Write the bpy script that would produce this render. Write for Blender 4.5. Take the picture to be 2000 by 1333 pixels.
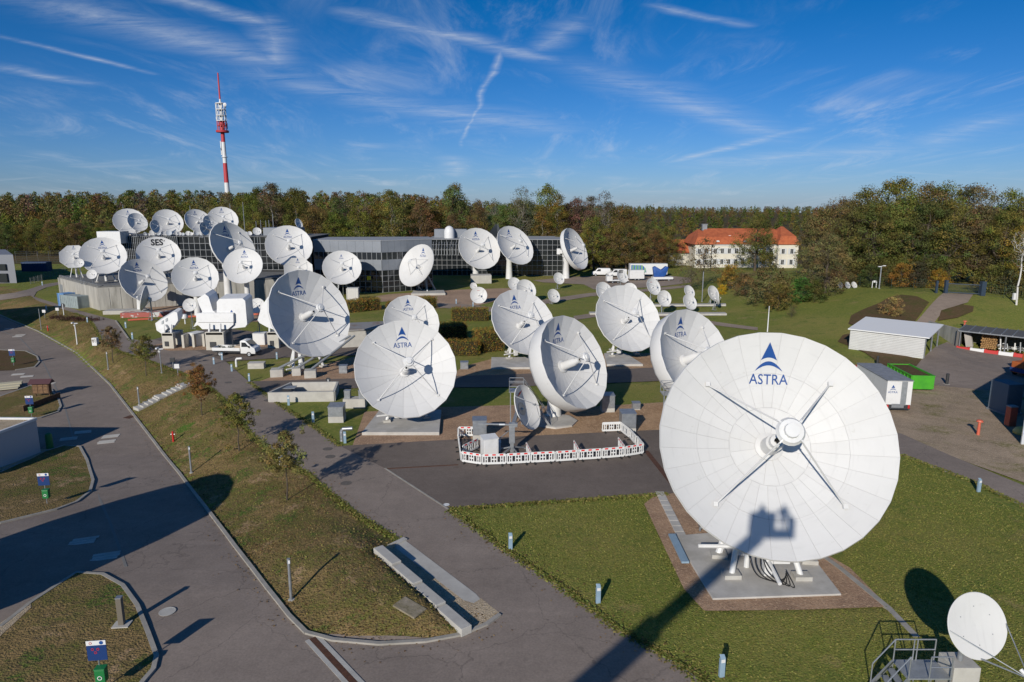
import bpy, bmesh, math, random
import numpy as np
from mathutils import Vector, Matrix, geometry
S = bpy.context.scene
for o in list(bpy.data.objects): bpy.data.objects.remove(o)
R = math.radians
random.seed(7); rng = np.random.default_rng(7)

# ------------------------------------------------------------------ camera
FPX, PITCH, CAMH = 1333.0, math.atan(.2), 21.0
sp, cp = math.sin(PITCH), math.cos(PITCH)
cam = bpy.data.cameras.new('camera'); co = bpy.data.objects.new('camera', cam)
S.collection.objects.link(co); S.camera = co
cam.sensor_width = 36; cam.lens = 36*FPX/2000; cam.clip_start = .1; cam.clip_end = 12000
co.location = (0, 0, CAMH); co.rotation_euler = (math.pi/2-PITCH, 0, 0)

# ------------------------------------------------------------------ sky and sun
SUN = Vector((-.351, -.849, .395)).normalized()
w = bpy.data.worlds.new('World'); S.world = w; w.use_nodes = True
w.cycles.sampling_method = 'MANUAL'; w.cycles.sample_map_resolution = 512
nt = w.node_tree; N = nt.nodes; L = nt.links
bg = N['Background']; bg.inputs[1].default_value = .062
sky = N.new('ShaderNodeTexSky'); sky.sky_type = 'NISHITA'; sky.sun_disc = False
sky.sun_elevation = math.asin(SUN.z); sky.sun_rotation = math.atan2(SUN.x, SUN.y)
sky.altitude = 300; sky.air_density = 1.0; sky.dust_density = .25; sky.ozone_density = 3.0
hs = N.new('ShaderNodeHueSaturation'); hs.inputs['Saturation'].default_value = 1.1; hs.inputs['Value'].default_value = 1.0
tnt = N.new('ShaderNodeMix'); tnt.data_type = 'RGBA'; tnt.inputs[6].default_value = (.62, .83, 1.40, 1); tnt.inputs[7].default_value = (.24, .66, 1.05, 1)
mlt = N.new('ShaderNodeMix'); mlt.data_type = 'RGBA'; mlt.blend_type = 'MULTIPLY'; mlt.inputs[0].default_value = 1
L.new(sky.outputs[0], mlt.inputs[6]); L.new(tnt.outputs[2], mlt.inputs[7]); L.new(mlt.outputs[2], hs.inputs['Color'])
def wn(t, **k):
    n = N.new(t)
    for a, b in k.items(): setattr(n, a, b)
    return n
def wm(op, a, b=None, c=None, clamp=False):
    n = wn('ShaderNodeMath', operation=op, use_clamp=clamp)
    for i, v in enumerate((a, b, c)):
        if v is None: continue
        if isinstance(v, (int, float)): n.inputs[i].default_value = v
        else: L.new(v, n.inputs[i])
    return n.outputs[0]
tc = wn('ShaderNodeTexCoord'); sx = wn('ShaderNodeSeparateXYZ'); L.new(tc.outputs['Generated'], sx.inputs[0])
L.new(wm('MULTIPLY', sx.outputs[2], 3.0, clamp=True), tnt.inputs[0])
zc_ = wm('ADD', wm('MAXIMUM', sx.outputs[2], 0.0), .10)
U_ = wm('DIVIDE', sx.outputs[0], zc_); V_ = wm('DIVIDE', sx.outputs[1], zc_)
cb = wn('ShaderNodeCombineXYZ'); L.new(U_, cb.inputs[0]); L.new(V_, cb.inputs[1])
def cirrus(rot, sc, scale, lo, hi, det=5, dist=.6, rough=.62):
    mp = wn('ShaderNodeMapping'); mp.inputs['Rotation'].default_value = (0, 0, R(rot)); mp.inputs['Scale'].default_value = sc
    L.new(cb.outputs[0], mp.inputs[0])
    nz = wn('ShaderNodeTexNoise'); nz.inputs['Scale'].default_value = scale; nz.inputs['Detail'].default_value = det
    nz.inputs['Roughness'].default_value = rough; nz.inputs['Distortion'].default_value = dist
    L.new(mp.outputs[0], nz.inputs[0])
    mr = wn('ShaderNodeMapRange'); mr.interpolation_type = 'SMOOTHSTEP'
    mr.inputs[1].default_value = lo; mr.inputs[2].default_value = hi; L.new(nz.outputs[0], mr.inputs[0])
    return mr.outputs[0]
def skyuv(px, py):
    d = Vector(((px-1000), FPX*cp-(py-666.5)*sp, -FPX*sp-(py-666.5)*cp)).normalized()
    z = max(d.z, 0)+.10
    return d.x/z, d.y/z
nzw = wn('ShaderNodeTexNoise'); nzw.inputs['Scale'].default_value = 1.1; nzw.inputs['Detail'].default_value = 3; nzw.inputs['Roughness'].default_value = .65
L.new(cb.outputs[0], nzw.inputs[0])
nz3 = wn('ShaderNodeTexNoise'); nz3.inputs['Scale'].default_value = 2.6; nz3.inputs['Detail'].default_value = 9; nz3.inputs['Roughness'].default_value = .74; nz3.inputs['Distortion'].default_value = .35
(_a, _b), (_c, _d) = skyuv(-60, -30), skyuv(620, 150)
mpf = wn('ShaderNodeMapping'); mpf.inputs['Rotation'].default_value = (0, 0, -math.atan2(_d-_b, _c-_a)); mpf.inputs['Scale'].default_value = (.8, 2.4, 1); L.new(cb.outputs[0], mpf.inputs[0])
L.new(mpf.outputs[0], nz3.inputs[0])
wob = wm('SUBTRACT', nzw.outputs[0], .5)
def trail(a, b, width, strength, wobble=.3, feather=.25):
    (x0, y0), (x1, y1) = skyuv(*a), skyuv(*b)
    dx, dy = x1-x0, y1-y0; l = math.hypot(dx, dy); dx /= l; dy /= l
    ru = wm('SUBTRACT', U_, x0); rv = wm('SUBTRACT', V_, y0)
    t = wm('ADD', wm('MULTIPLY', ru, dx), wm('MULTIPLY', rv, dy))
    s = wm('ADD', wm('SUBTRACT', wm('MULTIPLY', rv, dx), wm('MULTIPLY', ru, dy)), wm('MULTIPLY', wob, wobble))
    s = wm('ABSOLUTE', wm('DIVIDE', s, width))
    m = wm('POWER', wm('SUBTRACT', 1.0, s, clamp=True), 1.6)
    e = wm('MULTIPLY', wm('DIVIDE', t, l*feather, clamp=True), wm('DIVIDE', wm('SUBTRACT', l, t), l*feather, clamp=True))
    tex = wm('MULTIPLY_ADD', nz3.outputs[0], 3.0, -.95, clamp=True)
    return wm('MULTIPLY', wm('MULTIPLY', wm('MULTIPLY', m, e), tex), strength)
acc = wm('MULTIPLY', wm('MULTIPLY', cirrus(35, (1.0, .34, 1), 1.5, .46, .80, 8, .9, .7), cirrus(0, (1, 1, 1), .55, .38, .62, 3, .2)), .50)
acc = wm('MAXIMUM', acc, wm('MULTIPLY', wm('MULTIPLY', cirrus(-50, (1.1, .30, 1), 2.2, .50, .82, 8, .9, .7), cirrus(10, (1, 1, 1), .8, .44, .62, 3, .2)), .35))
for a, b, wd, st, wb in [((-60, -30), (620, 150), .30, .42, .2), ((380, 120), (1010, 260), .34, .34, .25), ((-40, 62), (330, 152), .045, .55, .06),
                     ((620, 10), (1120, 130), .13, .55, .15), ((1050, 100), (1560, 285), .32, .38, .25), ((1002, 40), (900, 292), .034, .6, .12),
                     ((1290, 322), (1625, 240), .16, .55, .2), ((1250, 5), (1480, 55), .06, .5, .15), ((250, -20), (560, 60), .10, .55, .3),
                     ((520, 20), (545, 140), .15, .5, .2), ((1040, 110), (1160, 20), .14, .35, .3), ((-50, 120), (200, 170), .12, .45, .4),
                     ((1300, 330), (1900, 280), .5, .35, .5), ((700, 200), (1150, 260), .4, .36, .6), ((860, 300), (905, 350), .22, .4, .4), ((1750, 290), (2050, 215), .3, .3, .5)]:
    acc = wm('MAXIMUM', acc, trail(a, b, wd, st, wb))
# low cumulus smudge above the left horizon, haze near the horizon
lowz = wm('MULTIPLY', wm('SUBTRACT', 1.0, wm('ABSOLUTE', wm('DIVIDE', wm('SUBTRACT', sx.outputs[2], .035), .04)), clamp=True), cirrus(0, (.35, 1, 1), 1.4, .55, .72, 6, .3))
acc = wm('MAXIMUM', acc, wm('MULTIPLY', lowz, .28))
mx = wn('ShaderNodeMix', data_type='RGBA'); L.new(acc, mx.inputs[0]); L.new(hs.outputs[0], mx.inputs[6])
mx.inputs[7].default_value = (10.5, 11.2, 12.2, 1)
L.new(mx.outputs[2], bg.inputs[0])
sl = bpy.data.lights.new('sun', 'SUN'); sl.energy = 3.75; sl.angle = R(.53); sl.color = (1, .935, .835)
so = bpy.data.objects.new('sun', sl); S.collection.objects.link(so); so.location = (-30, -60, 60)
so.rotation_euler = (-SUN).to_track_quat('-Z', 'Y').to_euler()
S.view_settings.view_transform = 'Standard'; S.view_settings.look = 'None'; S.view_settings.gamma = 1
S.view_settings.use_curve_mapping = False; S.view_settings.exposure = 0.0

# ------------------------------------------------------------------ helpers
def tag(o, label=None, cat=None, group=None, kind=None):
    for k, v in (('label', label), ('category', cat), ('group', group), ('kind', kind)):
        if v: o[k] = v
    return o
def link(o, parent=None):
    S.collection.objects.link(o)
    if parent: o.parent = parent
    return o
def empty(name, loc=(0, 0, 0), rz=0, label=None, cat=None, group=None):
    o = bpy.data.objects.new(name, None); o.location = loc; o.rotation_euler = (0, 0, rz); o.empty_display_size = .3
    return tag(link(o), label, cat, group)
def dup(o, parent=None):
    c = o.copy(); link(c); c.parent = parent
    for ch in o.children: dup(ch, c)
    return c
class MB:
    def __init__(s): s.v = []; s.f = []
    def add(s, vs, fs):
        b = len(s.v); s.v += [tuple(x) for x in vs]; s.f += [tuple(i+b for i in f) for f in fs]; return s
    def box(s, c, sz, rz=0, M=None):
        x, y, z = sz[0]/2, sz[1]/2, sz[2]/2
        vs = [Vector((a, b, d)) for d in (-z, z) for a, b in ((-x, -y), (x, -y), (x, y), (-x, y))]
        m = M if M is not None else Matrix.Rotation(rz, 3, 'Z')
        return s.add([Vector(c)+m @ q for q in vs], [(3, 2, 1, 0), (4, 5, 6, 7), (0, 1, 5, 4), (1, 2, 6, 5), (2, 3, 7, 6), (3, 0, 4, 7)])
    def tube(s, a, b, r0, r1=None, n=8, cap=True):
        a, b = Vector(a), Vector(b); r1 = r0 if r1 is None else r1
        d = (b-a).normalized(); t = Vector((0, 0, 1)) if abs(d.z) < .9 else Vector((1, 0, 0))
        x = d.cross(t).normalized(); y = d.cross(x)
        vs = [p+(x*math.cos(2*math.pi*i/n)+y*math.sin(2*math.pi*i/n))*r for p, r in ((a, r0), (b, r1)) for i in range(n)]
        fs = [(i, i+n, (i+1) % n+n, (i+1) % n) for i in range(n)]
        if cap: fs += [tuple(range(n)), tuple(range(2*n-1, n-1, -1))]
        return s.add(vs, fs)
    def bar(s, a, b, wd, h=None):
        a, b = Vector(a), Vector(b); h = wd if h is None else h
        d = (b-a); l = d.length; d.normalize(); t = Vector((0, 0, 1)) if abs(d.z) < .95 else Vector((0, 1, 0))
        x = d.cross(t).normalized(); y = x.cross(d)
        m = Matrix((d, x, y)).transposed()
        return s.box((a+b)/2, (l, wd, h), M=m)
    def path(s, pts, r, n=6):
        for a, b in zip(pts[:-1], pts[1:]): s.tube(a, b, r, r, n)
        return s
    def lathe(s, prof, c=(0, 0, 0), n=20, M=None, caps=False):
        vs = []
        for r, z in prof:
            for i in range(n):
                q = Vector((r*math.cos(2*math.pi*i/n), r*math.sin(2*math.pi*i/n), z))
                vs.append((M @ q if M is not None else q)+Vector(c))
        fs = [(k*n+i, k*n+(i+1) % n, (k+1)*n+(i+1) % n, (k+1)*n+i) for k in range(len(prof)-1) for i in range(n)]
        if caps: fs += [tuple(range(n-1, -1, -1)), tuple(range((len(prof)-1)*n, len(prof)*n))]
        return s.add(vs, fs)
    def prism(s, pts, d):          # pts: closed 3D outline, d: extrusion vector
        n = len(pts); d = Vector(d); a = [Vector(p) for p in pts]
        return s.add(a+[p+d for p in a], [tuple(range(n)), tuple(range(2*n-1, n-1, -1))]+[(i, i+n, (i+1) % n+n, (i+1) % n) for i in range(n)])
    def mesh(s, name, mat, org=(0, 0, 0), smooth=False, bevel=0):
        me = bpy.data.meshes.new(name); o = Vector(org)
        me.from_pydata([tuple(Vector(v)-o) for v in s.v], [], s.f)
        bm = bmesh.new(); bm.from_mesh(me)
        bmesh.ops.recalc_face_normals(bm, faces=bm.faces)
        if bevel:
            bmesh.ops.bevel(bm, geom=[e for e in bm.edges if e.is_manifold and e.calc_face_angle(0) > .6], offset=bevel, segments=2, profile=.6, affect='EDGES', clamp_overlap=True)
        bm.to_mesh(me); bm.free()
        if smooth:
            me.polygons.foreach_set('use_smooth', [True]*len(me.polygons))
            me.set_sharp_from_angle(angle=R(38))
        if mat: me.materials.append(mat)
        return me
    def build(s, name, mat, parent=None, org=(0, 0, 0), smooth=False, bevel=0):
        return link(bpy.data.objects.new(name, s.mesh(name, mat, org, smooth, bevel)), parent)
def inst(name, me, parent, M=None, loc=None, rz=0):
    o = link(bpy.data.objects.new(name, me), parent)
    if M is not None: o.matrix_local = M
    else: o.location = loc or (0, 0, 0); o.rotation_euler = (0, 0, rz)
    return o

# ------------------------------------------------------------------ materials
MATS = {}
def mat(name, c, c2=None, scale=1.0, rough=.7, metal=0, bump=0, bscale=None, det=5, lo=.35, hi=.65, spec=.5, stretch=None, emit=0, c3=None, s3=.2, lo3=.5, hi3=.7, coat=0):
    if name in MATS: return MATS[name]
    m = bpy.data.materials.new(name); m.use_nodes = True; n = m.node_tree.nodes; l = m.node_tree.links
    b = n['Principled BSDF']; b.inputs['Roughness'].default_value = rough; b.inputs['Metallic'].default_value = metal
    b.inputs['Specular IOR Level'].default_value = spec; b.inputs['Base Color'].default_value = (*c, 1); b.inputs['Coat Weight'].default_value = coat
    g = n.new('ShaderNodeNewGeometry'); src = g.outputs['Position']
    if stretch:
        mp = n.new('ShaderNodeMapping'); mp.inputs['Scale'].default_value = stretch; l.new(src, mp.inputs[0]); src = mp.outputs[0]
    def noise(sc, d=det):
        z = n.new('ShaderNodeTexNoise'); z.inputs['Scale'].default_value = sc; z.inputs['Detail'].default_value = d; z.inputs['Roughness'].default_value = .62
        l.new(src, z.inputs[0]); return z.outputs[0]
    def mixc(a, bb, f, lo, hi):
        mr = n.new('ShaderNodeMapRange'); mr.inputs[1].default_value = lo; mr.inputs[2].default_value = hi; l.new(f, mr.inputs[0])
        x = n.new('ShaderNodeMix'); x.data_type = 'RGBA'; l.new(mr.outputs[0], x.inputs[0])
        for i, q in ((6, a), (7, bb)):
            if isinstance(q, tuple): x.inputs[i].default_value = (*q, 1)
            else: l.new(q, x.inputs[i])
        return x.outputs[2]
    col = None
    if c2: col = mixc(c, c2, noise(scale), lo, hi)
    if c3: col = mixc(col, c3, noise(s3), lo3, hi3)
    if col: l.new(col, b.inputs['Base Color'])
    if bump:
        bp = n.new('ShaderNodeBump'); bp.inputs['Strength'].default_value = bump; bp.inputs['Distance'].default_value = .05
        l.new(noise(bscale or scale*4, 6), bp.inputs['Height']); l.new(bp.outputs[0], b.inputs['Normal'])
    if emit: b.inputs['Emission Color'].default_value = (*c, 1); b.inputs['Emission Strength'].default_value = emit
    MATS[name] = m; return m
white = mat('dish_paint', (.715, .71, .695), (.675, .67, .655), .55, .5, lo=.45, hi=.75, c3=(.56, .55, .51), s3=1.7, lo3=.66, hi3=.82, spec=.25)
seam = mat('seam_grey', (.56, .56, .56), rough=.6)
def vary(m, amt, streak):
    n = m.node_tree.nodes; l = m.node_tree.links; b = n['Principled BSDF']; src = b.inputs['Base Color'].links[0].from_socket
    oi = n.new('ShaderNodeObjectInfo'); mr = n.new('ShaderNodeMapRange'); mr.inputs[3].default_value = 1-amt; mr.inputs[4].default_value = 1+amt*.4; l.new(oi.outputs['Random'], mr.inputs[0])
    tcn = n.new('ShaderNodeTexCoord'); mp = n.new('ShaderNodeMapping'); mp.inputs['Scale'].default_value = (3.2, .35, .35); l.new(tcn.outputs['Object'], mp.inputs[0]); z = n.new('ShaderNodeTexNoise'); z.inputs['Scale'].default_value = 1.6; z.inputs['Detail'].default_value = 6; l.new(mp.outputs[0], z.inputs[0])
    m2 = n.new('ShaderNodeMapRange'); m2.inputs[1].default_value = .55; m2.inputs[2].default_value = .8; m2.inputs[3].default_value = 1; m2.inputs[4].default_value = 1-streak; l.new(z.outputs[0], m2.inputs[0])
    q = n.new('ShaderNodeMath'); q.operation = 'MULTIPLY'; l.new(mr.outputs[0], q.inputs[0]); l.new(m2.outputs[0], q.inputs[1])
    x = n.new('ShaderNodeMix'); x.data_type = 'RGBA'; x.blend_type = 'MULTIPLY'; x.inputs[0].default_value = 1; l.new(src, x.inputs[6]); l.new(q.outputs[0], x.inputs[7]); l.new(x.outputs[2], b.inputs['Base Color'])
vary(white, .035, .09)
whitep = mat('white_paint', (.78, .78, .77), (.68, .68, .66), 1.5, .45, lo=.5, hi=.8)
galv = mat('galvanised_steel', (.42, .44, .46), (.32, .34, .36), 3, .42, .55)
steel = mat('grey_steel', (.36, .38, .40), (.28, .30, .31), 3, .5, .3)
dark = mat('dark_metal', (.05, .052, .055), (.035, .036, .04), 4, .5)
black = mat('black_rubber', (.018, .018, .018), rough=.8)
conc = mat('concrete', (.60, .57, .52), (.48, .455, .41), .8, .85, bump=.25, bscale=12, c3=(.36, .34, .29), s3=.33, lo3=.52, hi3=.75)
concl = mat('light_concrete', (.55, .53, .48), (.46, .44, .40), 1.1, .85, bump=.2, bscale=15, c3=(.36, .34, .30), s3=.5, lo3=.58, hi3=.8)
concb = mat('bunker_concrete', (.50, .48, .43), (.36, .345, .31), .9, .9, bump=.3, bscale=5, stretch=(1, 1, .16), c3=(.20, .19, .165), s3=.55, lo3=.52, hi3=.74)
kerbm = mat('kerb_stone', (.42, .39, .34), (.32, .30, .26), 1.4, .85, bump=.2, bscale=14)
logo = mat('logo_blue', (.012, .075, .29), rough=.4)
logok = mat('logo_black', (.015, .015, .018), rough=.4)
redm = mat('red_paint', (.55, .025, .02), rough=.45)
orange = mat('faded_orange_paint', (.66, .15, .08), (.58, .12, .07), 3, .5)
bluem = mat('pale_blue_paint', (.30, .42, .52), (.25, .36, .45), 2, .45)
blued = mat('blue_tarp', (.02, .10, .38), (.015, .07, .28), 2, .5, bump=.5, bscale=2)
green = mat('green_paint', (.08, .42, .03), (.06, .34, .03), 1.5, .45)
greend = mat('bin_green', (.015, .19, .05), rough=.45)
glass = mat('dark_glass', (.012, .015, .018), (.03, .034, .036), .11, .07, spec=.7)
glass2 = mat('window_glass', (.03, .035, .04), rough=.06, spec=.6)
mull = mat('mullion_metal', (.36, .37, .38), rough=.4, metal=.3)
bandm = mat('grey_cladding', (.25, .27, .30), (.22, .24, .27), .4, .45, metal=.2)
rooft = mat('red_roof_tile', (.52, .145, .055), (.40, .10, .04), .9, .85, bump=.6, bscale=5, c3=(.28, .07, .03), s3=.35, lo3=.55, hi3=.8)
plaster = mat('cream_plaster', (.78, .74, .64), (.70, .66, .56), .6, .9)
wood = mat('firewood', (.46, .27, .11), (.26, .14, .055), 5, .9)
woodd = mat('dark_timber', (.13, .075, .04), (.09, .05, .03), 4, .85)
bark = mat('bark', (.12, .095, .07), (.07, .055, .042), 3, .95, bump=.6, bscale=9)
barkl = mat('pale_bark', (.30, .27, .22), (.17, .15, .12), 2, .95, bump=.5, bscale=9)
birchm = mat('birch_bark', (.68, .66, .62), (.12, .11, .10), 3.5, .85, lo=.58, hi=.66, stretch=(1, 1, .5))
def asphalt(name, c, k=1.0, crack=.5):
    m = bpy.data.materials.new(name); m.use_nodes = True; n = m.node_tree.nodes; l = m.node_tree.links; b = n['Principled BSDF']; b.inputs['Roughness'].default_value = .9; b.inputs['Specular IOR Level'].default_value = .3
    g = n.new('ShaderNodeNewGeometry').outputs['Position']
    def noise(sc, det, st=None, dist=0):
        src = g
        if st: mp = n.new('ShaderNodeMapping'); mp.inputs['Scale'].default_value = st[:3]; mp.inputs['Rotation'].default_value = (0, 0, st[3]); l.new(g, mp.inputs[0]); src = mp.outputs[0]
        z = n.new('ShaderNodeTexNoise'); z.inputs['Scale'].default_value = sc; z.inputs['Detail'].default_value = det; z.inputs['Roughness'].default_value = .65; z.inputs['Distortion'].default_value = dist; l.new(src, z.inputs[0]); return z.outputs[0]
    def mr(f, a, bb, c0, c1):
        r = n.new('ShaderNodeMapRange'); l.new(f, r.inputs[0])
        for q, v in enumerate((a, bb, c0, c1)): r.inputs[q+1].default_value = v
        return r.outputs[0]
    def mul(a, bb):
        q = n.new('ShaderNodeMath'); q.operation = 'MULTIPLY'; l.new(a, q.inputs[0]); l.new(bb, q.inputs[1]); return q.outputs[0]
    f = mul(mr(noise(.12, 4), .3, .7, .84, 1.14), mr(noise(1.1, 6), .3, .7, .92, 1.08))
    f = mul(f, mr(noise(9, 5), .3, .72, .84, 1.16)); f = mul(f, mr(noise(.5, 5, (.25, 1.6, 1, .55)), .55, .75, 1.0, 1.13)); f = mul(f, mr(noise(.55, 3, None, .5), .66, .74, 1.0, .80))
    vo = n.new('ShaderNodeTexVoronoi'); vo.feature = 'DISTANCE_TO_EDGE'; vo.inputs['Scale'].default_value = .16; vo.inputs['Randomness'].default_value = 1
    ws = n.new('ShaderNodeVectorMath'); ws.operation = 'ADD'; nn_ = n.new('ShaderNodeTexNoise'); nn_.inputs['Scale'].default_value = 1.3; nn_.inputs['Detail'].default_value = 5; l.new(g, nn_.inputs[0]); l.new(g, ws.inputs[0]); l.new(nn_.outputs['Color'], ws.inputs[1]); l.new(ws.outputs[0], vo.inputs['Vector'])
    f = mul(f, mr(vo.outputs['Distance'], .0015, .006, 1-crack*.5, 1.0))
    x = n.new('ShaderNodeMix'); x.data_type = 'RGBA'; x.blend_type = 'MULTIPLY'; x.inputs[0].default_value = 1; x.inputs[6].default_value = (*c, 1); l.new(f, x.inputs[7]); l.new(x.outputs[2], b.inputs['Base Color'])
    bp = n.new('ShaderNodeBump'); bp.inputs['Strength'].default_value = .4; bp.inputs['Distance'].default_value = .02; l.new(noise(35, 3), bp.inputs['Height']); l.new(bp.outputs[0], b.inputs['Normal'])
    MATS[name] = m; return m
asph = asphalt('asphalt', (.284, .232, .194)); asph2 = asphalt('dark_asphalt', (.185, .150, .126), crack=.2); asph3 = asphalt('worn_asphalt', (.34, .265, .205))
def ground_mat(name, cols, scales, bump, bscale):
    m = bpy.data.materials.new(name); m.use_nodes = True; n = m.node_tree.nodes; l = m.node_tree.links
    b = n['Principled BSDF']; b.inputs['Roughness'].default_value = .95; b.inputs['Specular IOR Level'].default_value = .15
    g = n.new('ShaderNodeNewGeometry'); col = None
    for c, s_ in zip(cols, scales):
        if col is None: col = c; continue
        sc, lo, hi = s_
        z = n.new('ShaderNodeTexNoise'); z.inputs['Scale'].default_value = sc; z.inputs['Detail'].default_value = 7; z.inputs['Roughness'].default_value = .68
        l.new(g.outputs['Position'], z.inputs[0])
        mr = n.new('ShaderNodeMapRange'); mr.inputs[1].default_value = lo; mr.inputs[2].default_value = hi; l.new(z.outputs[0], mr.inputs[0])
        x = n.new('ShaderNodeMix'); x.data_type = 'RGBA'; l.new(mr.outputs[0], x.inputs[0])
        if isinstance(col, tuple): x.inputs[6].default_value = (*col, 1)
        else: l.new(col, x.inputs[6])
        x.inputs[7].default_value = (*c, 1); col = x.outputs[2]
    l.new(col, b.inputs['Base Color'])
    z = n.new('ShaderNodeTexNoise'); z.inputs['Scale'].default_value = bscale; z.inputs['Detail'].default_value = 4; l.new(g.outputs['Position'], z.inputs[0])
    bp = n.new('ShaderNodeBump'); bp.inputs['Strength'].default_value = bump; bp.inputs['Distance'].default_value = .12
    l.new(z.outputs[0], bp.inputs['Height']); l.new(bp.outputs[0], b.inputs['Normal'])
    MATS[name] = m; return m
grassm = ground_mat('lawn', [(.205, .232, .046), (.37, .285, .100), (.125, .180, .034), (.29, .270, .070), (.42, .30, .135), (.155, .195, .040)],
                    [0, (.07, .46, .62), (.28, .50, .64), (2.6, .48, .60), (.17, .58, .72), (7.0, .50, .62)], 1.0, 9)
bankm = ground_mat('bank_grass', [(.175, .160, .045), (.30, .205, .088), (.105, .155, .030), (.42, .285, .155), (.21, .155, .062), (.105, .080, .042), (.10, .175, .028)],
                   [0, (.22, .45, .53), (.28, .54, .60), (.34, .56, .63), (2.4, .47, .58), (4.5, .54, .63), (.13, .62, .67)], 1.0, 9)
gravel = ground_mat('gravel', [(0.544, 0.349, 0.221), (0.399, 0.252, 0.163), (0.689, 0.487, 0.325), (0.290, 0.195, 0.125)], [0, (.5, .4, .6), (6, .5, .66), (9, .55, .66)], 1.0, 16)
gravelp = ground_mat('pale_gravel', [(0.621, 0.496, 0.338), (0.466, 0.365, 0.243), (0.729, 0.597, 0.446), (0.342, 0.262, 0.176)], [0, (.6, .4, .6), (7, .5, .66), (10, .55, .66)], 1.0, 18)
sand = ground_mat('sandy_soil', [(0.513, 0.333, 0.199), (0.389, 0.242, 0.139), (0.621, 0.425, 0.265), (0.296, 0.198, 0.106)], [0, (.4, .4, .6), (3, .5, .66), (1.2, .58, .7)], 1.0, 7)
dirt = ground_mat('worn_dirt', [(.46, .35, .245), (.36, .275, .19), (.22, .20, .07), (.54, .42, .30)], [0, (.5, .4, .6), (.22, .53, .66), (4, .5, .66)], .8, 12)
forecourt = ground_mat('forecourt_gravel', [(0.470, 0.321, 0.217), (0.365, 0.251, 0.174), (0.557, 0.391, 0.275)], [0, (.15, .4, .6), (2.5, .5, .66)], .5, 12)
soil = ground_mat('brown_groundcover', [(0.128, 0.083, 0.042), (0.090, 0.090, 0.027), (0.173, 0.112, 0.060)], [0, (.3, .45, .65), (3, .5, .66)], 1.0, 6)
forestfloor = ground_mat('forest_floor', [(0.084, 0.077, 0.028), (0.119, 0.077, 0.035)], [0, (.1, .4, .6)], 1.0, 2)
def leafmat():
    m = bpy.data.materials.new('foliage'); m.use_nodes = True; n = m.node_tree.nodes; l = m.node_tree.links
    b = n['Principled BSDF']; b.inputs['Roughness'].default_value = .7; b.inputs['Specular IOR Level'].default_value = .2
    oi = n.new('ShaderNodeObjectInfo'); at = n.new('ShaderNodeAttribute'); at.attribute_name = 'tint'
    mul = n.new('ShaderNodeMix'); mul.data_type = 'RGBA'; mul.blend_type = 'MULTIPLY'; mul.inputs[0].default_value = 1
    l.new(oi.outputs['Color'], mul.inputs[6]); l.new(at.outputs['Color'], mul.inputs[7])
    l.new(mul.outputs[2], b.inputs['Base Color'])
    tr = n.new('ShaderNodeBsdfTranslucent'); l.new(mul.outputs[2], tr.inputs[0])
    ms = n.new('ShaderNodeMixShader'); ms.inputs[0].default_value = .28
    l.new(b.outputs[0], ms.inputs[1]); l.new(tr.outputs[0], ms.inputs[2]); l.new(ms.outputs[0], n['Material Output'].inputs[0])
    return m
leaf = leafmat()

# ------------------------------------------------------------------ terrain
def sstep(t): t = np.clip(t, 0, 1); return t*t*(3-2*t)
def zroad(y): return -2.0*sstep((np.asarray(y, float)-31)/32)
def ray(px, py):
    u, v = (px-1000)/FPX, (py-666.5)/FPX
    return np.array([u, cp-v*sp, -sp-v*cp])
def hit(px, py, fn):
    d = ray(px, py); z = 0.0
    for _ in range(30):
        k = (z-CAMH)/d[2]; p = d*k; zn = float(fn(p[0], p[1]))
        if abs(zn-z) < 2e-4: break
        z = z+.7*(zn-z)
    return np.array([p[0], p[1], z])
def at(px, py, zc):      # point on the view ray at axial depth zc
    d = ray(px, py); return Vector((d[0]*zc, d[1]*zc, CAMH+d[2]*zc))
KERB_PX = [(-500, 470), (-120, 570), (0, 616), (20, 625), (75, 648), (150, 690), (215, 752), (260, 810), (300, 862), (350, 925), (400, 990), (460, 1070), (520, 1148), (565, 1205), (598, 1238)]
KERB2_PX = [(598, 1238), (650, 1252), (740, 1260), (830, 1255), (900, 1242), (950, 1222), (976, 1203)]
EDGE_PX = [(-500, 455), (-120, 535), (-40, 560), (40, 570), (70, 585), (145, 612), (172, 622), (185, 640), (196, 665), (240, 690), (290, 705), (330, 720), (370, 735), (415, 762), (440, 785), (490, 850), (545, 900), (600, 925), (650, 970), (700, 1010), (775, 1056)]
zr2 = lambda x, y: zroad(y)
KERB = np.array([hit(*p, zr2)[:2] for p in KERB_PX]); KERB2 = np.array([hit(*p, zr2)[:2] for p in KERB2_PX])
EDGE = np.array([hit(*p, lambda x, y: 0)[:2] for p in EDGE_PX])
WALL0 = hit(738, 1074, lambda x, y: .55)[:2]; WALL1 = hit(912, 1226, lambda x, y: .45)[:2]
def segd(X, Y, poly):
    d = np.full(np.shape(X), 1e9)
    for (x0, y0), (x1, y1) in zip(poly[:-1], poly[1:]):
        dx, dy = x1-x0, y1-y0; t = np.clip(((X-x0)*dx+(Y-y0)*dy)/(dx*dx+dy*dy+1e-9), 0, 1)
        d = np.minimum(d, np.hypot(X-x0-t*dx, Y-y0-t*dy))
    return d
def inpoly(X, Y, poly):
    r = np.zeros(np.shape(X), bool); n = len(poly)
    for i in range(n):
        x0, y0 = poly[i]; x1, y1 = poly[(i+1) % n]
        c = ((y0 > Y) != (y1 > Y)) & (X < (x1-x0)*(Y-y0)/(y1-y0+1e-12)+x0)
        r ^= c
    return r
BANK = np.concatenate([KERB, KERB2, [WALL1], [WALL0], EDGE[::-1]])
LEFT = np.concatenate([KERB, [(-3, 26), (-3, -80), (-900, -80), (-900, KERB[0][1])]])
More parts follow.
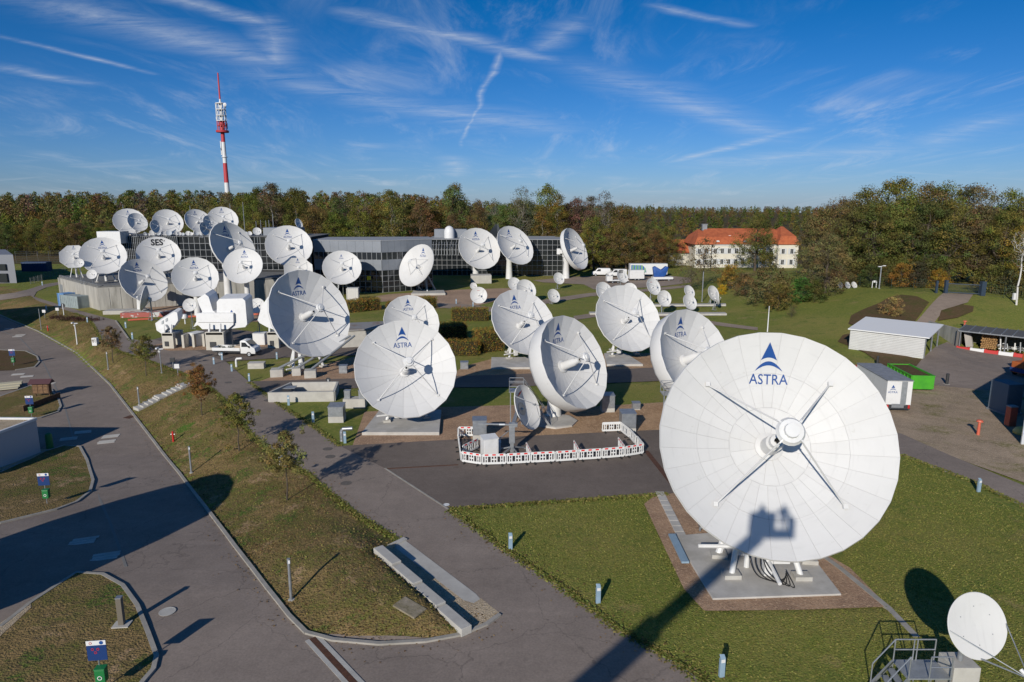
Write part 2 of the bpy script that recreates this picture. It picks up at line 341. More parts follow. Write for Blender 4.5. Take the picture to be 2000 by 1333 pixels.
EDGEW = np.concatenate([EDGE, [WALL0], [WALL1]])
def H(X, Y):
    X = np.asarray(X, float); Y = np.asarray(Y, float)
    z = np.zeros(np.broadcast(X, Y).shape)
    # right-hand hill with the gate on top
    z = z+5.0*sstep((X-34)/44)*sstep((Y-76-17*sstep((X-58)/9))/(44-8*sstep((X-58)/9)))*(1-sstep((Y-165)/50))
    # far land: rises gently behind the site, more to the left
    z = z+13*sstep((Y-265)/330)*sstep((40-X)/160)
    z = z+7.0*sstep((Y-430)/520)*(.75+.3*np.sin(X/190+.6)+.18*np.sin(X/67))-90*sstep((Y-1480)/900)
    inb = inpoly(X, Y, BANK); inl = inpoly(X, Y, LEFT)
    zr = zroad(Y)
    if inb.any():
        d1 = np.minimum(segd(X, Y, KERB), segd(X, Y, KERB2)); d2 = segd(X, Y, EDGEW)
        t = d1/(d1+d2+1e-6); tt = .5*t+.5*sstep(t)
        zb = zr*(1-tt)+.12*np.clip(1-d2/1.2, 0, 1)*0
        dw = segd(X, Y, np.array([WALL0, WALL1]))
        zb = zb+.62*np.exp(-(dw/5.5)**2)*sstep(d1/3.0)*sstep((dw-.05)/.5)*sstep(segd(X, Y, EDGE)/3.0)+.35*np.sin(np.pi*np.clip(t, 0, 1))*.6
        z = np.where(inb, zb, z)
    z = np.where(inl & ~inb, zr, z)
    return z
Hs = lambda x, y: float(H(np.array([x]), np.array([y]))[0])
def G(px, py, dz=0):     # ground point seen at a pixel
    p = hit(px, py, Hs); return Vector((p[0], p[1], p[2]+dz))
def on(x, y, dz=0): return Vector((x, y, Hs(x, y)+dz))

SHEETS = []
def sheet(name, pts, m, dz, parent=None, kind='structure', step=2.5, px=True, z=None):
    """flat-lying sheet draped on the terrain; pts given as ground pixels or xy"""
    xy = [tuple(G(*p)[:2]) for p in pts] if px else [tuple(p) for p in pts]
    bm = bmesh.new(); vs = [bm.verts.new((x, y, 0)) for x, y in xy]
    for t in geometry.tessellate_polygon([[Vector((x, y, 0)) for x, y in xy]]):
        try: bm.faces.new([vs[i] for i in t])
        except ValueError: pass
    A = np.array(xy); (x0, y0), (x1, y1) = A.min(0), A.max(0)
    if step:
        for ax, lo, hi in ((0, x0, x1), (1, y0, y1)):
            k = max(step, (hi-lo)/70)
            for c in np.arange(lo+k, hi, k):
                no = (1, 0, 0) if ax == 0 else (0, 1, 0)
                bmesh.ops.bisect_plane(bm, geom=bm.verts[:]+bm.edges[:]+bm.faces[:], plane_co=(c if ax == 0 else 0, c if ax else 0, 0), plane_no=no)
    P = np.array([v.co[:2] for v in bm.verts]); Z = H(P[:, 0], P[:, 1])
    for v, zz in zip(bm.verts, Z): v.co.z = zz+dz
    bmesh.ops.recalc_face_normals(bm, faces=bm.faces)
    if sum(f.normal.z for f in bm.faces) < 0: bmesh.ops.reverse_faces(bm, faces=bm.faces)
    me = bpy.data.meshes.new(name); bm.to_mesh(me); bm.free(); me.materials.append(m)
    o = link(bpy.data.objects.new(name, me), parent)
    if kind and not parent: o['kind'] = kind
    SHEETS.append(A); return o
def kerb(name, pts, wd=.22, h=.13, parent=None, px=True, m=None, base=-.15, closed=False, kind='structure'):
    P = [np.array(G(*p)[:2]) for p in pts] if px else [np.array(p, float) for p in pts]
    # resample
    Q = [P[0]]
    for a, b in zip(P[:-1], P[1:]):
        k = max(1, int(np.linalg.norm(b-a)/1.5))
        Q += [a+(b-a)*i/k for i in range(1, k+1)]
    mb = MB(); vs = []
    for i, q in enumerate(Q):
        t = Q[min(i+1, len(Q)-1)]-Q[max(i-1, 0)]; t = t/np.linalg.norm(t); nn = np.array([-t[1], t[0]])*wd/2
        z = float(zk(q)) if (zk := kerb.z) else Hs(*q)
        a, b = q-nn, q+nn
        vs += [(a[0], a[1], z+base), (a[0], a[1], z+h), (b[0], b[1], z+h), (b[0], b[1], z+base)]
    fs = []
    for i in range(len(Q)-1):
        for j in range(4): fs.append((4*i+j, 4*i+(j+1) % 4, 4*i+4+(j+1) % 4, 4*i+4+j))
    fs += [(0, 1, 2, 3), tuple(4*(len(Q)-1)+j for j in (3, 2, 1, 0))]
    mb.add(vs, fs); o = mb.build(name, m or kerbm, parent)
    if not parent: o['kind'] = kind
    return o
kerb.z = None

# roads and paths (order: lowest sheet first)
left_road = [tuple(p) for p in KERB]+[(-3.2, 30), (-1, 24), (2, 10), (-140, 10), (-140, KERB[1][1])]
sheet('road', left_road, asph, .02, px=False, step=3)
main_path = [(60, 578), (150, 606), (195, 618), (225, 626), (252, 664), (300, 664), (360, 676), (440, 706), (486, 746), (540, 785), (620, 838), (665, 871), (752, 916), (875, 996), (1000, 1083), (1100, 1150), (1200, 1224), (1330, 1302), (1420, 1360), (1420, 1480), (500, 1480), (560, 1320), (598, 1240), (650, 1254), (740, 1262), (830, 1257), (900, 1244), (950, 1224), (980, 1203), (775, 1054), (700, 1008), (650, 968), (600, 923), (545, 898), (490, 848), (440, 783), (415, 760), (370, 733), (330, 718), (290, 703), (240, 688), (198, 664), (187, 640), (172, 621), (145, 611), (70, 586)]
sheet('service_path', main_path, asph, .028, step=4)
sheet('path_loop', [(60, 578), (70, 586), (145, 612), (195, 619), (150, 606), (110, 598), (78, 590), (66, 580), (72, 570), (90, 562), (118, 556), (118, 551), (85, 556), (55, 566), (30, 572), (-20, 580), (-20, 590), (30, 583)], asph, .032)
sheet('barrier_yard', [(664, 872), (895, 859), (1250, 842), (1400, 836), (1560, 832), (1700, 838), (1760, 848), (1850, 888), (2030, 962), (2030, 1004), (1900, 940), (1760, 888), (1650, 902), (1500, 932), (1305, 966), (876, 996), (752, 916)], asph2, .034)
sheet('yard_lane', [(1560, 832), (1700, 838), (1760, 848), (1850, 888), (2030, 962), (2030, 1004), (1900, 940), (1760, 888), (1650, 902), (1520, 870)], asph, .040)
sheet('cross_path', [(484, 746), (690, 740), (980, 733), (1290, 718), (1420, 712), (1420, 735), (1290, 745), (980, 757), (690, 759), (523, 770)], asph2, .036)
sheet('truck_yard', [(300, 664), (330, 655), (430, 640), (540, 655), (720, 672), (720, 694), (560, 699), (440, 707), (360, 677)], asph2, .037)
sheet('side_yard', [(1775, 728), (1797, 706), (1850, 668), (1868, 677), (2040, 702), (2060, 790), (1930, 763), (1790, 750), (1740, 760), (1700, 748)], asph, .03)
sheet('dirt_yard', [(1640, 780), (1700, 748), (1740, 758), (1790, 750), (1935, 763), (2060, 800), (2060, 965), (1850, 889), (1760, 849), (1700, 838), (1640, 820)], dirt, .022)
sheet('ramp_drive', [(1784, 634), (1800, 618), (1842, 574), (1902, 575), (1890, 592), (1858, 602), (1838, 614), (1818, 640)], asph3, .10, step=1.5)
sheet('forecourt', [(640, 592), (700, 585), (760, 575), (900, 566), (1040, 562), (1010, 578), (930, 598), (850, 603), (800, 588), (740, 590), (660, 605)], forecourt, .02)
sheet('parking_area', [(1040, 548), (1120, 541), (1290, 536), (1350, 543), (1350, 552), (1290, 560), (1160, 566), (1140, 556), (1060, 552)], asph3, .025)
sheet('lawn_path', [(850, 592), (925, 596), (970, 602), (1080, 583), (1150, 573), (1290, 562), (1350, 556), (1350, 560), (1290, 567), (1155, 579), (1090, 590), (970, 610), (905, 606), (850, 600)], asph3, .03)
sheet('lawn_path', [(1120, 618), (1200, 606), (1300, 612), (1480, 640), (1480, 646), (1300, 620), (1200, 614), (1122, 626)], asph3, .03)
sheet('bunker_apron', [(210, 602), (330, 612), (450, 628), (560, 630), (560, 612), (450, 598), (300, 596), (230, 600)], forecourt, .024)
# gravel beds
sheet('gravel_bed', [(1258, 985), (1275, 972), (1300, 965), (1345, 962), (1400, 958), (1660, 1110), (1735, 1186), (1560, 1192), (1375, 1194), (1335, 1150)], gravel, .02)
sheet('gravel_bed', [(688, 873), (712, 805), (860, 796), (1000, 792), (1140, 796), (1300, 786), (1400, 782), (1400, 836), (1250, 843), (895, 860)], gravel, .022)
sheet('sandy_bed', [(1045, 852), (1050, 800), (1140, 797), (1300, 787), (1400, 783), (1400, 834), (1250, 842)], sand, .028)
sheet('gravel_bed', [(505, 746), (545, 732), (620, 716), (690, 698), (760, 694), (760, 736), (690, 741)], gravel, .024)
sheet('gravel_bed', [(880, 735), (905, 716), (960, 702), (1100, 694), (1290, 690), (1330, 712), (1290, 719), (980, 734)], sand, .024)
sheet('gravel_bed', [(296, 676), (330, 668), (420, 660), (470, 668), (560, 666), (560, 676), (410, 684), (330, 686)], gravel, .042)
pit = sheet('gravel_pit', [(745, 1072), (790, 1056), (977, 1199), (930, 1230), (905, 1232)], gravelp, .035)
sheet('paved_strip', [(766, 1067), (790, 1056), (930, 1162), (938, 1172), (925, 1180), (905, 1174)], concl, .046)
sheet('planting_bed', [(1657, 634), (1662, 618), (1700, 600), (1735, 583), (1760, 577), (1790, 580), (1815, 592), (1800, 612), (1784, 632), (1720, 634), (1690, 640)], soil, .12, step=1.5)
sheet('planting_bed', [(1832, 628), (1838, 608), (1850, 604), (1880, 596), (1902, 600), (1900, 610), (1870, 622)], soil, .12, step=1.5)
sheet('planting_bed', [(1636, 668), (1646, 655), (1662, 652), (1690, 678), (1740, 690), (1800, 703), (1790, 716), (1750, 720), (1720, 712), (1690, 690)], soil, .06, step=1.5)
# brown soil / grass islands on the left, raised on kerbs
ISL = [[(-60, 690), (0, 685), (50, 687), (72, 697), (77, 708), (68, 718), (30, 724), (-60, 728)],
       [(-60, 800), (0, 776), (60, 755), (100, 762), (114, 780), (119, 795), (113, 806), (80, 817), (40, 826), (-60, 830)],
       [(-60, 950), (0, 925), (80, 886), (125, 872), (156, 874), (170, 900), (182, 940), (176, 962), (150, 982), (110, 997), (0, 1024), (-60, 1035)],
       [(-80, 1290), (0, 1228), (60, 1180), (150, 1121), (200, 1124), (240, 1146), (268, 1185), (290, 1240), (306, 1284), (300, 1310), (280, 1333), (230, 1400), (-80, 1420)]]
for q, sx_ in zip(ISL, (soil, bankm, bankm, bankm)):
    sheet('verge_island', q, sx_, .10, step=1.5)
    kerb('kerb', q[1:-1])
sheet('pale_gravel_patch', [(-60, 920), (0, 892), (70, 880), (100, 878), (60, 900), (-60, 945)], gravelp, .115)
sheet('pale_gravel_patch', [(-80, 1270), (0, 1222), (60, 1180), (62, 1190), (0, 1248), (-80, 1310)], gravelp, .115)
kerb('kerb', KERB[1:], px=False); kerb('kerb', KERB2, px=False)
# bank turf sheet uses its own grass colours, draped just over the terrain
def grid_axis(parts, far):
    a = np.concatenate([np.arange(lo, hi, st) for lo, hi, st in parts]+[[parts[-1][1]]])
    k = [];  d = parts[-1][2]; x = parts[-1][1]
    while x < far[1]: d *= 1.28; x += d; k.append(x)
    k2 = []; d = parts[0][2]; x = parts[0][0]
    while x > far[0]: d *= 1.28; x -= d; k2.append(x)
    return np.concatenate([k2[::-1], a, k])
xs = grid_axis([(-110, -60, 1.3), (-60, -12, .9), (-12, 2, .35), (2, 60, 1.0), (60, 110, 1.4)], (-4000, 4000))
ys = grid_axis([(14, 29, 1.5), (29, 46, .35), (46, 110, .9), (110, 190, 1.5)], (-90, 7000))
X, Y = np.meshgrid(xs, ys); Z = H(X, Y)
low = np.zeros(X.shape, bool)
for A in SHEETS: low |= inpoly(X, Y, [tuple(p) for p in A])
Z = np.where(low, Z-.07, Z)
nx, ny = len(xs), len(ys)
idx = np.arange(nx*ny).reshape(ny, nx)
faces = np.stack([idx[:-1, :-1], idx[:-1, 1:], idx[1:, 1:], idx[1:, :-1]], -1).reshape(-1, 4)
me = bpy.data.meshes.new('ground'); me.from_pydata(np.stack([X, Y, Z], -1).reshape(-1, 3).tolist(), [], faces.tolist())
me.materials.append(grassm); me.materials.append(bankm); me.materials.append(forestfloor)
cx = X[:-1, :-1].ravel()+.3; cy = Y[:-1, :-1].ravel()+.3
mi = np.where(inpoly(cx, cy, BANK), 1, 0); mi = np.where(cy > 236, 2, mi)
me.polygons.foreach_set('material_index', mi.astype(np.int32)); me.polygons.foreach_set('use_smooth', [True]*len(faces))
gr = link(bpy.data.objects.new('ground', me)); gr['kind'] = 'structure'

# ------------------------------------------------------------------ vegetation
def leaf_mesh(name, C, rad, per, size, seed, up=.35, hue=.12, val=.30, squash=.8):
    r = np.random.default_rng(seed); C = np.asarray(C, float); rad = np.broadcast_to(np.asarray(rad, float), (len(C),))
    n = len(C)*per
    d = r.normal(size=(n, 3)); d /= np.linalg.norm(d, axis=1)[:, None]
    k = np.repeat(np.arange(len(C)), per)
    p = C[k]+d*(rad[k]*r.uniform(.25, 1.05, n)**.6)[:, None]*np.array([1, 1, squash])
    nn = d*1.0+r.normal(size=(n, 3))*.5+np.array([0, 0, up]); nn /= np.linalg.norm(nn, axis=1)[:, None]
    t = np.cross(nn, r.normal(size=(n, 3))); t /= np.linalg.norm(t, axis=1)[:, None]+1e-9; b = np.cross(nn, t)
    s = (size*r.uniform(.6, 1.3, n))[:, None]
    V = np.stack([p-t*s*.5, p+b*s*.34, p+t*s*.5, p-b*s*.34], 1).reshape(-1, 3)
    F = np.arange(4*n).reshape(-1, 4)
    me = bpy.data.meshes.new(name); me.from_pydata(V.tolist(), [], F.tolist())
    base = 1+val*r.normal(size=(len(C), 1)).clip(-1.6, 1.6)
    cc = base*(1+hue*r.normal(size=(len(C), 3)).clip(-2, 2)*np.array([1.2, .6, .5]))
    lc = cc[k]*(1+.10*r.normal(size=(n, 1)).clip(-2, 2))
    col = np.ones((4*n, 4)); col[:, :3] = np.repeat(lc.clip(.2, 2.2), 4, 0)
    a = me.attributes.new('tint', 'FLOAT_COLOR', 'POINT'); a.data.foreach_set('color', col.ravel().astype(np.float32))
    me.materials.append(leaf); return me
def limb(mb, a, b, r0, r1, r, n=3, bend=.12, sides=5):
    a, b = np.asarray(a, float), np.asarray(b, float); l = np.linalg.norm(b-a); pts = [a]
    for i in range(1, n+1):
        q = a+(b-a)*i/n
        if i < n: q = q+r.normal(size=3)*l*bend/n
        pts.append(q)
    for i in range(n):
        mb.tube(pts[i], pts[i+1], r0+(r1-r0)*i/n, r0+(r1-r0)*(i+1)/n, sides, cap=False)
    return pts
def tree_proto(seed, h=20, cw=6.0, c0=.28, clumps=150, per=42, size=.5, trunk=.38, bm_=None, lean=.4, crad=(1.0, 2.0), nl=9, fork=.5, bare=0):
    """tapered trunk, limbs and a crown of leaf clumps; origin at the foot"""
    r = np.random.default_rng(seed); mb = MB()
    top = np.array([r.normal()*lean, r.normal()*lean, h*.86])
    tp = limb(mb, (0, 0, -.3), top*fork, trunk, trunk*.62, r, 4, .06, 8)
    tp2 = limb(mb, top*fork, top, trunk*.6, trunk*.12, r, 5, .2, 6)
    C = []; ends = []
    for i in range(nl):
        f = r.uniform(c0+.02, .8); z = h*f; base = np.array([top[0], top[1], 0])*f+np.array([0, 0, z*.86])
        an = i*2.4+r.uniform(-.4, .4); wz = math.sin(min(1, (f-c0)/(1-c0)*1.15+.22)*math.pi)**.6
        e = base+np.array([math.cos(an)*cw*wz*r.uniform(.6, .95), math.sin(an)*cw*wz*r.uniform(.6, .95), h*r.uniform(.06, .2)])
        pts = limb(mb, base, e, trunk*.34*(1-f*.5), trunk*.07, r, 4, .5, 5); ends.append(e)
        for j in range(3+bare):
            q = pts[r.integers(1, 4)]; e2 = q+r.normal(size=3)*np.array([1, 1, .7])*cw*.26+np.array([0, 0, h*.05])
            limb(mb, q, e2, trunk*.13, trunk*.04, r, 3, .6, 4); ends.append(e2)
            for _ in range(bare):
                e3 = e2+r.normal(size=3)*cw*.16+np.array([0, 0, h*.02]); limb(mb, e2, e3, trunk*.05, trunk*.02, r, 2, .5, 3)
    while len(C) < clumps:
        if ends and r.random() < .3: c = ends[r.integers(len(ends))]+r.normal(size=3)*.7
        else:
            f = r.uniform(c0, 1.0); an = r.uniform(0, 6.283)
            prof = (math.sin(min(1, ((f-c0)/(1-c0))**.8*.86+.14)*math.pi))**.55
            rr = cw*prof*(r.uniform(.25, 1)**.5)*(1+.22*math.sin(3*an+seed)+.15*math.sin(5*an+2*seed+f*7))
            c = np.array([math.cos(an)*rr+top[0]*f, math.sin(an)*rr+top[1]*f, h*f*.97])
        C.append(c)
    cr = leaf_mesh('crown', C, r.uniform(*crad, len(C)), per, size, seed+50)
    return mb.mesh('trunk', bm_ or bark, smooth=True), cr
def plant(name, pr, loc, sc, color, label, cat='tree', group=None, rz=None, sz=None, parts=('trunk', 'crown')):
    o = empty(name, loc, random.uniform(0, 6.28) if rz is None else rz, label, cat, group); o.scale = (sc, sc, sz or sc)
    inst(parts[0], pr[0], o); c = inst(parts[1], pr[1], o); c.color = (*color, 1)
    return o
P_OAK = [tree_proto(i, 20, 7.2, .12, 170, 88, .33, .5, nl=14, crad=(.9, 2.2), bare=1) for i in (1, 2, 3)]
P_TALL = [tree_proto(i, 24, 4.9, .20, 140, 70, .36, .34, nl=12, bm_=barkl if i % 2 else bark, crad=(1.0, 1.9)) for i in (11, 12, 13, 14)]
P_THIN = [tree_proto(i, 23, 4.6, .30, 90, 40, .30, .28, nl=12, bm_=barkl, bare=2, crad=(.8, 1.7)) for i in (21, 22)]
P_BARE = [tree_proto(i, 9, 3.4, .15, 90, 13, .26, .12, nl=14, bare=4, crad=(.5, 1.0)) for i in (31, 32)]
P_YOUNG = [tree_proto(i, 5.0, 1.12, .46, 120, 50, .12, .06, nl=14, lean=.06, crad=(.18, .40), bare=1) for i in (41, 42, 43)]
P_BUSH = [tree_proto(i, 5, 2.6, .02, 90, 42, .24, .10, nl=12, crad=(.5, .95), fork=.2) for i in (51, 52, 53)]
P_FAR = [tree_proto(i, 17, 4.6, .15, 46, 16, 1.0, .3, nl=3, crad=(1.2, 2.2)) for i in (61, 62, 63)]
P_CONE = [tree_proto(i, 19, 2.6, .05, 46, 16, .9, .25, nl=3, crad=(.6, 1.1), lean=.1) for i in (71,)]
OLIVE, DKGRN, OCHRE, RUST, BROWN, GREY, LIME = (.150, .138, .034), (.088, .100, .026), (.25, .165, .034), (.205, .105, .034), (.155, .115, .050), (.150, .120, .070), (.165, .185, .042)
CN = {OLIVE: 'olive green', DKGRN: 'dark green', OCHRE: 'ochre yellow', RUST: 'rust coloured', BROWN: 'brown autumn', GREY: 'half bare greyish', LIME: 'fresh green'}
def jit(c, a=.14): c = tuple(v*1.22 for v in c); return tuple(max(.005, v*(1+random.gauss(0, a))) for v in c)
# forest wall behind the glass building
def forest(x0, x1, y0, rows, dy, dx, protos, cols, lab, grp, smin, smax, rowh=0):
    for k in range(rows):
        x = x0+random.uniform(0, dx)
        while x < x1:
            c = random.choice(cols); yy = y0+k*dy+random.uniform(-3, 3)
            pr = random.choice(P_THIN if c in (GREY,) else protos)
            plant('forest_tree', pr, on(x, yy), random.uniform(smin, smax), jit(c), f'{CN[c]} tree in the {lab}', 'tree', grp)
            x += dx*random.uniform(.7, 1.3)
cols1 = [OLIVE, OLIVE, OLIVE, OLIVE, DKGRN, BROWN, GREY, (.17, .135, .04)]; CN[(.17, .135, .04)] = 'yellowish green'
forest(-95, 12, 232, 1, 0, 8.5, P_TALL+P_TALL+P_OAK, cols1, 'forest edge behind the glass building', 'forest edge behind the glass building', .72, 1.2)
forest(-110, 40, 241, 2, 11, 8, P_TALL+P_OAK, [OLIVE, OLIVE, DKGRN, BROWN, GREY, OLIVE], 'deeper forest behind the glass building', 'deeper forest behind the glass building', .85, 1.2)
forest(10, 50, 222, 2, 10, 9, P_OAK, [OLIVE, BROWN, OLIVE, RUST, OLIVE], 'woodland right of the glass building', 'woodland right of the glass building', .62, .92)
# lower young plantation and ridge on the left
forest(-260, -92, 285, 4, 14, 8.5, P_OAK, [OLIVE, OLIVE, DKGRN, BROWN, OLIVE], 'young plantation on the left hillside', 'young plantation on the left hillside', .52, .68)
# named trees in the middle distance
def T(px, py, pr, sc, c, label, name='park_tree', zc=None, cat='tree', sz=None, grp=None):
    return plant(name, pr, G(px, py), sc, jit(c, .05), label, cat, grp, sz=sz)
T(1230, 528, P_OAK[0], .72, LIME, 'fresh green tree above the parked white vans')
T(1215, 522, P_TALL[1], .62, RUST, 'rust orange tree just left of the trailer lorry')
T(1305, 524, P_OAK[1], .70, OLIVE, 'spreading olive tree left of the castle roof')
T(1275, 520, P_OAK[2], .70, LIME, 'broad green tree between the vans and the castle')
T(1474, 530, P_OAK[2], .92, OLIVE, 'olive tree standing in front of the castle facade')
T(1180, 528, P_OAK[1], .62, BROWN, 'brown tree right of the rightmost large pedestal dish')
T(1150, 522, P_OAK[0], .66, OCHRE, 'yellowing tree behind the rightmost large pedestal dish')
T(1372, 566, P_BARE[0], 1.4, BROWN, 'nearly bare brown shrub in front of the castle left wing', 'bare_shrub', cat='shrub')
T(1350, 572, P_BARE[1], .85, GREY, 'thin bare shrub beside the lawn lamp pole', 'bare_shrub', cat='shrub')
T(1425, 566, P_BUSH[0], 1.15, OCHRE, 'yellow green bush in front of the castle centre', 'bush', cat='bush')
T(1455, 578, P_BUSH[1], 1.0, BROWN, 'brown bush below the castle centre tree', 'bush', cat='bush')
T(1500, 592, P_BUSH[2], 1.55, BROWN, 'large reddish brown rounded bush on the lawn edge', 'bush', cat='bush')
T(1520, 606, P_BUSH[0], 1.0, OLIVE, 'low olive bush nearest the lawn slope', 'bush', cat='bush')
T(1562, 590, P_BUSH[1], .95, (.06, .15, .03), 'bright evergreen bush among the brown shrubs', 'bush', cat='bush')
T(1590, 590, P_BUSH[2], .85, DKGRN, 'dark green dome bush left of the three small dishes', 'bush', cat='bush')
T(1610, 580, P_OAK[0], .62, (.19, .165, .065), 'pale olive willow like tree in front of the dark wood', cat='tree')
T(1575, 575, P_BARE[0], 1.1, OLIVE, 'loose shrub behind the evergreen bush', 'bare_shrub', cat='shrub')
T(1410, 575, P_BUSH[1], .42, (.5, .36, .03), 'small bright yellow shrub near the white sheds of dishes', 'bush', cat='bush')
T(1545, 622, P_BARE[1], .28, BROWN, 'tiny shrub alone on the lawn', 'bare_shrub', cat='shrub')
T(1742, 617, P_BUSH[0], .62, (.30, .19, .08), 'straw coloured shrub in the brown planting bed', 'bush', cat='bush')
# big wood on the right
random.seed(21)
for px, py, sc, c, k in [(1600, 548, 1.02, BROWN, 0), (1655, 545, 1.10, BROWN, 1), (1705, 552, 1.12, OLIVE, 2), (1755, 550, 1.22, OLIVE, 0), (1800, 555, 1.15, DKGRN, 1), (1850, 556, 1.18, OLIVE, 2), (1905, 556, 1.12, BROWN, 0), (1950, 560, 1.06, OLIVE, 1), (2010, 565, 1.08, OCHRE, 2), (2060, 570, 1.1, OLIVE, 0),
                         (1630, 535, 1.05, BROWN, 2), (1735, 540, 1.35, OLIVE, 1), (1780, 543, 1.3, BROWN, 2), (1830, 545, 1.3, OLIVE, 0), (1880, 545, 1.3, BROWN, 1), (1940, 548, 1.25, OLIVE, 2), (2000, 550, 1.2, BROWN, 0), (1680, 538, 1.2, OLIVE, 0)]:
    p = G(px, py)
    plant('wood_tree', P_OAK[k], p, sc*(p.y/165)*.86, jit(c, .1), f'{CN[c]} oak in the tall wood behind the gate', 'tree', 'tall wood behind the gate')
for px, py, sc, c in [(1660, 556, .7, OLIVE), (1700, 560, .7, DKGRN), (1760, 562, .75, OCHRE), (1790, 562, .8, DKGRN), (1830, 563, .6, OCHRE), (1935, 572, .8, OLIVE), (1965, 575, .7, BROWN), (2010, 580, .8, OLIVE), (1625, 560, .8, BROWN), (1730, 558, .7, OLIVE)]:
    plant('understorey_bush', random.choice(P_BUSH), G(px, py), sc*1.25, jit(c), f'{CN[c]} undergrowth bush along the fence below the wood', 'bush', 'undergrowth along the fence')
# birch on the right edge
bp = G(1985, 596); bt = tree_proto(90, 15, 2.6, .45, 60, 14, .3, .17, bm_=birchm, nl=10, bare=2, crad=(.5, 1.0), lean=.2)
plant('birch_tree', bt, bp, 1.0, (.19, .145, .05), 'white barked birch at the right edge near the gate', 'tree')
# young trees on the bank
for px, py, k, c, lb in [(221, 709, 0, BROWN, 'young brown tree on the bank farthest from the camera'), (286, 734, 1, OLIVE, 'young olive green tree beside the camera pole on the bank'), (395, 812, 2, RUST, 'young rust coloured tree above the concrete steps'),
                         (467, 881, 0, OLIVE, 'young olive tree between the steps and the white drum'), (562, 977, 1, (.19, .165, .05), 'young thin tree nearest the camera on the bank')]:
    p = G(px, py); plant('young_tree', P_YOUNG[k], p, 1.06, jit(tuple(v*1.25 for v in c), .04), lb, 'young tree', sz=1.05)
# far wood: hills that read as one mass
random.seed(5)
def joined(name, items, mats_=leaf):
    V = []; F = []; Cc = []; off = 0
    cache = {}
    for pr, (x, y, z), s, c in items:
        if id(pr) not in cache:
            m = pr[1]; v = np.empty(len(m.vertices)*3, np.float32); m.vertices.foreach_get('co', v)
            t = np.empty(len(m.vertices)*4, np.float32); m.attributes['tint'].data.foreach_get('color', t); cache[id(pr)] = (v.reshape(-1, 3), t.reshape(-1, 4))
        v, t = cache[id(pr)]; a = random.uniform(0, 6.28); ca, sa = math.cos(a), math.sin(a)
        q = np.stack([v[:, 0]*ca-v[:, 1]*sa, v[:, 0]*sa+v[:, 1]*ca, v[:, 2]], 1)*s+np.array([x, y, z])
        V.append(q); tt = t.copy(); tt[:, :3] *= np.array(c); Cc.append(tt); off += len(v)
    V = np.concatenate(V); Cc = np.concatenate(Cc)
    me = bpy.data.meshes.new(name); me.from_pydata(V.tolist(), [], np.arange(len(V)).reshape(-1, 4).tolist())
    a = me.attributes.new('tint', 'FLOAT_COLOR', 'POINT'); a.data.foreach_set('color', Cc.ravel().astype(np.float32)); me.materials.append(leaf)
    o = link(bpy.data.objects.new(name, me)); o.color = (1, 1, 1, 1); return o
items = []
for y in np.arange(340, 640, 22):
    x = -.78*y-60
    while x < 20+.1*y:
        c = random.choice([BROWN, OLIVE, OLIVE, OLIVE, DKGRN, GREY]); items.append((random.choice(P_FAR), on(x, y+random.uniform(-8, 8)), random.uniform(.85, 1.15)*(.75 if y < 420 else 1), jit(c))); x += random.uniform(8, 13)*(y/450)
for y in np.arange(430, 1500, 60):
    x = .0*y-40
    while x < .80*y+40:
        c = random.choice([DKGRN, DKGRN, OLIVE, BROWN]) if y < 800 else random.choice([BROWN, OLIVE, OLIVE, DKGRN])
        pr = P_CONE[0] if c == DKGRN else random.choice(P_FAR)
        items.append((pr, on(x, y+random.uniform(-25, 25)), random.uniform(.42, .74)*(1.1 if pr is P_CONE[0] else 1), jit(c))); x += random.uniform(6, 10)*(y/560)
tag(joined('far_wood', items), 'distant autumn woods covering the low hills on the horizon', 'woods', kind='stuff')
# clipped hedges
def hedge(pa, pb, wd, h, label):
    a, b = G(*pa), G(*pb); d = (b-a); l = d.length; d.normalize(); n = Vector((-d.y, d.x, 0))
    root = empty('clipped_hedge', (a+b)/2, 0, label, 'hedge', 'clipped hedges on the lawn')
    r = np.random.default_rng(int(l*100)); c = []
    nl = int(l/.3)+1; nw = int(wd/.3)+1; nh = int(h/.3)+1
    for i in range(nl):
        for j in range(nw):
            for k in range(nh):
                if 0 < i < nl-1 and 0 < j < nw-1 and k < nh-1: continue
                q = a+d*(l*i/(nl-1))+n*(wd*(j/(nw-1)))+Vector((0, 0, .15+(h-.25)*k/(nh-1)))
                c.append(np.array(q)-np.array(root.location)+r.normal(size=3)*.07)
    ox = np.array(c); 
    o = inst('foliage', leaf_mesh('hedge_foliage', c, .26, 9, .15, 3, up=.3, hue=.22, val=.2, squash=1), root); o.color = (.30, .215, .045, 1)
    mb = MB(); q = (a+b)/2+n*wd/2-root.location; mb.box((q.x, q.y, h*.45), (l-.3, wd-.3, h*.85), math.atan2(d.y, d.x)); mb.build('core', mat('hedge_core', (.035, .03, .012), rough=1), root)
hedge((682, 612), (716, 609), 4, 2.2, 'clipped hedge behind the dish with the long feed, left block')
hedge((708, 609), (744, 606), 3, 2.4, 'clipped hedge right behind the cream container, right block')
hedge((755, 612), (790, 612), 3, 2.1, 'clipped hedge left of the half hidden dish top')
hedge((822, 606), (854, 602), 3, 2.3, 'clipped hedge right behind the half hidden dish top')
hedge((882, 628), (952, 628), 2.6, 2.3, 'long clipped hedge between the lawn path and the two pad dishes')
hedge((862, 668), (914, 664), 3.0, 2.6, 'reddish clipped hedge right of the nearest pad dish, back block')
hedge((945, 690), (985, 686), 4.0, 3.0, 'yellow green clipped hedge left of the tripod dish on its pad')
hedge((858, 696), (935, 696), 1.6, 2.2, 'shaded clipped hedge behind the big front pad dish')

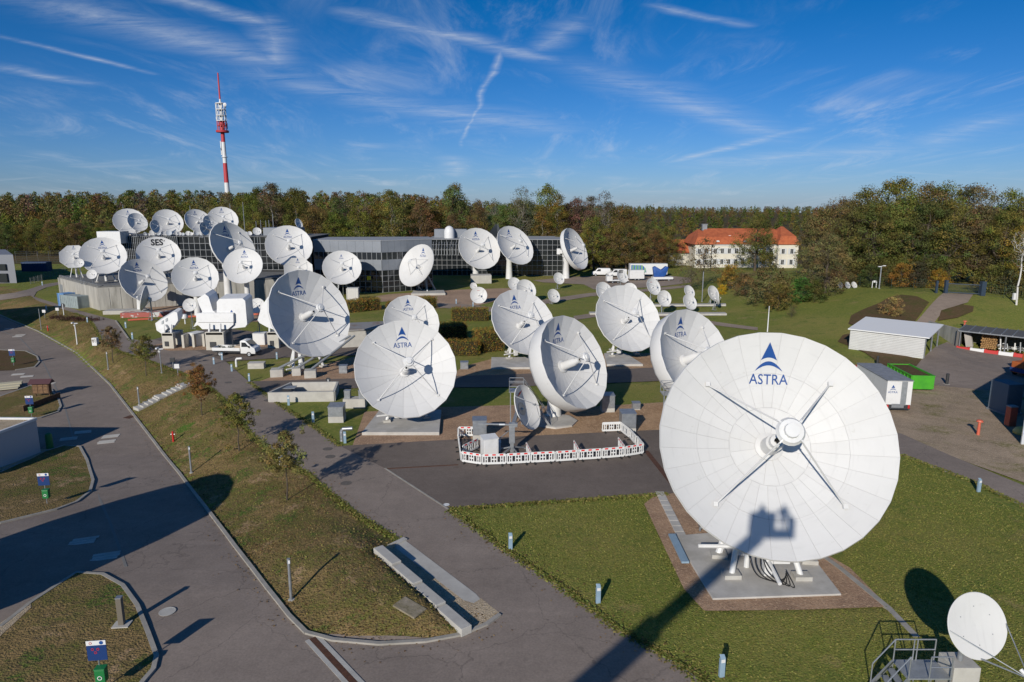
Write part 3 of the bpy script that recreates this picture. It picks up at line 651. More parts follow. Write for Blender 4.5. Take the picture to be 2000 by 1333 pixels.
# fallen leaves on the bank and tufts in the near lawns
def scatter(name, poly, n, size, cols, label, cat, z0, up, dens=None, seed=1):
    r = np.random.default_rng(seed); A = np.array(poly); lo, hi = A.min(0), A.max(0); P = []
    while len(P) < n:
        q = r.uniform(lo, hi, (n*2, 2)); q = q[inpoly(q[:, 0], q[:, 1], [tuple(p) for p in A])]
        for S_ in SHEETS: q = q[~inpoly(q[:, 0], q[:, 1], [tuple(p) for p in S_])] if len(q) else q
        if dens is not None:
            f = .5+.25*np.sin(q[:, 0]*.7+1.3*np.sin(q[:, 1]*.4))+.25*np.sin(q[:, 1]*.9+q[:, 0]*.35+2); q = q[r.random(len(q)) < f**2]
        P = q if len(P) == 0 else np.concatenate([P, q])
    P = P[:n]; Z = H(P[:, 0], P[:, 1]); p = np.column_stack([P, Z+z0])
    an = r.uniform(0, 6.283, n); t = np.column_stack([np.cos(an), np.sin(an), r.normal(size=n)*.15]); b = np.column_stack([-np.sin(an)*(1-up), np.cos(an)*(1-up), np.full(n, up)])+r.normal(size=(n, 3))*.2
    s = (size*r.uniform(.5, 1.4, n))[:, None]
    V = np.stack([p-t*s*.5, p+t*s*.5, p+t*s*.35+b*s*.8, p-t*s*.3+b*s*.75], 1).reshape(-1, 3)
    me = bpy.data.meshes.new(name); me.from_pydata(V.tolist(), [], np.arange(4*n).reshape(-1, 4).tolist())
    c = np.array(cols)[r.integers(len(cols), size=n)]*(1+.25*r.normal(size=(n, 1)).clip(-1.8, 1.8)); col = np.ones((4*n, 4)); col[:, :3] = np.repeat(c, 4, 0)
    a = me.attributes.new('tint', 'FLOAT_COLOR', 'POINT'); a.data.foreach_set('color', col.ravel().astype(np.float32)); me.materials.append(leaf)
    o = link(bpy.data.objects.new(name, me)); o.color = (1, 1, 1, 1); return tag(o, label, cat, kind='stuff')
BK_ = BANK[(BANK[:, 1] < 150)]
scatter('fallen_leaves', BK_, 14000, .085, [(.22, .13, .06), (.30, .19, .09), (.16, .09, .04), (.26, .16, .06)], 'fallen brown leaves strewn over the grass bank', 'leaves', .015, .15, True, 3)
scatter('bank_grass_tufts', BK_, 34000, .075, [(.24, .22, .06), (.32, .24, .09), (.15, .19, .045), (.28, .22, .08)], 'short rough grass tufts on the bank', 'grass', -.01, .75, None, 4)
LAWN = [tuple(G(*p)[:2]) for p in [(880, 1000), (1300, 968), (1260, 1000), (1380, 1195), (1730, 1190), (1640, 1090), (1770, 890), (2010, 1010), (2010, 1333), (1390, 1333)]]
scatter('lawn_grass_tufts', LAWN, 60000, .065, [(.22, .235, .052), (.27, .255, .068), (.18, .21, .045), (.29, .25, .08)], 'short mown grass of the front lawn', 'grass', -.01, .75, None, 5)

def edge_scatter(name, lines, n, spread, off, size, cols, label, cat, z0, up, seed):
    r = np.random.default_rng(seed); pts = []; segs = []
    for P in lines:
        P = np.array(P)
        for a, b in zip(P[:-1], P[1:]): segs.append((a, b, np.linalg.norm(b-a)/(1+np.linalg.norm((a+b)/2)/60)**2))
    wts = np.array([q[2] for q in segs]); wts /= wts.sum(); k = r.choice(len(segs), n, p=wts); t = r.random(n)
    A = np.array([segs[i][0] for i in k]); B = np.array([segs[i][1] for i in k]); d = B-A; d /= np.linalg.norm(d, axis=1)[:, None]; nn = np.column_stack([-d[:, 1], d[:, 0]])
    q = A+(B-A)*t[:, None]+nn*(off+np.abs(r.normal(size=n))*spread*np.sign(r.random(n)-.35))[:, None]; Z = H(q[:, 0], q[:, 1])+z0
    p = np.column_stack([q, Z]); an = r.uniform(0, 6.283, n); tt = np.column_stack([np.cos(an), np.sin(an), r.normal(size=n)*.1]); bb = np.column_stack([-np.sin(an)*(1-up), np.cos(an)*(1-up), np.full(n, up)]); s_ = (size*r.uniform(.5, 1.5, n))[:, None]
    V = np.stack([p-tt*s_*.5, p+tt*s_*.5, p+tt*s_*.35+bb*s_*.8, p-tt*s_*.3+bb*s_*.75], 1).reshape(-1, 3); me = bpy.data.meshes.new(name); me.from_pydata(V.tolist(), [], np.arange(4*n).reshape(-1, 4).tolist())
    c = np.array(cols)[r.integers(len(cols), size=n)]*(1+.25*r.normal(size=(n, 1)).clip(-1.8, 1.8)); col = np.ones((4*n, 4)); col[:, :3] = np.repeat(c, 4, 0)
    a = me.attributes.new('tint', 'FLOAT_COLOR', 'POINT'); a.data.foreach_set('color', col.ravel().astype(np.float32)); me.materials.append(leaf); o = link(bpy.data.objects.new(name, me)); o.color = (1, 1, 1, 1); return tag(o, label, cat, kind='stuff')
GL = lambda P: [np.array(G(*p)[:2]) for p in P]
E2 = GL([(876, 997), (1000, 1085), (1100, 1152), (1200, 1226), (1330, 1304), (1400, 1350)]); E3 = GL([(876, 996), (1100, 980), (1305, 966)]); E4 = GL([(1760, 889), (1900, 941), (2030, 1005)]); E5 = GL([(486, 747), (540, 787), (620, 840), (664, 873)])
E6 = GL([(1258, 985), (1335, 1150), (1375, 1194), (1560, 1192), (1735, 1186)])
edge_scatter('edge_grass', [EDGE[5:], E2, E3, E4, E5], 22000, .16, 0, .13, [(.20, .21, .05), (.28, .23, .075), (.14, .18, .04)], 'ragged grass growing over the path edges', 'grass', .0, .7, 11)
edge_scatter('path_leaves', [EDGE[5:], KERB[2:], E2, KERB2], 2600, .7, 0, .085, [(.28, .17, .07), (.36, .24, .11), (.20, .12, .05)], 'dry leaves blown along the path and road edges', 'leaves', .05, .12, 12)

# ------------------------------------------------------------------ dishes
_txt = {}
def text_mesh(body, bold=0.0):
    if (body, bold) in _txt: return _txt[(body, bold)]
    cu = bpy.data.curves.new('t', 'FONT'); cu.body = body; cu.offset = bold; cu.resolution_u = 3; cu.space_character = 1.02
    o = bpy.data.objects.new('t', cu); link(o); dg = bpy.context.evaluated_depsgraph_get(); me = bpy.data.meshes.new_from_object(o.evaluated_get(dg))
    v = np.array([x.co[:2] for x in me.vertices]); f = [tuple(p.vertices) for p in me.polygons]
    v -= v.min(0); v[:, 0] -= v[:, 0].max()/2; v /= v[:, 0].max()*2
    bpy.data.objects.remove(o); bpy.data.curves.remove(cu); bpy.data.meshes.remove(me)
    _txt[(body, bold)] = (v, f); return v, f
def arc_band(w, h0, t, n=14):     # crescent: pointed ends, thick middle
    vs = []; fs = []
    for i in range(n+1):
        s = -1+2*i/n; x = s*w; y = h0*(1-s*s)
        vs += [(x, y), (x, y-t*(1-s*s)**.8*1.0-1e-4)]
    for i in range(n): fs.append((2*i, 2*i+1, 2*i+3, 2*i+2))
    return np.array(vs), fs
def tri_mark(w, h, dip, n=8):
    vs = [(0, h)]+[(-w+2*w*i/n, dip*(1-(-1+2*i/n)**2)) for i in range(n+1)]
    fs = [(0, i, i+1) for i in range(1, n+1)]
    return np.array(vs), fs
def logo_parts(kind):
    """outline pieces in units of the lettering width, y up, lettering baseline at 0"""
    if kind == 'ASTRA':
        v, f = text_mesh('ASTRA', .006); out = [('logo_lettering', v*np.array([1, 1.12]), f, logo)]
        v, f = arc_band(.36, .25, .10); out.append(('logo_crescent', v+np.array([0, .33]), f, logo))
        v, f = tri_mark(.21, .44, .07); out.append(('logo_arrow', v+np.array([0, .60]), f, logo))
    else:
        v, f = text_mesh('SES', .035); out = [('logo_lettering', v, f, logok)]
        v, f = tri_mark(.08, .15, .03); out.append(('logo_arrow', v+np.array([.60, .30]), f, logok))
    return out
def facet_z(x, y, n, F, rot=0):
    r = np.hypot(x, y); a = (np.arctan2(y, x)-rot) % (2*np.pi/n)-np.pi/n
    return (r*np.cos(a)/np.cos(np.pi/n))**2/(4*F)
def gore(n, r0, r1, F, gap, rs=7, R_=1, lip=.05):
    a = math.pi/n; vs = []; fs = []
    for i in range(rs+1):
        r = r0+(r1-r0)*i/rs; g = gap/2
        for s in (-1, 1):
            x = r*math.cos(a); y = s*(r*math.sin(a)-g); vs.append((x-(g if i == rs else 0)+(g if i == 0 else 0), y, (r*1)**2/(4*F)))
    for i in range(rs): fs.append((2*i, 2*i+2, 2*i+3, 2*i+1))
    m = len(vs); vs += [(x, y, z-lip) for x, y, z in vs]
    for i in range(rs):
        fs += [(2*i, m+2*i, m+2*i+2, 2*i+2), (2*i+1, 2*i+3, m+2*i+3, m+2*i+1)]
    fs += [(2*rs, 2*rs+1, m+2*rs+1, m+2*rs), (0, 1, m+1, m)]
    me = bpy.data.meshes.new('panel'); me.from_pydata(vs, [], fs); me.materials.append(white)
    bm = bmesh.new(); bm.from_mesh(me); bmesh.ops.recalc_face_normals(bm, faces=bm.faces); bm.to_mesh(me); bm.free()
    me.polygons.foreach_set('use_smooth', [True]*len(me.polygons)); me.set_sharp_from_angle(angle=R(30)); return me
def frame(az, el):
    a = Vector((math.sin(az)*math.cos(el), -math.cos(az)*math.cos(el), math.sin(el))); r = Vector((math.cos(az), math.sin(az), 0)); u = a.cross(r)
    return a, r, u
def dish(c, D, az, el, label, cat='satellite dish', name='satellite_dish', n=20, rings=None, skirt=0, mount='tripod', bz=0, lg='ASTRA', lw=.185, ly=.245, fd=.40, tube=(.035, .15), sub=.05, sr=.82,
         strut=.0095, pad=None, group=None, back=True, foot=None, subdist=.36, horn=False, cross=45, beam=True):
    c = Vector(c); az, el = R(az), R(el); a, r, u = frame(az, el); R_ = D/2; F = fd*D; dep = R_*R_/(4*F); vtx = c-a*dep
    hub = vtx-a*.09*D
    bx = foot if foot else (hub.x, hub.y)
    if bz is None: bz = Hs(*bx)
    root = empty(name, (bx[0], bx[1], bz), 0, label, cat, group)
    Mw = Matrix.Translation(vtx-Vector(root.location)) @ Matrix((r, u, a)).transposed().to_4x4()
    rot = math.pi/n if n % 2 == 0 else math.pi/2
    # reflector shell (rear surface and rim) and its panels
    mb = MB(); nr = 8; prof = [(R_*(.06+.94*i/nr)) for i in range(nr+1)]
    off = -.035 if rings else 0
    for i, rr in enumerate(prof):
        for k in range(n): mb.v.append((rr*math.cos(rot+2*math.pi*k/n), rr*math.sin(rot+2*math.pi*k/n), rr*rr/(4*F)+off))
    for i in range(nr):
        for k in range(n): mb.f.append((i*n+k, i*n+(k+1) % n, (i+1)*n+(k+1) % n, (i+1)*n+k))
    mb.f.append(tuple(range(n)))
    base = len(mb.v); th = max(.06, .012*D)
    sk = [(R_, dep+off), (R_*1.008, dep-.02), (R_*1.008-.02, dep-th)] if not skirt else [(R_, dep+off), (R_*1.01, dep-.03), (R_*.995, dep-skirt*.75), (R_*.93, dep-skirt), (R_*.55, dep-skirt*1.35)]
    sk = [sk[0]]+[(rr, min(zz, rr*rr/(4*F)-th-.03)) for rr, zz in sk[1:]]
    lastring = nr*n
    for q, (rr, zz) in enumerate(sk[1:]):
        b0 = len(mb.v)
        for k in range(n): mb.v.append((rr*math.cos(rot+2*math.pi*k/n), rr*math.sin(rot+2*math.pi*k/n), zz))
        for k in range(n): mb.f.append((lastring+k, lastring+(k+1) % n, b0+(k+1) % n, b0+k))
        lastring = b0
    if not skirt:
        for i in range(nr-1, -1, -2):
            rr = prof[i]; b0 = len(mb.v)
            for k in range(n): mb.v.append((rr*math.cos(rot+2*math.pi*k/n), rr*math.sin(rot+2*math.pi*k/n), rr*rr/(4*F)-th))
            for k in range(n): mb.f.append((lastring+k, lastring+(k+1) % n, b0+(k+1) % n, b0+k))
            lastring = b0
    shell = mb.mesh('reflector', seam if rings else white, smooth=True)
    if rings:
        shell.materials.append(white)
        for p in shell.polygons:
            if max(p.vertices) >= base: p.material_index = 1
    ref = inst('reflector', shell, root, Mw)
    if rings:
        for (f0, f1, nn) in rings:
            g = gore(nn, R_*f0, R_*f1, F, .015*max(1, D/13), rs=max(3, int(9*(f1-f0))+1)); ro = math.pi/nn+ (math.pi/n if nn == n else math.pi/nn)
            for k in range(nn): inst('panel', g, ref, Matrix.Rotation(ro+2*math.pi*k/nn, 4, 'Z'))
    if back:
        mb = MB(); nb = 8 if D > 6 else 4
        for k in range(nb):
            an = 2*math.pi*k/nb+.2; ca, sa = math.cos(an), math.sin(an)
            p0 = (.10*R_*ca, .10*R_*sa, -.16*R_); p1 = (.93*R_*ca, .93*R_*sa, (.93*R_)**2/(4*F)-th-.02); p2 = (.5*R_*ca, .5*R_*sa, (.5*R_)**2/(4*F)-th-.05)
            if not skirt: mb.bar(p0, p1, .03+.004*D, .05+.006*D)
            mb.bar(p0, p2, .03+.003*D, .04+.004*D)
        mb.lathe([(.17*R_, -.03*R_), (.17*R_, -.17*R_), (.12*R_, -.22*R_)], n=14, caps=True)
        inst('back_frame', mb.mesh('back_frame', whitep, smooth=True), root, Mw)
    # feed tube, struts and subreflector
    sz = subdist*D
    mb = MB(); tr, tl = tube[0]*D, tube[1]*D
    mb.lathe([(tr*1.5, .004*D), (tr*1.5, .012*D), (tr, .02*D), (tr*.92, tl*.75), (tr*.7, tl*.80), (tr*.66, tl), (tr*.3, tl+.004*D)], n=16)
    inst('feed_tube', mb.mesh('feed_tube', white, smooth=True), root, Mw)
    if horn:
        mb = MB()
        for s in (-1, 1): mb.tube((s*.02*D, .015*D, sz*.86), (s*.015*D, .01*D, sz), .008*D, .012*D, 8)
        mb.box((0, 0, sz), (.06*D, .04*D, .03*D)); inst('feed_horn', mb.mesh('feed_horn', galv), root, Mw)
    else:
        mb = MB(); s_ = sub*D
        mb.lathe([(.02*s_, -.35*s_), (.5*s_, -.27*s_), (s_, 0), (s_*1.02, .06*s_), (s_*.9, .22*s_), (s_*.85, .34*s_), (s_*.2, .36*s_), (.01, .37*s_)], c=(0, 0, sz), n=18)
        so_ = inst('subreflector', mb.mesh('subreflector', whitep, smooth=True), root, Mw)
        mb = MB(); mb.lathe([(s_*.55, .34*s_), (s_*.5, .62*s_), (.01, .64*s_)], c=(0, 0, sz), n=12)
        for k in range(4):
            an = R(cross+90*k); mb.bar((0, 0, sz+.5*s_), (1.15*s_*math.cos(an), 1.15*s_*math.sin(an), sz+.12*s_), .012*D*.5)
        inst('subreflector_mount', mb.mesh('subreflector_mount', whitep), so_)
    for k in range(4):
        an = R(cross+90*k); mb = MB(); fx, fy = sr*R_*math.cos(an), sr*R_*math.sin(an)
        z0 = float(facet_z(np.array(fx), np.array(fy), n, F, rot))
        mb.tube((fx, fy, z0-.01), (.9*sub*D*math.cos(an), .9*sub*D*math.sin(an), sz+.12*sub*D), strut*D*.55, strut*D*.5, 8)
        mb.box((fx, fy, z0+.02), (.02*D, .02*D, .03*D)); inst('strut', mb.mesh('strut', white, smooth=True), root, Mw)
    # painted marks follow the curved surface
    if lg:
        for nm, v, f, m_ in logo_parts(lg):
            q = v*lw*D+np.array([0, ly*D]); z = facet_z(q[:, 0], q[:, 1], n, F, rot)+(.022 if D > 5 else .008)
            me = bpy.data.meshes.new(nm); me.from_pydata(np.column_stack([q, z]).tolist(), [], [tuple(x) for x in f]); me.materials.append(m_)
            inst(nm, me, ref)
    # mounts
    o = Vector(root.location); hl = hub-o; al = Vector((a.x, a.y, 0)).normalized(); rl = r
    low = vtx-o-u*.42*D*.8+a*(dep*.5-.02*D)
    if mount == 'tripod':
        mb = MB(); mb.tube((hl.x, hl.y, .1), (hl.x, hl.y, hl.z-.02*D), .035*D, .03*D, 12); mb.box((hl.x, hl.y, hl.z-.02*D), (.13*D, .10*D, .10*D), az); mb.build('mount_post', whitep, root, smooth=True)
        for s in (-1, 1):
            f_ = Vector((hl.x, hl.y, 0))+rl*s*.20*D-al*-.13*D; mb = MB(); mb.tube(f_+Vector((0, 0, .15)), Vector((hl.x, hl.y, hl.z-.04*D))+rl*s*.05*D, .016*D, .014*D, 8); mb.build('leg', whitep, root, smooth=True)
            mb = MB(); mb.box(f_+Vector((0, 0, .12)), (.07*D, .07*D, .24), az); mb.build('foot_block', concl, root)
        f_ = Vector((hl.x, hl.y, 0))-al*.22*D; mb = MB(); mb.tube(f_+Vector((0, 0, .15)), Vector((hl.x, hl.y, hl.z*.9)), .016*D, .014*D, 8); mb.build('leg', whitep, root, smooth=True)
        mb = MB(); mb.box(f_+Vector((0, 0, .12)), (.07*D, .07*D, .24), az); mb.build('foot_block', concl, root)
        mb = MB(); k_ = Vector((hl.x, hl.y, .10*D)); mb.tube(k_, low, .012*D, .008*D, 8); mb.tube(k_-al*.03*D, k_+(low-k_)*.45, .02*D, .02*D, 8); mb.build('elevation_jack', whitep, root, smooth=True)
        if beam:
            mb = MB(); e_ = Vector((hl.x, hl.y, .75))+al*.14*D-rl*.10*D; mb.tube(e_, e_-rl*.20*D+al*.02*D, .011*D, .009*D, 8); mb.box(e_, (.05*D, .04*D, .07*D), az); mb.build('azimuth_jack', whitep, root, smooth=True)
    elif mount == 'king':
        ph = hl.z-.10*D; yk = Vector((hl.x, hl.y, 0))-al*.02*D
        mb = MB(); mb.lathe([(.085*D, 0), (.08*D, .03*D), (.062*D, ph*.75), (.075*D, ph*.8), (.075*D, ph)], c=(yk.x, yk.y, 0), n=20, caps=True); mb.build('pedestal', whitep, root, smooth=True)
        mb = MB(); mb.lathe([(.095*D, ph+.005), (.095*D, ph+.05*D), (.06*D, ph+.07*D)], c=(yk.x, yk.y, 0), n=16, caps=True)
        mb.box((yk.x, yk.y, ph+.11*D), (.16*D, .12*D, .10*D), az); b0 = Vector((yk.x, yk.y, ph+.12*D))
        for s in (-1, 1): mb.bar(b0+rl*s*.085*D-al*.12*D, vtx-o-a*.02*D+rl*s*.085*D, .035*D, .09*D)
        mb.box(b0-al*.15*D, (.22*D, .08*D, .13*D), az); mb.build('yoke', whitep, root)
    elif mount == 'aframe':
        for s in (-1, 1):
            for g_ in (-.02, -.30):
                f_ = Vector((hl.x, hl.y, 0))+rl*s*.16*D+al*g_*D+al*.06*D; mb = MB(); mb.bar(f_, hl+rl*s*.04*D, .025*D); mb.build('leg', steel, root)
        mb = MB(); mb.bar(Vector((hl.x, hl.y, 0))+rl*.15*D-al*.24*D, hl, .02*D); mb.bar(Vector((hl.x, hl.y, .3))+al*.04*D, low, .018*D)
        mb.box(hl, (.12*D, .1*D, .12*D), az); mb.build('brace', steel, root)
    elif mount == 'post':
        mb = MB(); mb.tube((hl.x, hl.y, -.1), (hl.x, hl.y, hl.z), .030*D, .026*D, 10); mb.box((hl.x, hl.y, hl.z), (.09*D, .09*D, .12*D), az); mb.build('mount_post', galv, root, smooth=True)
        mb = MB(); k_ = Vector((hl.x, hl.y, hl.z*.35)); mb.tube(k_, low, .012*D, .010*D, 6); mb.build('elevation_jack', galv, root, smooth=True)
        mb = MB()
        for k in range(3):
            an = az+k*2.094; mb.bar((hl.x, hl.y, .05), (hl.x+.2*D*math.cos(an), hl.y+.2*D*math.sin(an), .05), .03*D, .06)
            mb.tube((hl.x+.19*D*math.cos(an), hl.y+.19*D*math.sin(an), .05), (hl.x, hl.y, hl.z*.6), .010*D, .010*D, 6)
        mb.build('base_frame', galv, root)
    return root
def slab(name, pts, h, label, m=None, px=True, dz=0):
    P = [G(*p) for p in pts] if px else [on(*p) for p in pts]; z = min(p.z for p in P)
    mb = MB(); mb.prism([(p.x, p.y, z-.15) for p in P], (0, 0, h+.15+dz)); o = mb.build(name, m or conc, bevel=.03)
    return tag(o, label, 'concrete pad')
RA = [(.10, .36, 16), (.36, .66, 32), (.66, 1.0, 32)]
def RN(n): return [(.07, 1.0, n)]
# pads first
slab('concrete_pad', [(1317, 1050), (1392, 1173), (1643, 1164), (1540, 1030)], .12, 'large concrete pad under the biggest dish in front')
slab('concrete_pad', [(707, 851), (858, 851), (862, 806), (742, 806)], .32, 'concrete pad under the front dish left of the barriers')
slab('concrete_pad', [(959, 722), (1098, 722), (1098, 702), (960, 702)], .30, 'concrete pad under the dish behind the deep rimmed dish')
slab('concrete_pad', [(1185, 716), (1256, 716), (1222, 694), (1180, 694)], .30, 'concrete pad under the unmarked large dish')
dish((14.97, 36.65, 7.93), 12.99, -7.2, 29.7, 'largest white dish in the right foreground with a lift shadow on it', n=32, rings=RA, lw=.172, ly=.280, tube=(.042, .15), sub=.058, sr=.76, cross=47, strut=.0075, bz=.12)
dish((-10.06, 63.24, 5.75), 9.73, 17.0, 29.1, 'white dish on a concrete pad left of the red and white barriers', n=20, rings=RN(20), bz=.3)
dish((6.12, 64.33, 6.12), 9.44, 48.5, 25.7, 'deep rimmed white dish turned right on a pedestal with stairs', n=20, rings=RN(20), skirt=2.0, fd=.34, subdist=.33, mount='king', tube=(.045, .24), bz=0)
dish((18.5, 66.5, 6.2), 9.9, 36, 27, 'deep rimmed white dish half hidden behind the largest dish', n=20, rings=RN(20), skirt=1.9, fd=.34, subdist=.33, mount='king', tube=(.045, .24), bz=0)
dish((1.67, 91.72, 5.38), 9.82, 32.5, 33.4, 'white dish on a pad behind the deep rimmed dish', n=20, rings=RN(20), bz=.25)
dish((16.07, 92.81, 5.72), 9.86, 21.4, 30.6, 'unmarked large white dish right of the deep rimmed dish', n=20, rings=RN(20), lg=None, bz=.25)
dish((-25.31, 85.03, 7.61), 11.44, 50.9, 22.5, 'large white dish half in its own shadow above three concrete blocks', n=22, rings=RN(22), lw=.18, tube=(.035, .22), skirt=.5, fd=.36, subdist=.36, bz=0)
dish((-13.9, 93.5, 5.1), 7.9, 24, 29, 'white dish whose top peeks out behind the front pad dish', n=18, rings=RN(18), bz=0)
dish((18.29, 196.40, 8.69), 12.50, 58.5, 23.2, 'rightmost large dish on a white pedestal by the parking, turned far right', n=20, mount='king', skirt=1.6, tube=(.035, .2))
dish(at(1007, 479, 193), 12.3, 40.1, 31, 'pedestal dish in the middle of the three before the glass facade', n=22, mount='king', tube=(.03, .16))
dish((-8.99, 191.37, 9.05), 12.42, 26.8, 26.7, 'leftmost of the three large pedestal dishes before the glass facade', n=22, mount='king', tube=(.03, .17))
dish((-22.94, 163.39, 6.81), 10.89, -39.0, 27.2, 'dish turned left on a steel frame before the glass corner', n=28, mount='aframe', tube=(.03, .12), sr=.55)
dish(at(668, 522.5, 156), 8.75, 15.6, 33.3, 'oval white dish left of the grey building corner', n=24, mount='aframe', lw=.11, ly=.30)
dish(at(564.5, 479.5, 159), 10.6, 22.5, 32.1, 'high white dish above the large half shaded dish', n=24, mount='king', bz=None)
dish((-57.12, 141.09, 12.58), 10.69, 63.0, 23.2, 'deeply shadowed dish high up at the roof edge', n=22, mount='king', skirt=.5, bz=None)
dish((-52.86, 134.30, 9.23), 7.56, 6.5, 29.5, 'smaller white dish overlapping the deeply shadowed high dish', n=26, mount='king', sr=.48, lw=.19, ly=.27, bz=None)
dish((-59.84, 128.88, 7.63), 8.25, 28.1, 29.7, 'white dish in front of the bunker wall above the boxy horn antennas', n=16, mount='king', bz=None)
dish((-71.73, 132.74, 6.55), 9.15, 56.4, 27.0, 'half shaded dish before the bunker corner beside the flat oval antenna', n=20, mount='king', bz=None)
dish((-77.63, 150.84, 10.33), 8.96, 30.3, 34.8, 'white dish with black lettering on the bunker roof', n=18, mount='tripod', lg='SES', lw=.27, ly=.30, bz=4.9, beam=False)
dish((-85.65, 143.74, 10.55), 8.80, 29.7, 33.4, 'large white dish on the left end of the bunker roof', n=20, mount='tripod', bz=4.9, beam=False)
dish((-97.1, 152.0, 9.7), 5.9, 28, 30, 'octagonal white dish at the left edge of the bunker roof', n=8, mount='tripod', lw=.12, ly=.33, bz=4.9, beam=False)
dish((-98.63, 178.65, 16.80), 7.64, 34.6, 33, 'leftmost dish on the flat roof with a smaller dish before it', n=18, mount='tripod', lw=.13, ly=.31, bz=13.1, beam=False)
dish((-88.68, 178.61, 16.63), 7.32, 36.5, 30.1, 'unmarked dish on the flat roof, second from the left', n=20, mount='tripod', lg=None, bz=13.1, beam=False)
dish((-82.70, 182.72, 16.79), 7.0, 48, 30, 'third dish from the left on the flat roof', n=18, mount='tripod', lw=.14, ly=.30, bz=13.1, beam=False)
dish((-72.86, 174.66, 17.26), 7.38, 28.6, 29.7, 'highest dish on the flat roof, farthest right', n=18, mount='tripod', lw=.15, ly=.31, bz=13.1, beam=False)
# smaller ones: (px centre, py centre, zc, D, az, el, label, base z, kwargs)
def red_mark(root, D, n=24, fd=.40):
    ref = [c for c in root.children if c.name.startswith('reflector')][0]; q = np.array([(-.10, .29), (-.02, .315), (-.03, .30), (.10, .30), (.02, .275), (.03, .29)])*D
    z = facet_z(q[:, 0], q[:, 1], n, fd*D, math.pi/n)+.03; me = bpy.data.meshes.new('red_mark'); me.from_pydata(np.column_stack([q, z]).tolist(), [], [(0, 1, 2, 5), (2, 3, 4, 5)]); me.materials.append(redm); inst('red_mark', me, ref)
def small(px, py, zc, D, az, el, label, bz=None, **k):
    k.setdefault('mount', 'post'); k.setdefault('lg', None); k.setdefault('n', 24); k.setdefault('strut', .01); k.setdefault('tube', (.03, .1)); k.setdefault('sub', .06)
    o = dish(at(px, py, zc), D, az, el, label, name='small_dish', bz=bz, **k)
    if 'red ' in label: red_mark(o, D)
    return o
small(269, 434, 171, 4.9, 55, 25, 'small half shaded dish in front of the leftmost roof dish', 13.1)
small(305, 443, 171, 3.4, 68, 14, 'small grey shaded dish before the unmarked roof dish', 13.1)
small(411, 436, 168, 4.0, 62, 22, 'small shaded dish squeezed between two roof dishes', 13.1)
small(399, 447, 166, 3.2, 75, 12, 'narrow white oval dish below the roof dishes', 13.1)
small(502, 452, 160, 1.9, 25, 25, 'tiny round dish left of the high white dish', 9)
small(584, 437, 185, 2.9, 70, 20, 'small dark dish peeking out behind the high white dish', 11)
small(583, 528, 150, 6.5, 20, 30, 'octagonal dish mostly hidden above the large half shaded dish', n=8, lg='ASTRA', lw=.14, ly=.30)
small(154, 514, 140, 1.9, 20, 22, 'little dish under the octagonal dish on the bunker', 4.9)
small(179, 536, 139, 2.0, 10, 20, 'little white dish under the large bunker roof dish', 4.9)
small(935, 577, 148, 3.7, 8, 18, 'round dish with a red mark on the lawn by the hedge')
small(925, 559, 172, 1.8, 20, 20, 'tiny dish beside the concrete pedestal block')
small(1005, 555, 156, 3.2, 25, 25, 'white dish behind the left shoulder of the pad dish')
small(1028, 566, 148, 4.8, 30, 28, 'dish rising just above the rim of the pad dish')
small(1092, 544, 172, 3.1, 30, 22, 'small dish under the rightmost large pedestal dish')
small(1082, 578, 146, 3.1, 35, 25, 'small dish alone on the lawn right of the pad dish')
small(1181, 570, 140, 4.3, 35, 26, 'dish peeking out left of the unmarked large dish')
small(1231, 566, 140, 3.0, 10, 28, 'dish top just visible over the unmarked large dish')
small(1216, 540, 172, 3.5, 35, 26, 'small dish with black lettering on a trailer by the parking', .9, lg='SES', lw=.40, ly=.27)
small(1277, 560, 144, 3.8, 35, 26, 'dish with a red dash above the white strip platform')
small(1298, 583, 132, 3.2, 25, 18, 'round dish on the front strip platform, leftmost')
small(1347, 570, 143, 2.9, 35, 28, 'back one of the two overlapping small dishes')
small(1348, 590, 133, 3.3, 30, 28, 'front one of the two overlapping small dishes')
small(1394, 573, 140, 3.3, 38, 24, 'small dish next to an edge on dish at the platform end')
small(1402, 583, 136, 2.6, 86, 10, 'edge on small dish at the platform end')
for i, px in enumerate((1642, 1656, 1669)):
    small(px, 557, 138, 1.45, 28, 26, ('leftmost', 'middle', 'rightmost')[i]+' of three tiny dishes on the far lawn', strut=.02)

# ------------------------------------------------------------------ buildings
def facade(root, p0, p1, z0, z1, nx, nz, pm=None, mw=.085, org=None, proud=.06, fr=True, pane='pane'):
    p0, p1 = Vector((p0[0], p0[1], 0)), Vector((p1[0], p1[1], 0)); d = p1-p0; l = d.length; d.normalize(); n = Vector((d.y, -d.x, 0)); rz = math.atan2(d.y, d.x)
    cw, ch = l/nx, (z1-z0)/nz; o = Vector(root.location)
    mb = MB(); mb.box((0, 0, 0), (cw-.03, .04, ch-.03)); pme = mb.mesh(pane, pm or glass)
    for i in range(nx):
        for k in range(nz):
            c = p0+d*(cw*(i+.5))+n*.03; inst(pane, pme, root, loc=(c.x-o.x, c.y-o.y, z0+ch*(k+.5)-o.z), rz=rz+random.gauss(0, .012))
    if fr:
        mb = MB(); mb.box((0, 0, 0), (mw, .14, z1-z0)); vm = mb.mesh('mullion', mull); mb = MB(); mb.box((0, 0, 0), (l, .10, mw)); hm = mb.mesh('transom', mull)
        for i in range(nx+1):
            c = p0+d*(cw*i)+n*(.03+proud); inst('mullion', vm, root, loc=(c.x-o.x, c.y-o.y, (z0+z1)/2-o.z), rz=rz)
        for k in range(nz+1):
            c = (p0+p1)/2+n*(.03+proud-.01); inst('transom', hm, root, loc=(c.x-o.x, c.y-o.y, z0+ch*k-o.z), rz=rz)
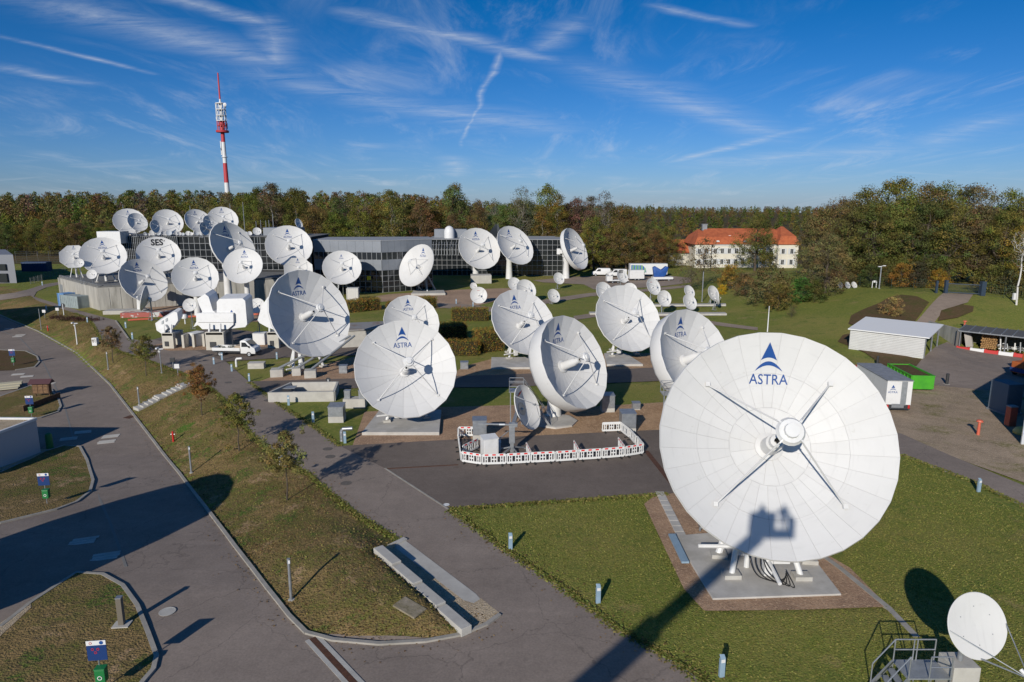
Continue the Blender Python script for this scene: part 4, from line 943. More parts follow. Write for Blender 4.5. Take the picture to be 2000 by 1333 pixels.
def block(root, pts, z0, z1, name, m, bevel=0):
    mb = MB(); mb.prism([(x, y, z0) for x, y in pts], (0, 0, z1-z0)); return mb.build(name, m, root, root.location, bevel=bevel)
wallk = mat('dark_interior', (.03, .031, .033), rough=.8)
# concrete bunker
c1 = G(195, 607); c0 = at(117, 579, 157); c2 = at(622, 590, 158)
bk = empty('bunker_building', (c1.x, c1.y, 0), 0, 'stained concrete bunker building carrying dishes on its flat roof', 'building')
BK = [(c0.x, c0.y), (c1.x, c1.y), (c2.x, c2.y), (c2.x-4, c2.y+9), (c0.x+8, c0.y+12)]
block(bk, BK, -.3, 4.6, 'wall', concb)
ins = [(x+(c1.x+15-x)*.012, y+(c1.y+8-y)*.012) for x, y in BK]
block(bk, ins, 4.6, 4.95, 'roof', mat('roof_felt', (.20, .20, .195), (.15, .15, .145), .8, .9))
d = Vector((c2.x-c1.x, c2.y-c1.y, 0)); L_ = d.length; d.normalize(); nn = Vector((d.y, -d.x, 0)); rz = math.atan2(d.y, d.x)
mb = MB(); mb.box((0, 0, 0), (1.92, .10, 4.4)); pm_ = mb.mesh('wall_panel', concb)
for i in range(int(L_/2)):
    c = Vector((c1.x, c1.y, 0))+d*(2*i+1.0)+nn*.05; inst('wall_panel', pm_, bk, loc=(c.x-c1.x, c.y-c1.y, 2.25), rz=rz)
mb = MB()
for f_, w_ in ((.42, 3.2), (.50, 1.2)):
    c = Vector((c1.x, c1.y, 0))+d*(L_*f_)+nn*.12; mb.box((c.x, c.y, 1.4), (w_, .08, 1.5), rz)
mb.build('window', glass2, bk, bk.location)
e = Vector((c0.x-c1.x, c0.y-c1.y, 0)).normalized(); q = Vector((c0.x, c0.y, 0))-e*2.2; mb = MB(); mb.box((q.x, q.y, 1.6), (2.2, .12, 3.2), math.atan2(e.y, e.x)); mb.build('door', steel, bk, bk.location)
mb = MB(); 
for i in range(60):
    f_ = i/59; q = Vector((c0.x, c0.y, 0)).lerp(Vector((c1.x, c1.y, 0)), f_); mb.box((q.x+.5, q.y+.4, 5.02), (.42, .42, .22), random.random())
mb.build('parapet_stones', mat('grey_stones', (.22, .23, .24), (.15, .16, .17), 2, .9), bk, bk.location)
# glass block on the left with roof dishes
A0, A1 = (-104.0, 176.0), (-50.5, 172.5)
gb = empty('glass_building', (-77, 175, 0), 0, 'dark glass block with louvres and a flat roof full of dishes', 'building')
block(gb, [A0, A1, (-50.5, 190), (-104, 190)], -.2, 13.0, 'wall', wallk)
block(gb, [(-104.4, 175.6), (-50.1, 172.1), (-50.1, 190.4), (-104.4, 190.4)], 13.0, 13.12, 'roof', mat('roof_felt', (.2, .2, .2)))
def lerp2(a, b, t): return (a[0]+(b[0]-a[0])*t, a[1]+(b[1]-a[1])*t)
B0 = lerp2(A0, A1, .36)
facade(gb, B0, A1, 4.8, 13.0, 24, 5)
for k in range(6):
    mb = MB(); a_, b_ = A0, B0; zz = 5+8*k/5; mb.bar((a_[0], a_[1]-.25, zz), (b_[0], b_[1]-.25, zz), .15, .15); mb.build('transom', mull, gb, gb.location)
mb = MB(); mb.box((0, 0, 0), (.10, .5, 8.2)); fm = mb.mesh('louvre_fin', steel)
for i in range(40):
    q = lerp2(A0, B0, i/39); inst('louvre_fin', fm, gb, loc=(q[0]+77, q[1]-.4-175, 9.0), rz=.25)
mb = MB(); mb.box((-52.5, 171.6, 6.8), (.9, .9, 13.8)); mb.build('corner_pylon', mull, gb, gb.location)
mb = MB(); mb.box((-100.6, 174.0, 12.9), (5.8, 4, 3.0)); mb.build('roof_house', whitep, gb, gb.location)
mb = MB(); mb.box((-60, 182, 14.1), (9, 6, 2.0)); mb.build('roof_house', bandm, gb, gb.location)
random.seed(3)
for i in range(26):
    x = -93+i*1.05+random.uniform(-.3, .3); y = 175.2+random.uniform(-.6, .8); r_ = random.uniform(.35, .8)
    mb = MB(); a, r__, u_ = frame(R(random.uniform(5, 50)), R(30)); M3 = Matrix((r__, u_, a)).transposed()
    mb.lathe([(.02, -r_*.35), (r_*.6, -r_*.22), (r_, 0), (r_, .03), (r_*.6, -r_*.17), (.02, -r_*.28)], c=(0, 0, r_*.9+.15), n=14, M=M3)
    mb.tube((0, .1, 0), (0, .1, r_*.8), .05)
    o = mb.build('roof_dish', white if i % 3 else mat('pale_grey_paint', (.5, .53, .56)), smooth=True); o.location = (x, y, 13.12)
    tag(o, 'very small dish in the row along the flat roof edge', 'satellite dish', 'row of very small dishes along the roof edge')
for px, py0, py1, zc in [(480, 395, 450, 185), (454, 398, 440, 190), (536, 418, 450, 178), (528, 430, 452, 178), (522, 431, 452, 178), (244, 400, 415, 185), (374, 402, 415, 190), (973, 437, 470, 210), (512, 430, 452, 180), (503, 432, 452, 180)]:
    a, b = at(px, py0, zc), at(px, py1+25, zc); mb = MB(); mb.tube((a.x, b.y, b.z), (a.x, b.y, a.z), .11, .06, 6); mb.tube((a.x, b.y, b.z), (a.x, b.y, b.z+.8), .2, .2, 6)
    tag(mb.build('rod_mast', steel), f'thin rod mast rising against the forest {"by the tower" if px < 400 else "above the glass roofs"}', 'mast', 'thin rod masts on the roofs')
# centre block with grey bands and a convex corner
K = G(748, 572); KL = (at(618, 573, 168.5).x, at(618, 573, 168.5).y); KR = (at(845, 566, 173).x, at(845, 566, 173).y); k_ = (K.x, K.y)
cb_ = empty('banded_building', (K.x, K.y, 0), 0, 'grey banded building with a glass corner facing the forecourt', 'building')
block(cb_, [KL, k_, KR, (KR[0]-2, 184), (KL[0], 182)], -.2, 12.3, 'wall', wallk)
off = lambda p, dy: (p[0], p[1]+dy)
for za, zb, m_ in ((9.7, 12.45, bandm), (5.4, 7.9, bandm)):
    for a_, b_ in ((KL, k_), (k_, KR)):
        dd = Vector((b_[0]-a_[0], b_[1]-a_[1], 0)); n_ = 8; rz_ = math.atan2(dd.y, dd.x); cw = dd.length/n_; mb = MB(); mb.box((0, 0, 0), (cw-.03, .3, zb-za)); pm_ = mb.mesh('cladding_panel', m_)
        for i in range(n_):
            q = lerp2(a_, b_, (i+.5)/n_); inst('cladding_panel', pm_, cb_, loc=(q[0]-K.x, q[1]-.12-K.y, (za+zb)/2), rz=rz_)
facade(cb_, KL, k_, 7.9, 9.7, 14, 1, glass2); facade(cb_, k_, KR, 7.9, 9.7, 10, 1, glass2)
facade(cb_, KL, k_, 0, 5.4, 12, 4); facade(cb_, k_, KR, 0, 5.4, 9, 4)
block(cb_, [(KL[0]-.2, KL[1]-.3), (k_[0], k_[1]-.4), (KR[0]+.2, KR[1]-.3), (KR[0]-2, 184), (KL[0]-.2, 182)], 12.45, 12.6, 'roof', mat('pale_roof', (.35, .36, .37)))
mb = MB(); mb.box((K.x-3.2, K.y-.4, 3.6), (.9, .06, .9)); mb.build('notice', mat('yellow_sign', (.8, .65, .02)), cb_, cb_.location)
# right facade
F0, F1 = (at(835, 541, 207).x, at(835, 541, 207).y), (at(1108, 540, 205).x, at(1108, 540, 205).y)
rb = empty('glass_hall', (F0[0], F0[1], 0), 0, 'long dark glass hall behind the three pedestal dishes', 'building')
block(rb, [F0, F1, (F1[0], 226), (F0[0], 226)], -.2, 10.7, 'wall', wallk)
facade(rb, F0, F1, 0, 10.7, 28, 7)
block(rb, [(F0[0]-.2, F0[1]-.3), (F1[0]+.3, F1[1]-.3), (F1[0]+.3, 226.3), (F0[0]-.2, 226.3)], 10.7, 10.85, 'roof', mat('pale_roof', (.35, .36, .37)))
mb = MB(); q = at(880, 470, 212)
mb.box((q.x, q.y+2, 12.2), (10, 4, 2.6)); mb.build('roof_house', bandm, rb, rb.location)
mb = MB(); mb.lathe([(1.6, 10.8), (1.6, 12.6), (1.5, 13.3), (1.1, 14.1), (.5, 14.5), (.02, 14.6)], c=(q.x-.2, q.y-1.6, 0), n=18); mb.build('observatory_dome', whitep, rb, rb.location, smooth=True)
mb = MB(); q = at(972, 470, 213); mb.prism([(q.x-4, q.y, 10.8), (q.x+3.5, q.y, 10.8), (q.x-.5, q.y, 15.2)], (0, 6, 0)); mb.build('skylight', glass2, rb, rb.location)
mb = MB()
for i in range(11):
    q = lerp2(F0, F1, .05+.02*i); mb.bar((q[0], q[1]-.3, 10.0), (q[0], q[1]-2.2, 8.2), .14); mb.bar((q[0], q[1]-2.2, 8.2), (q[0], q[1]-2.2, 6.2), .14)
mb.build('canopy_frame', galv, rb, rb.location)
# castle with the red roof
zc = 232; ca = at(1357, 520, zc); cbx = at(1548, 520, zc)
cs = empty('castle', ((ca.x+cbx.x)/2, ca.y, 0), 0, 'cream two storey castle with a long red tiled roof', 'castle')
x0, x1, yF = ca.x, cbx.x, ca.y
block(cs, [(x0, yF), (x1, yF), (x1, yF+14), (x0, yF+14)], -.5, 7.6, 'wall', plaster)
block(cs, [(x0-.25, yF-.25), (x1+.25, yF-.25), (x1+.25, yF+14.2), (x0-.25, yF+14.2)], 7.4, 7.85, 'cornice', whitep)
def hiproof(xa, xb, ya, yb, z0, zm, z1, inx, iny):
    mb = MB(); b = [(xa, ya, z0), (xb, ya, z0), (xb, yb, z0), (xa, yb, z0)]; i1 = iny*.28
    m_ = [(xa+i1, ya+i1, zm), (xb-i1, ya+i1, zm), (xb-i1, yb-i1, zm), (xa+i1, yb-i1, zm)]
    t = [(xa+inx, (ya+yb)/2, z1), (xb-inx, (ya+yb)/2, z1)]
    mb.add(b+m_+t, [(0, 1, 5, 4), (1, 2, 6, 5), (2, 3, 7, 6), (3, 0, 4, 7), (4, 5, 9, 8), (5, 6, 9), (6, 7, 8, 9), (7, 4, 8), (3, 2, 1, 0)])
    return mb.build('roof', rooft, cs, cs.location)
hiproof(x0-.6, x1+.6, yF-.6, yF+14.6, 7.85, 10.2, 12.9, 5.5, 7)
hiproof(x0-1.2, x0+5.2, yF-2.5, yF+13.0, 7.9, 10.4, 12.7, 3.0, 5)
hiproof(x1-6.5, x1+1.2, yF-2.5, yF+13.0, 7.9, 10.6, 13.6, 3.4, 5)
for xa, xb in ((x0-.7, x0+4.7), (x1-6.0, x1+.7)):
    block(cs, [(xa, yF-2.0), (xb, yF-2.0), (xb, yF+.05), (xa, yF+.05)], -.5, 7.9, 'wing_wall', plaster)
mb = MB(); mb.box((0, 0, 0), (1.15, .12, 1.9)); wf = mb.mesh('window', whitep); mb = MB(); mb.box((0, 0, 0), (.42, .06, 1.6)); mb.box((.5, 0, 0), (.42, .06, 1.6)); wp = mb.mesh('pane', glass2)
mb = MB(); mb.box((0, 0, 0), (.55, .07, 1.9)); sh = mb.mesh('shutter', mat('pale_shutter', (.62, .64, .66)))
def cwin(x, y, z):
    o = inst('window', wf, cs, loc=(x-cs.location.x, y-.05-cs.location.y, z)); inst('pane', wp, o, loc=(-.25, -.05, 0))
    for s in (-1, 1): inst('shutter', sh, cs, loc=(x+s*.9-cs.location.x, y-.05-cs.location.y, z))
for z in (2.0, 5.6):
    for i in range(9): cwin(x0+6.7+i*2.35, yF, z)
    for xa in (x0+.7, x0+3.2): cwin(xa, yF-2.0, z)
    for xa in (x1-4.4, x1-1.5): cwin(xa, yF-2.0, z)
for i, fx in enumerate((.22, .36, .5, .62, .75)):
    x = x0+(x1-x0)*fx; mb = MB(); zz = 9.0 if i % 2 == 0 else 10.6; yy = yF+(.3 if i % 2 == 0 else 2.6)
    mb.prism([(x-.9, yy-.4, zz-.4), (x+.9, yy-.4, zz-.4), (x+.5, yy-.4, zz+.2), (x, yy-.4, zz+.42), (x-.5, yy-.4, zz+.2)], (0, 2.5, 0)); dm = mb.build('dormer', rooft, cs, cs.location)
    mb = MB(); mb.prism([(x-.7, yy-.44, zz-.35), (x+.7, yy-.44, zz-.35), (x+.35, yy-.44, zz+.12), (x-.35, yy-.44, zz+.12)], (0, .03, 0)); mb.build('dormer_face', whitep, dm, cs.location)
mb = MB(); mb.box((x0+4.5, yF+7, 13.2), (1.6, 1.2, 2.0)); mb.box((x0+4.5, yF+7, 14.3), (1.9, 1.5, .2)); mb.build('chimney', steel, cs, cs.location)
q = at(1300, 519, 240); ow = empty('castle_outbuilding', (q.x, q.y, 0), 0, 'low red roofed wing hidden behind trees left of the castle', 'building')
mb = MB(); mb.box((q.x, q.y+5, 2.0), (20, 9, 4.6)); mb.build('wall', plaster, ow, ow.location)
mb = MB(); mb.prism([(q.x-11, q.y-.2, 4.3), (q.x-11, q.y+10.2, 4.3), (q.x-11, q.y+5, 8.8)], (22, 0, 0)); mb.build('roof', rooft, ow, ow.location)
# banded transmission tower in the forest
tb = at(446, 400, 600); tw = empty('transmission_tower', (tb.x, tb.y, 8), 0, 'tall red and white banded transmission tower above the forest', 'tower')
tz = lambda py: at(440, py, 600).z
def seg(py0, py1, r0, r1, m_, nm='shaft', n=18):
    mb = MB(); mb.lathe([(r0, tz(py0)), (r1, tz(py1))], c=(tb.x, tb.y, 0), n=n, caps=True); return mb.build(nm, m_, tw, (tb.x, tb.y, 8), smooth=True)
tred = mat('tower_red', (.52, .05, .06), rough=.5); twh = mat('tower_white', (.75, .75, .74), rough=.5)
seg(440, 357.5, 2.6, 1.95, twh); seg(357.5, 320, 1.95, 1.7, tred); seg(320, 280, 1.7, 1.6, twh); seg(280, 262, 1.6, 1.6, tred); seg(262, 205, 1.2, 1.1, twh); seg(207, 200, .8, .7, twh); seg(200, 152, .7, .55, tred)
seg(262, 258.5, 5.2, 5.4, tred, 'platform', 24); seg(259, 240, 2.0, 2.0, tred, 'shaft')
for py, m_ in ((241, twh), (231, twh), (220, twh), (208.5, twh), (250, tred)): seg(py, py-1.2, 4.1, 4.1, m_, 'gallery', 24)
for k in range(12):
    an = 6.283*k/12; x, y = tb.x+4.0*math.cos(an), tb.y+4.0*math.sin(an)
    for a_, b_, m_ in ((259, 241, tred), (241, 208, twh)): mb = MB(); mb.bar((x, y, tz(a_)), (x, y, tz(b_)), .28); mb.build('gallery_post', m_, tw, (tb.x, tb.y, 8))
for k, py in enumerate((236, 226, 214, 247, 252)):
    for j in range(5):
        an = -1.57+(j-2)*.55+k*.3; mb = MB(); mb.box((tb.x+4.2*math.cos(an), tb.y+4.2*math.sin(an), tz(py)), (.5, .5, 2.2), an); mb.build('panel_antenna', twh if k < 3 else tred, tw, (tb.x, tb.y, 8))
mb = MB(); mb.lathe([(.05, .5), (1.5, 0), (1.5, -.2), (.05, .3)], c=(tb.x+4.9, tb.y-3, tz(211)), n=14, M=Matrix.Rotation(R(90), 3, 'X')); mb.build('drum_antenna', twh, tw, (tb.x, tb.y, 8), smooth=True)
seg(309, 308, 2.6, 2.6, twh, 'gallery'); mb = MB(); mb.box((tb.x-2.2, tb.y-.5, tz(287)), (.6, .8, 8)); mb.box((tb.x-2.1, tb.y-.5, tz(298)), (.6, .8, 6)); mb.build('panel_antenna', twh, tw, (tb.x, tb.y, 8))
# far left grey hall
q0 = at(33, 553, 186); hl_ = empty('grey_hall', (q0.x, q0.y, 0), 0, 'grey flat roofed hall at the far left edge', 'building')
block(hl_, [(q0.x, q0.y), (q0.x-18, q0.y+22), (q0.x-60, q0.y+20), (q0.x-46, q0.y-2)], -.5, 7.7, 'wall', mat('hall_grey', (.23, .24, .27)))
mb = MB(); mb.box((q0.x-4.6, q0.y-.4, 4.4), (5.0, .5, 1.6)); mb.box((q0.x-4.6, q0.y-.4, 1.5), (5.0, .5, 2.3)); mb.build('window', glass2, hl_, hl_.location)
# carport shed (white cladding)
def quadz(pts): return [Vector(p) for p in pts]
s0, s1 = G(1658, 682), G(1803, 701); hA = 3.1
sd = empty('clad_shed', (s0.x, s0.y, s0.z), 0, 'white ribbed metal carport shed on the right', 'shed')
dd = (s1-s0); dd.z = 0; ln = dd.length; dd.normalize(); bkv = Vector((-dd.y, dd.x, 0)); zb = min(s0.z, s1.z)-.1; zt = max(s0.z, s1.z)+hA-.25; rz_ = math.atan2(dd.y, dd.x)
sdw = mat('shed_cladding', (.72, .72, .70), (.66, .66, .64), 1, .45)
mb = MB(); mb.box((0, 0, 0), (ln, .05, .20)); pm_ = mb.mesh('cladding_plank', sdw); nk = 13; mid = (s0+s1)/2
for k in range(nk):
    z = zb+.1+(zt-zb)*(k+.5)/nk; o = inst('cladding_plank', pm_, sd, loc=(mid.x-s0.x-dd.y*-.03, mid.y-s0.y-dd.x*.03, z-s0.z), rz=rz_)
mb = MB(); mb.box((mid.x+bkv.x*.06, mid.y+bkv.y*.06, (zb+zt)/2), (ln-.05, .08, zt-zb), rz_); mb.box((s0.x+bkv.x*3, s0.y+bkv.y*3, (zb+zt)/2), (6, .1, zt-zb), rz_+math.pi/2); mb.build('wall', mat('shed_back', (.4, .4, .4)), sd, s0)
B = bkv*8.2
mb = MB(); e0, e1 = s0-dd*.3-bkv*.3, s1+dd*.5-bkv*.3; mb.prism([(e0.x, e0.y, zt), (e1.x, e1.y, zt), (e1.x+B.x, e1.y+B.y, zt+.75), (e0.x+B.x, e0.y+B.y, zt+.75)], (0, 0, .14)); mb.build('roof', mat('shed_roof', (.86, .86, .85), rough=.55), sd, s0)
for t_ in (.2, 4.0, 7.8):
    q = s1+bkv*t_; mb = MB(); mb.bar((q.x, q.y, zb), (q.x, q.y, zt+.6*t_/8), .16); mb.build('post', galv, sd, s0)
# retaining wall and low canopy store
w0, w1 = G(1868, 677), G(1812, 640)
rw = MB(); rw.prism([(w0.x, w0.y, -.2), (w1.x, w1.y, Hs(w1.x, w1.y)-.2), (w1.x, w1.y, Hs(w1.x, w1.y)+1.0), (w0.x, w0.y, 3.0)], (.35, .25, 0)); tag(rw.build('retaining_wall', concb), 'sloping concrete retaining wall between shed and canopy store', 'wall')
t0, t1 = G(1868, 678), G(2040, 704); cn = empty('canopy_store', (t0.x, t0.y, 0), 0, 'open canopy store with firewood and metal parts cut into the slope', 'shelter')
dd = (t1-t0); dd.z = 0; ln = dd.length; dd.normalize(); bv = Vector((-dd.y, dd.x, 0)); rz_ = math.atan2(dd.y, dd.x)
mb = MB(); q = (t0+t1)/2+bv*4.5; mb.box((q.x, q.y, 1.4), (ln, .3, 3.0), rz_); q = t0+bv*2.3; mb.box((q.x, q.y, 1.4), (.3, 4.6, 3.0), rz_); mb.build('back_wall', mat('store_wall', (.14, .13, .12)), cn, cn.location)
mb = MB(); e0, e1 = t0-bv*.1, t1-bv*.1; B = bv*4.9; mb.prism([(e0.x, e0.y, 2.75), (e1.x, e1.y, 2.75), (e1.x+B.x, e1.y+B.y, 2.95), (e0.x+B.x, e0.y+B.y, 2.95)], (0, 0, .12)); mb.build('roof', mat('store_roof', (.12, .12, .12)), cn, cn.location)
mb = MB(); mb.bar((e0.x, e0.y, 2.8), (e1.x, e1.y, 2.8), .1, .16); mb.build('gutter', galv, cn, cn.location)
for k in range(9):
    q = e0+dd*(ln*k/8); mb = MB(); mb.bar((q.x, q.y, 2.92), (q.x+B.x, q.y+B.y, 3.12), .12, .1); mb.build('roof_rib', galv, cn, cn.location)
for t_ in (.3, 5.8, 11.0):
    q = t0+dd*t_; mb = MB(); mb.bar((q.x, q.y, 0), (q.x, q.y, 2.75), .14); mb.build('post', galv, cn, cn.location)
def inst_box(name, label, cat, c, sz, m_, rz=0, bevel=.02, group=None):
    mb = MB(); mb.box((0, 0, sz[2]/2), sz); o = mb.build(name, m_, bevel=bevel); o.location = c; o.rotation_euler.z = rz; return tag(o, label, cat, group)
lp = empty('firewood_stack', t0+dd*3.6+bv*2, rz_, 'stack of split firewood inside the canopy store', 'firewood')
mb = MB(); mb.tube((0, -.6, 0), (0, .6, 0), .14, .13, 7); lg_ = mb.mesh('log', wood)
for i in range(7):
    for k in range(8): inst('log', lg_, lp, Matrix.Translation((i*.27-.8+(k % 2)*.1, random.uniform(-.1, .1), .15+k*.26)) @ Matrix.Scale(random.uniform(.85, 1.05), 4))
qq = t0+dd*1.7+bv*1.3; mb = MB(); mb.prism([(-.9, 0, .05), (.2, .1, .05), (-.1, .5, 2.0), (-1.1, .6, 2.3)], (.3, .3, .1)); o = mb.build('leaning_panel', mat('panel_beige', (.42, .39, .36))); o.location = qq; tag(o, 'curved beige panel leaning in the canopy store', 'panel')
random.seed(8)
for i in range(7):
    q = t0+dd*(5.2+i*.75)+bv*random.uniform(1.0, 2.4); mb = MB(); h_ = random.uniform(.9, 2.1)
    mb.tube((0, 0, 0), (random.uniform(-.2, .2), .2, h_), .09); mb.bar((-.5, 0, h_*.4), (.6, .3, h_*.5), .1); mb.bar((-.3, .1, .3), (.7, -.1, .35), .14)
    o = mb.build('metal_part', galv if i % 2 else whitep); o.location = q; tag(o, 'galvanised antenna mount part stored under the canopy', 'metal part', 'metal parts stored under the canopy')
mb = MB(); mb.prism([(-.85, -.22, 0), (.85, -.22, 0), (.85, -.1, .55), (.6, -.1, .55), (.6, -.1, .48), (-.6, -.1, .48), (-.6, -.1, .55), (-.85, -.1, .55)], (0, .42, 0)); mb_r = mb.mesh('water_barrier', redm, bevel=.03); mb_w = mb.mesh('water_barrier', whitep, bevel=.03)
for i in range(7):
    q = t0+dd*(.9+i*1.73)-bv*.35; o = inst('water_barrier', mb_r if i % 2 == 0 else mb_w, None, loc=(q.x, q.y, .05), rz=rz_); tag(o, ['first red', 'first white', 'second red', 'second white', 'third red', 'third white', 'fourth red'][i]+' plastic barrier in the row before the canopy store, from the left', 'barrier', 'plastic barriers before the store')
# building at the right edge
eb = G(1993, 868); rbld = empty('panel_building', (eb.x, eb.y, 0), 0, 'white panel clad building at the right edge', 'building')
EB = [(eb.x, eb.y), (eb.x+25, eb.y-5), (eb.x+40, eb.y+12), (eb.x+17, eb.y+15)]
block(rbld, EB, -.2, 8.2, 'wall', mat('panel_core', (.4, .4, .4)))
dd = Vector((25, -5, 0)); ln = dd.length; dd.normalize(); rz_ = math.atan2(dd.y, dd.x); mb = MB(); mb.box((0, 0, 0), (ln/6-.03, .1, 1.0-.03)); pm_ = mb.mesh('wall_panel', mat('panel_white', (.62, .64, .66), (.57, .59, .61), .4, .5))
for i in range(6):
    for k in range(8):
        c = Vector((eb.x, eb.y, 0))+dd*(ln*(i+.5)/6)+Vector((dd.y, -dd.x, 0))*.05; inst('wall_panel', pm_, rbld, loc=(c.x-eb.x, c.y-eb.y, .5+k), rz=rz_)
# flat roofed kiosk on the left and its off frame neighbours that throw the road shadows
gq = G(80, 886); kb = empty('flat_roof_kiosk', (gq.x, gq.y, gq.z), 0, 'flat roofed building with pale gravel roof at the left edge', 'building')
ku, kv = Vector((-.15, -.989, 0)), Vector((-1, .02, 0))
kp = [gq, gq+ku*12, gq+ku*12+kv*9, gq+kv*9]
kz = gq.z
block(kb, [(p.x, p.y) for p in kp], kz-.4, kz+3.3, 'wall', mat('kiosk_render', (.52, .53, .55)))
mb = MB(); cc = sum(kp, Vector())/4
mb.prism([(p.x+(cc.x-p.x)*.03, p.y+(cc.y-p.y)*.03, kz+3.3) for p in kp], (0, 0, .06)); mb.build('roof', gravelp, kb, kb.location)
mb = MB()
for a_, b_ in zip(kp, kp[1:]+kp[:1]): mb.bar((a_.x, a_.y, kz+3.4), (b_.x, b_.y, kz+3.4), .24, .22)
mb.build('roof_edge', whitep, kb, kb.location)

oh = empty('service_hall', (-120, 105, -2), 0, 'long service hall beyond the left edge of the view', 'building')
mb = MB(); mb.prism([(-101, 124, -2), (-150, 130, -2), (-150, 84, -2), (-106, 88, -2)], (0, 0, 10)); mb.build('wall', mat('hall_grey', (.23, .24, .27)), oh, oh.location)
mb = MB(); mb.prism([(-100.5, 124.5, 8), (-150.5, 130.5, 8), (-150.5, 83.5, 8), (-105.5, 87.5, 8)], (0, 0, .3)); mb.build('roof', mat('roof_felt', (.2, .2, .2)), oh, oh.location)
dish((-33.5, 28.5, 5.2), 10.0, -15, 27, 'large dish beyond the left edge whose shadow falls on the road', n=20, bz=None)

# ------------------------------------------------------------------ objects on the site
def rot2(d): return math.atan2(d.y, d.x)
def smooth_path(P, k=6):
    P = [Vector(p) for p in P]; Q = []
    for i in range(len(P)-1):
        a, b, c, d = P[max(i-1, 0)], P[i], P[i+1], P[min(i+2, len(P)-1)]
        for j in range(k):
            t = j/k; Q.append(.5*((2*b)+(c-a)*t+(2*a-5*b+4*c-d)*t*t+(3*b-a-3*c+d)*t*t*t))
    return Q+[P[-1]]
# retaining wall blocks beside the gravel pit
w0, w1 = Vector((*WALL0, 0)), Vector((*WALL1, 0)); dd = w1-w0; ln = dd.length; dd.normalize(); rz_ = rot2(dd); nv = Vector((dd.y, -dd.x, 0))
rw = empty('garden_wall', w0, 0, 'low concrete retaining wall beside the gravel pit', 'wall')
for i in range(4):
    a_ = w0+dd*(ln*i/4+.03); b_ = w0+dd*(ln*(i+1)/4-.03); q = (a_+b_)/2; top = .78-.11*i
    mb = MB(); mb.box((0, 0, 0), ((b_-a_).length, .62, top+.3)); me_ = mb.mesh('wall_block', concl, bevel=.03)
    inst('wall_block', me_, rw, loc=(q.x-w0.x, q.y-w0.y, (top-.3)/2), rz=rz_)
a_, b_ = G(735, 1075), G(792, 1055); mb = MB(); mb.bar((a_.x, a_.y, .05), (b_.x, b_.y, .05), .35, .2); tag(mb.build('edge_stone', concl), 'concrete edge slab at the upper end of the gravel pit', 'edge slab')
mb = MB(); q = G(800, 1188); mb.box((0, 0, .03), (1.5, .95, .10)); o = mb.build('stone_cover', mat('mossy_slab', (.34, .29, .22), (.20, .17, .10), 2.2, .95, bump=.5, bscale=8), bevel=.03); o.location = q; o.rotation_euler = (0.03, .12, -.6); tag(o, 'weathered slab cover lying in the grass near the wall', 'slab')
# stairs up the bank
s0, s1 = G(266, 802), G(366, 753); st = empty('bank_steps', s0, 0, 'concrete steps climbing the grass bank from the road', 'steps')
n = 11; dd = s1-s0; rz_ = math.atan2(dd.y, dd.x); l2 = math.hypot(dd.x, dd.y)
for i in range(n):
    f_ = i/n; ws = l2/n*(2.4 if i in (5, 10) else 1.12); q = s0+dd*(f_+.5/n); z = s0.z+(s1.z-s0.z+.1)*(i+1)/n
    mb = MB(); mb.box((0, 0, 0), (ws, 1.5, .5)); me_ = mb.mesh('step', concl, bevel=.02); inst('step', me_, st, loc=(q.x-s0.x, q.y-s0.y, z-s0.z-.2+.10), rz=rz_)
# bollard lights
mb = MB(); mb.box((0, 0, .45), (.24, .15, .9)); mb.prism([(-.12, -.075, .9), (.12, -.075, .9), (.12, .075, 1.02), (-.12, .075, 1.05)], (0, 0, .04)); bme = mb.mesh('post', bluem, bevel=.015)
mb = MB(); mb.box((0, -.078, .82), (.18, .012, .16)); lme = mb.mesh('light_panel', whitep)
def bollard(px, py, label, sc=1, rz=0.2):
    o = empty('bollard_light', G(px, py), rz, label, 'bollard', 'pale blue path bollards'); o.scale = (sc, sc, sc); inst('post', bme, o); inst('light_panel', lme, o)
for px, py, sc, lb in [(997, 1073, 1, 'pale blue bollard on the lawn below the barriers'), (1168, 1178, 1.02, 'pale blue bollard beside the path, middle of the front three'), (1409, 1322, 1.02, 'pale blue bollard nearest the bottom edge'), (1911, 961, 1, 'pale blue bollard at the right path edge'),
                       (418, 712, .9, 'slim blue bollard left of the white truck front'), (434, 704, 1, 'slim blue bollard right below the truck bed'), (453, 726, .9, 'slim blue bollard below the elbow vent on the upper lawn'), (487, 745, .9, 'slim blue bollard at the path corner'), (541, 702, .9, 'slim blue bollard left of the three concrete blocks'),
                       (564, 792, 1, 'slim blue bollard in front of the concrete basin'), (612, 825, 1, 'slim blue bollard left of the grey vent box'), (674, 866, 1, 'slim blue bollard beside the silver elbow pipe'), (246, 641, 1, 'slim blue bollard above the path bend, upper'), (259, 663, 1, 'slim blue bollard at the path bend, lower'),
                       (171, 630, .9, 'slim blue bollard by the dark shrub strip'), (83, 558, 1, 'slim blue bollard left of the bunker path'), (891, 594, 1, 'slim blue bollard left of the red marked dish'), (924, 600, 1, 'slim blue bollard under the red marked dish'), (91, 607, 1, 'slim blue bollard before the blue container')]:
    bollard(px, py, lb, sc)
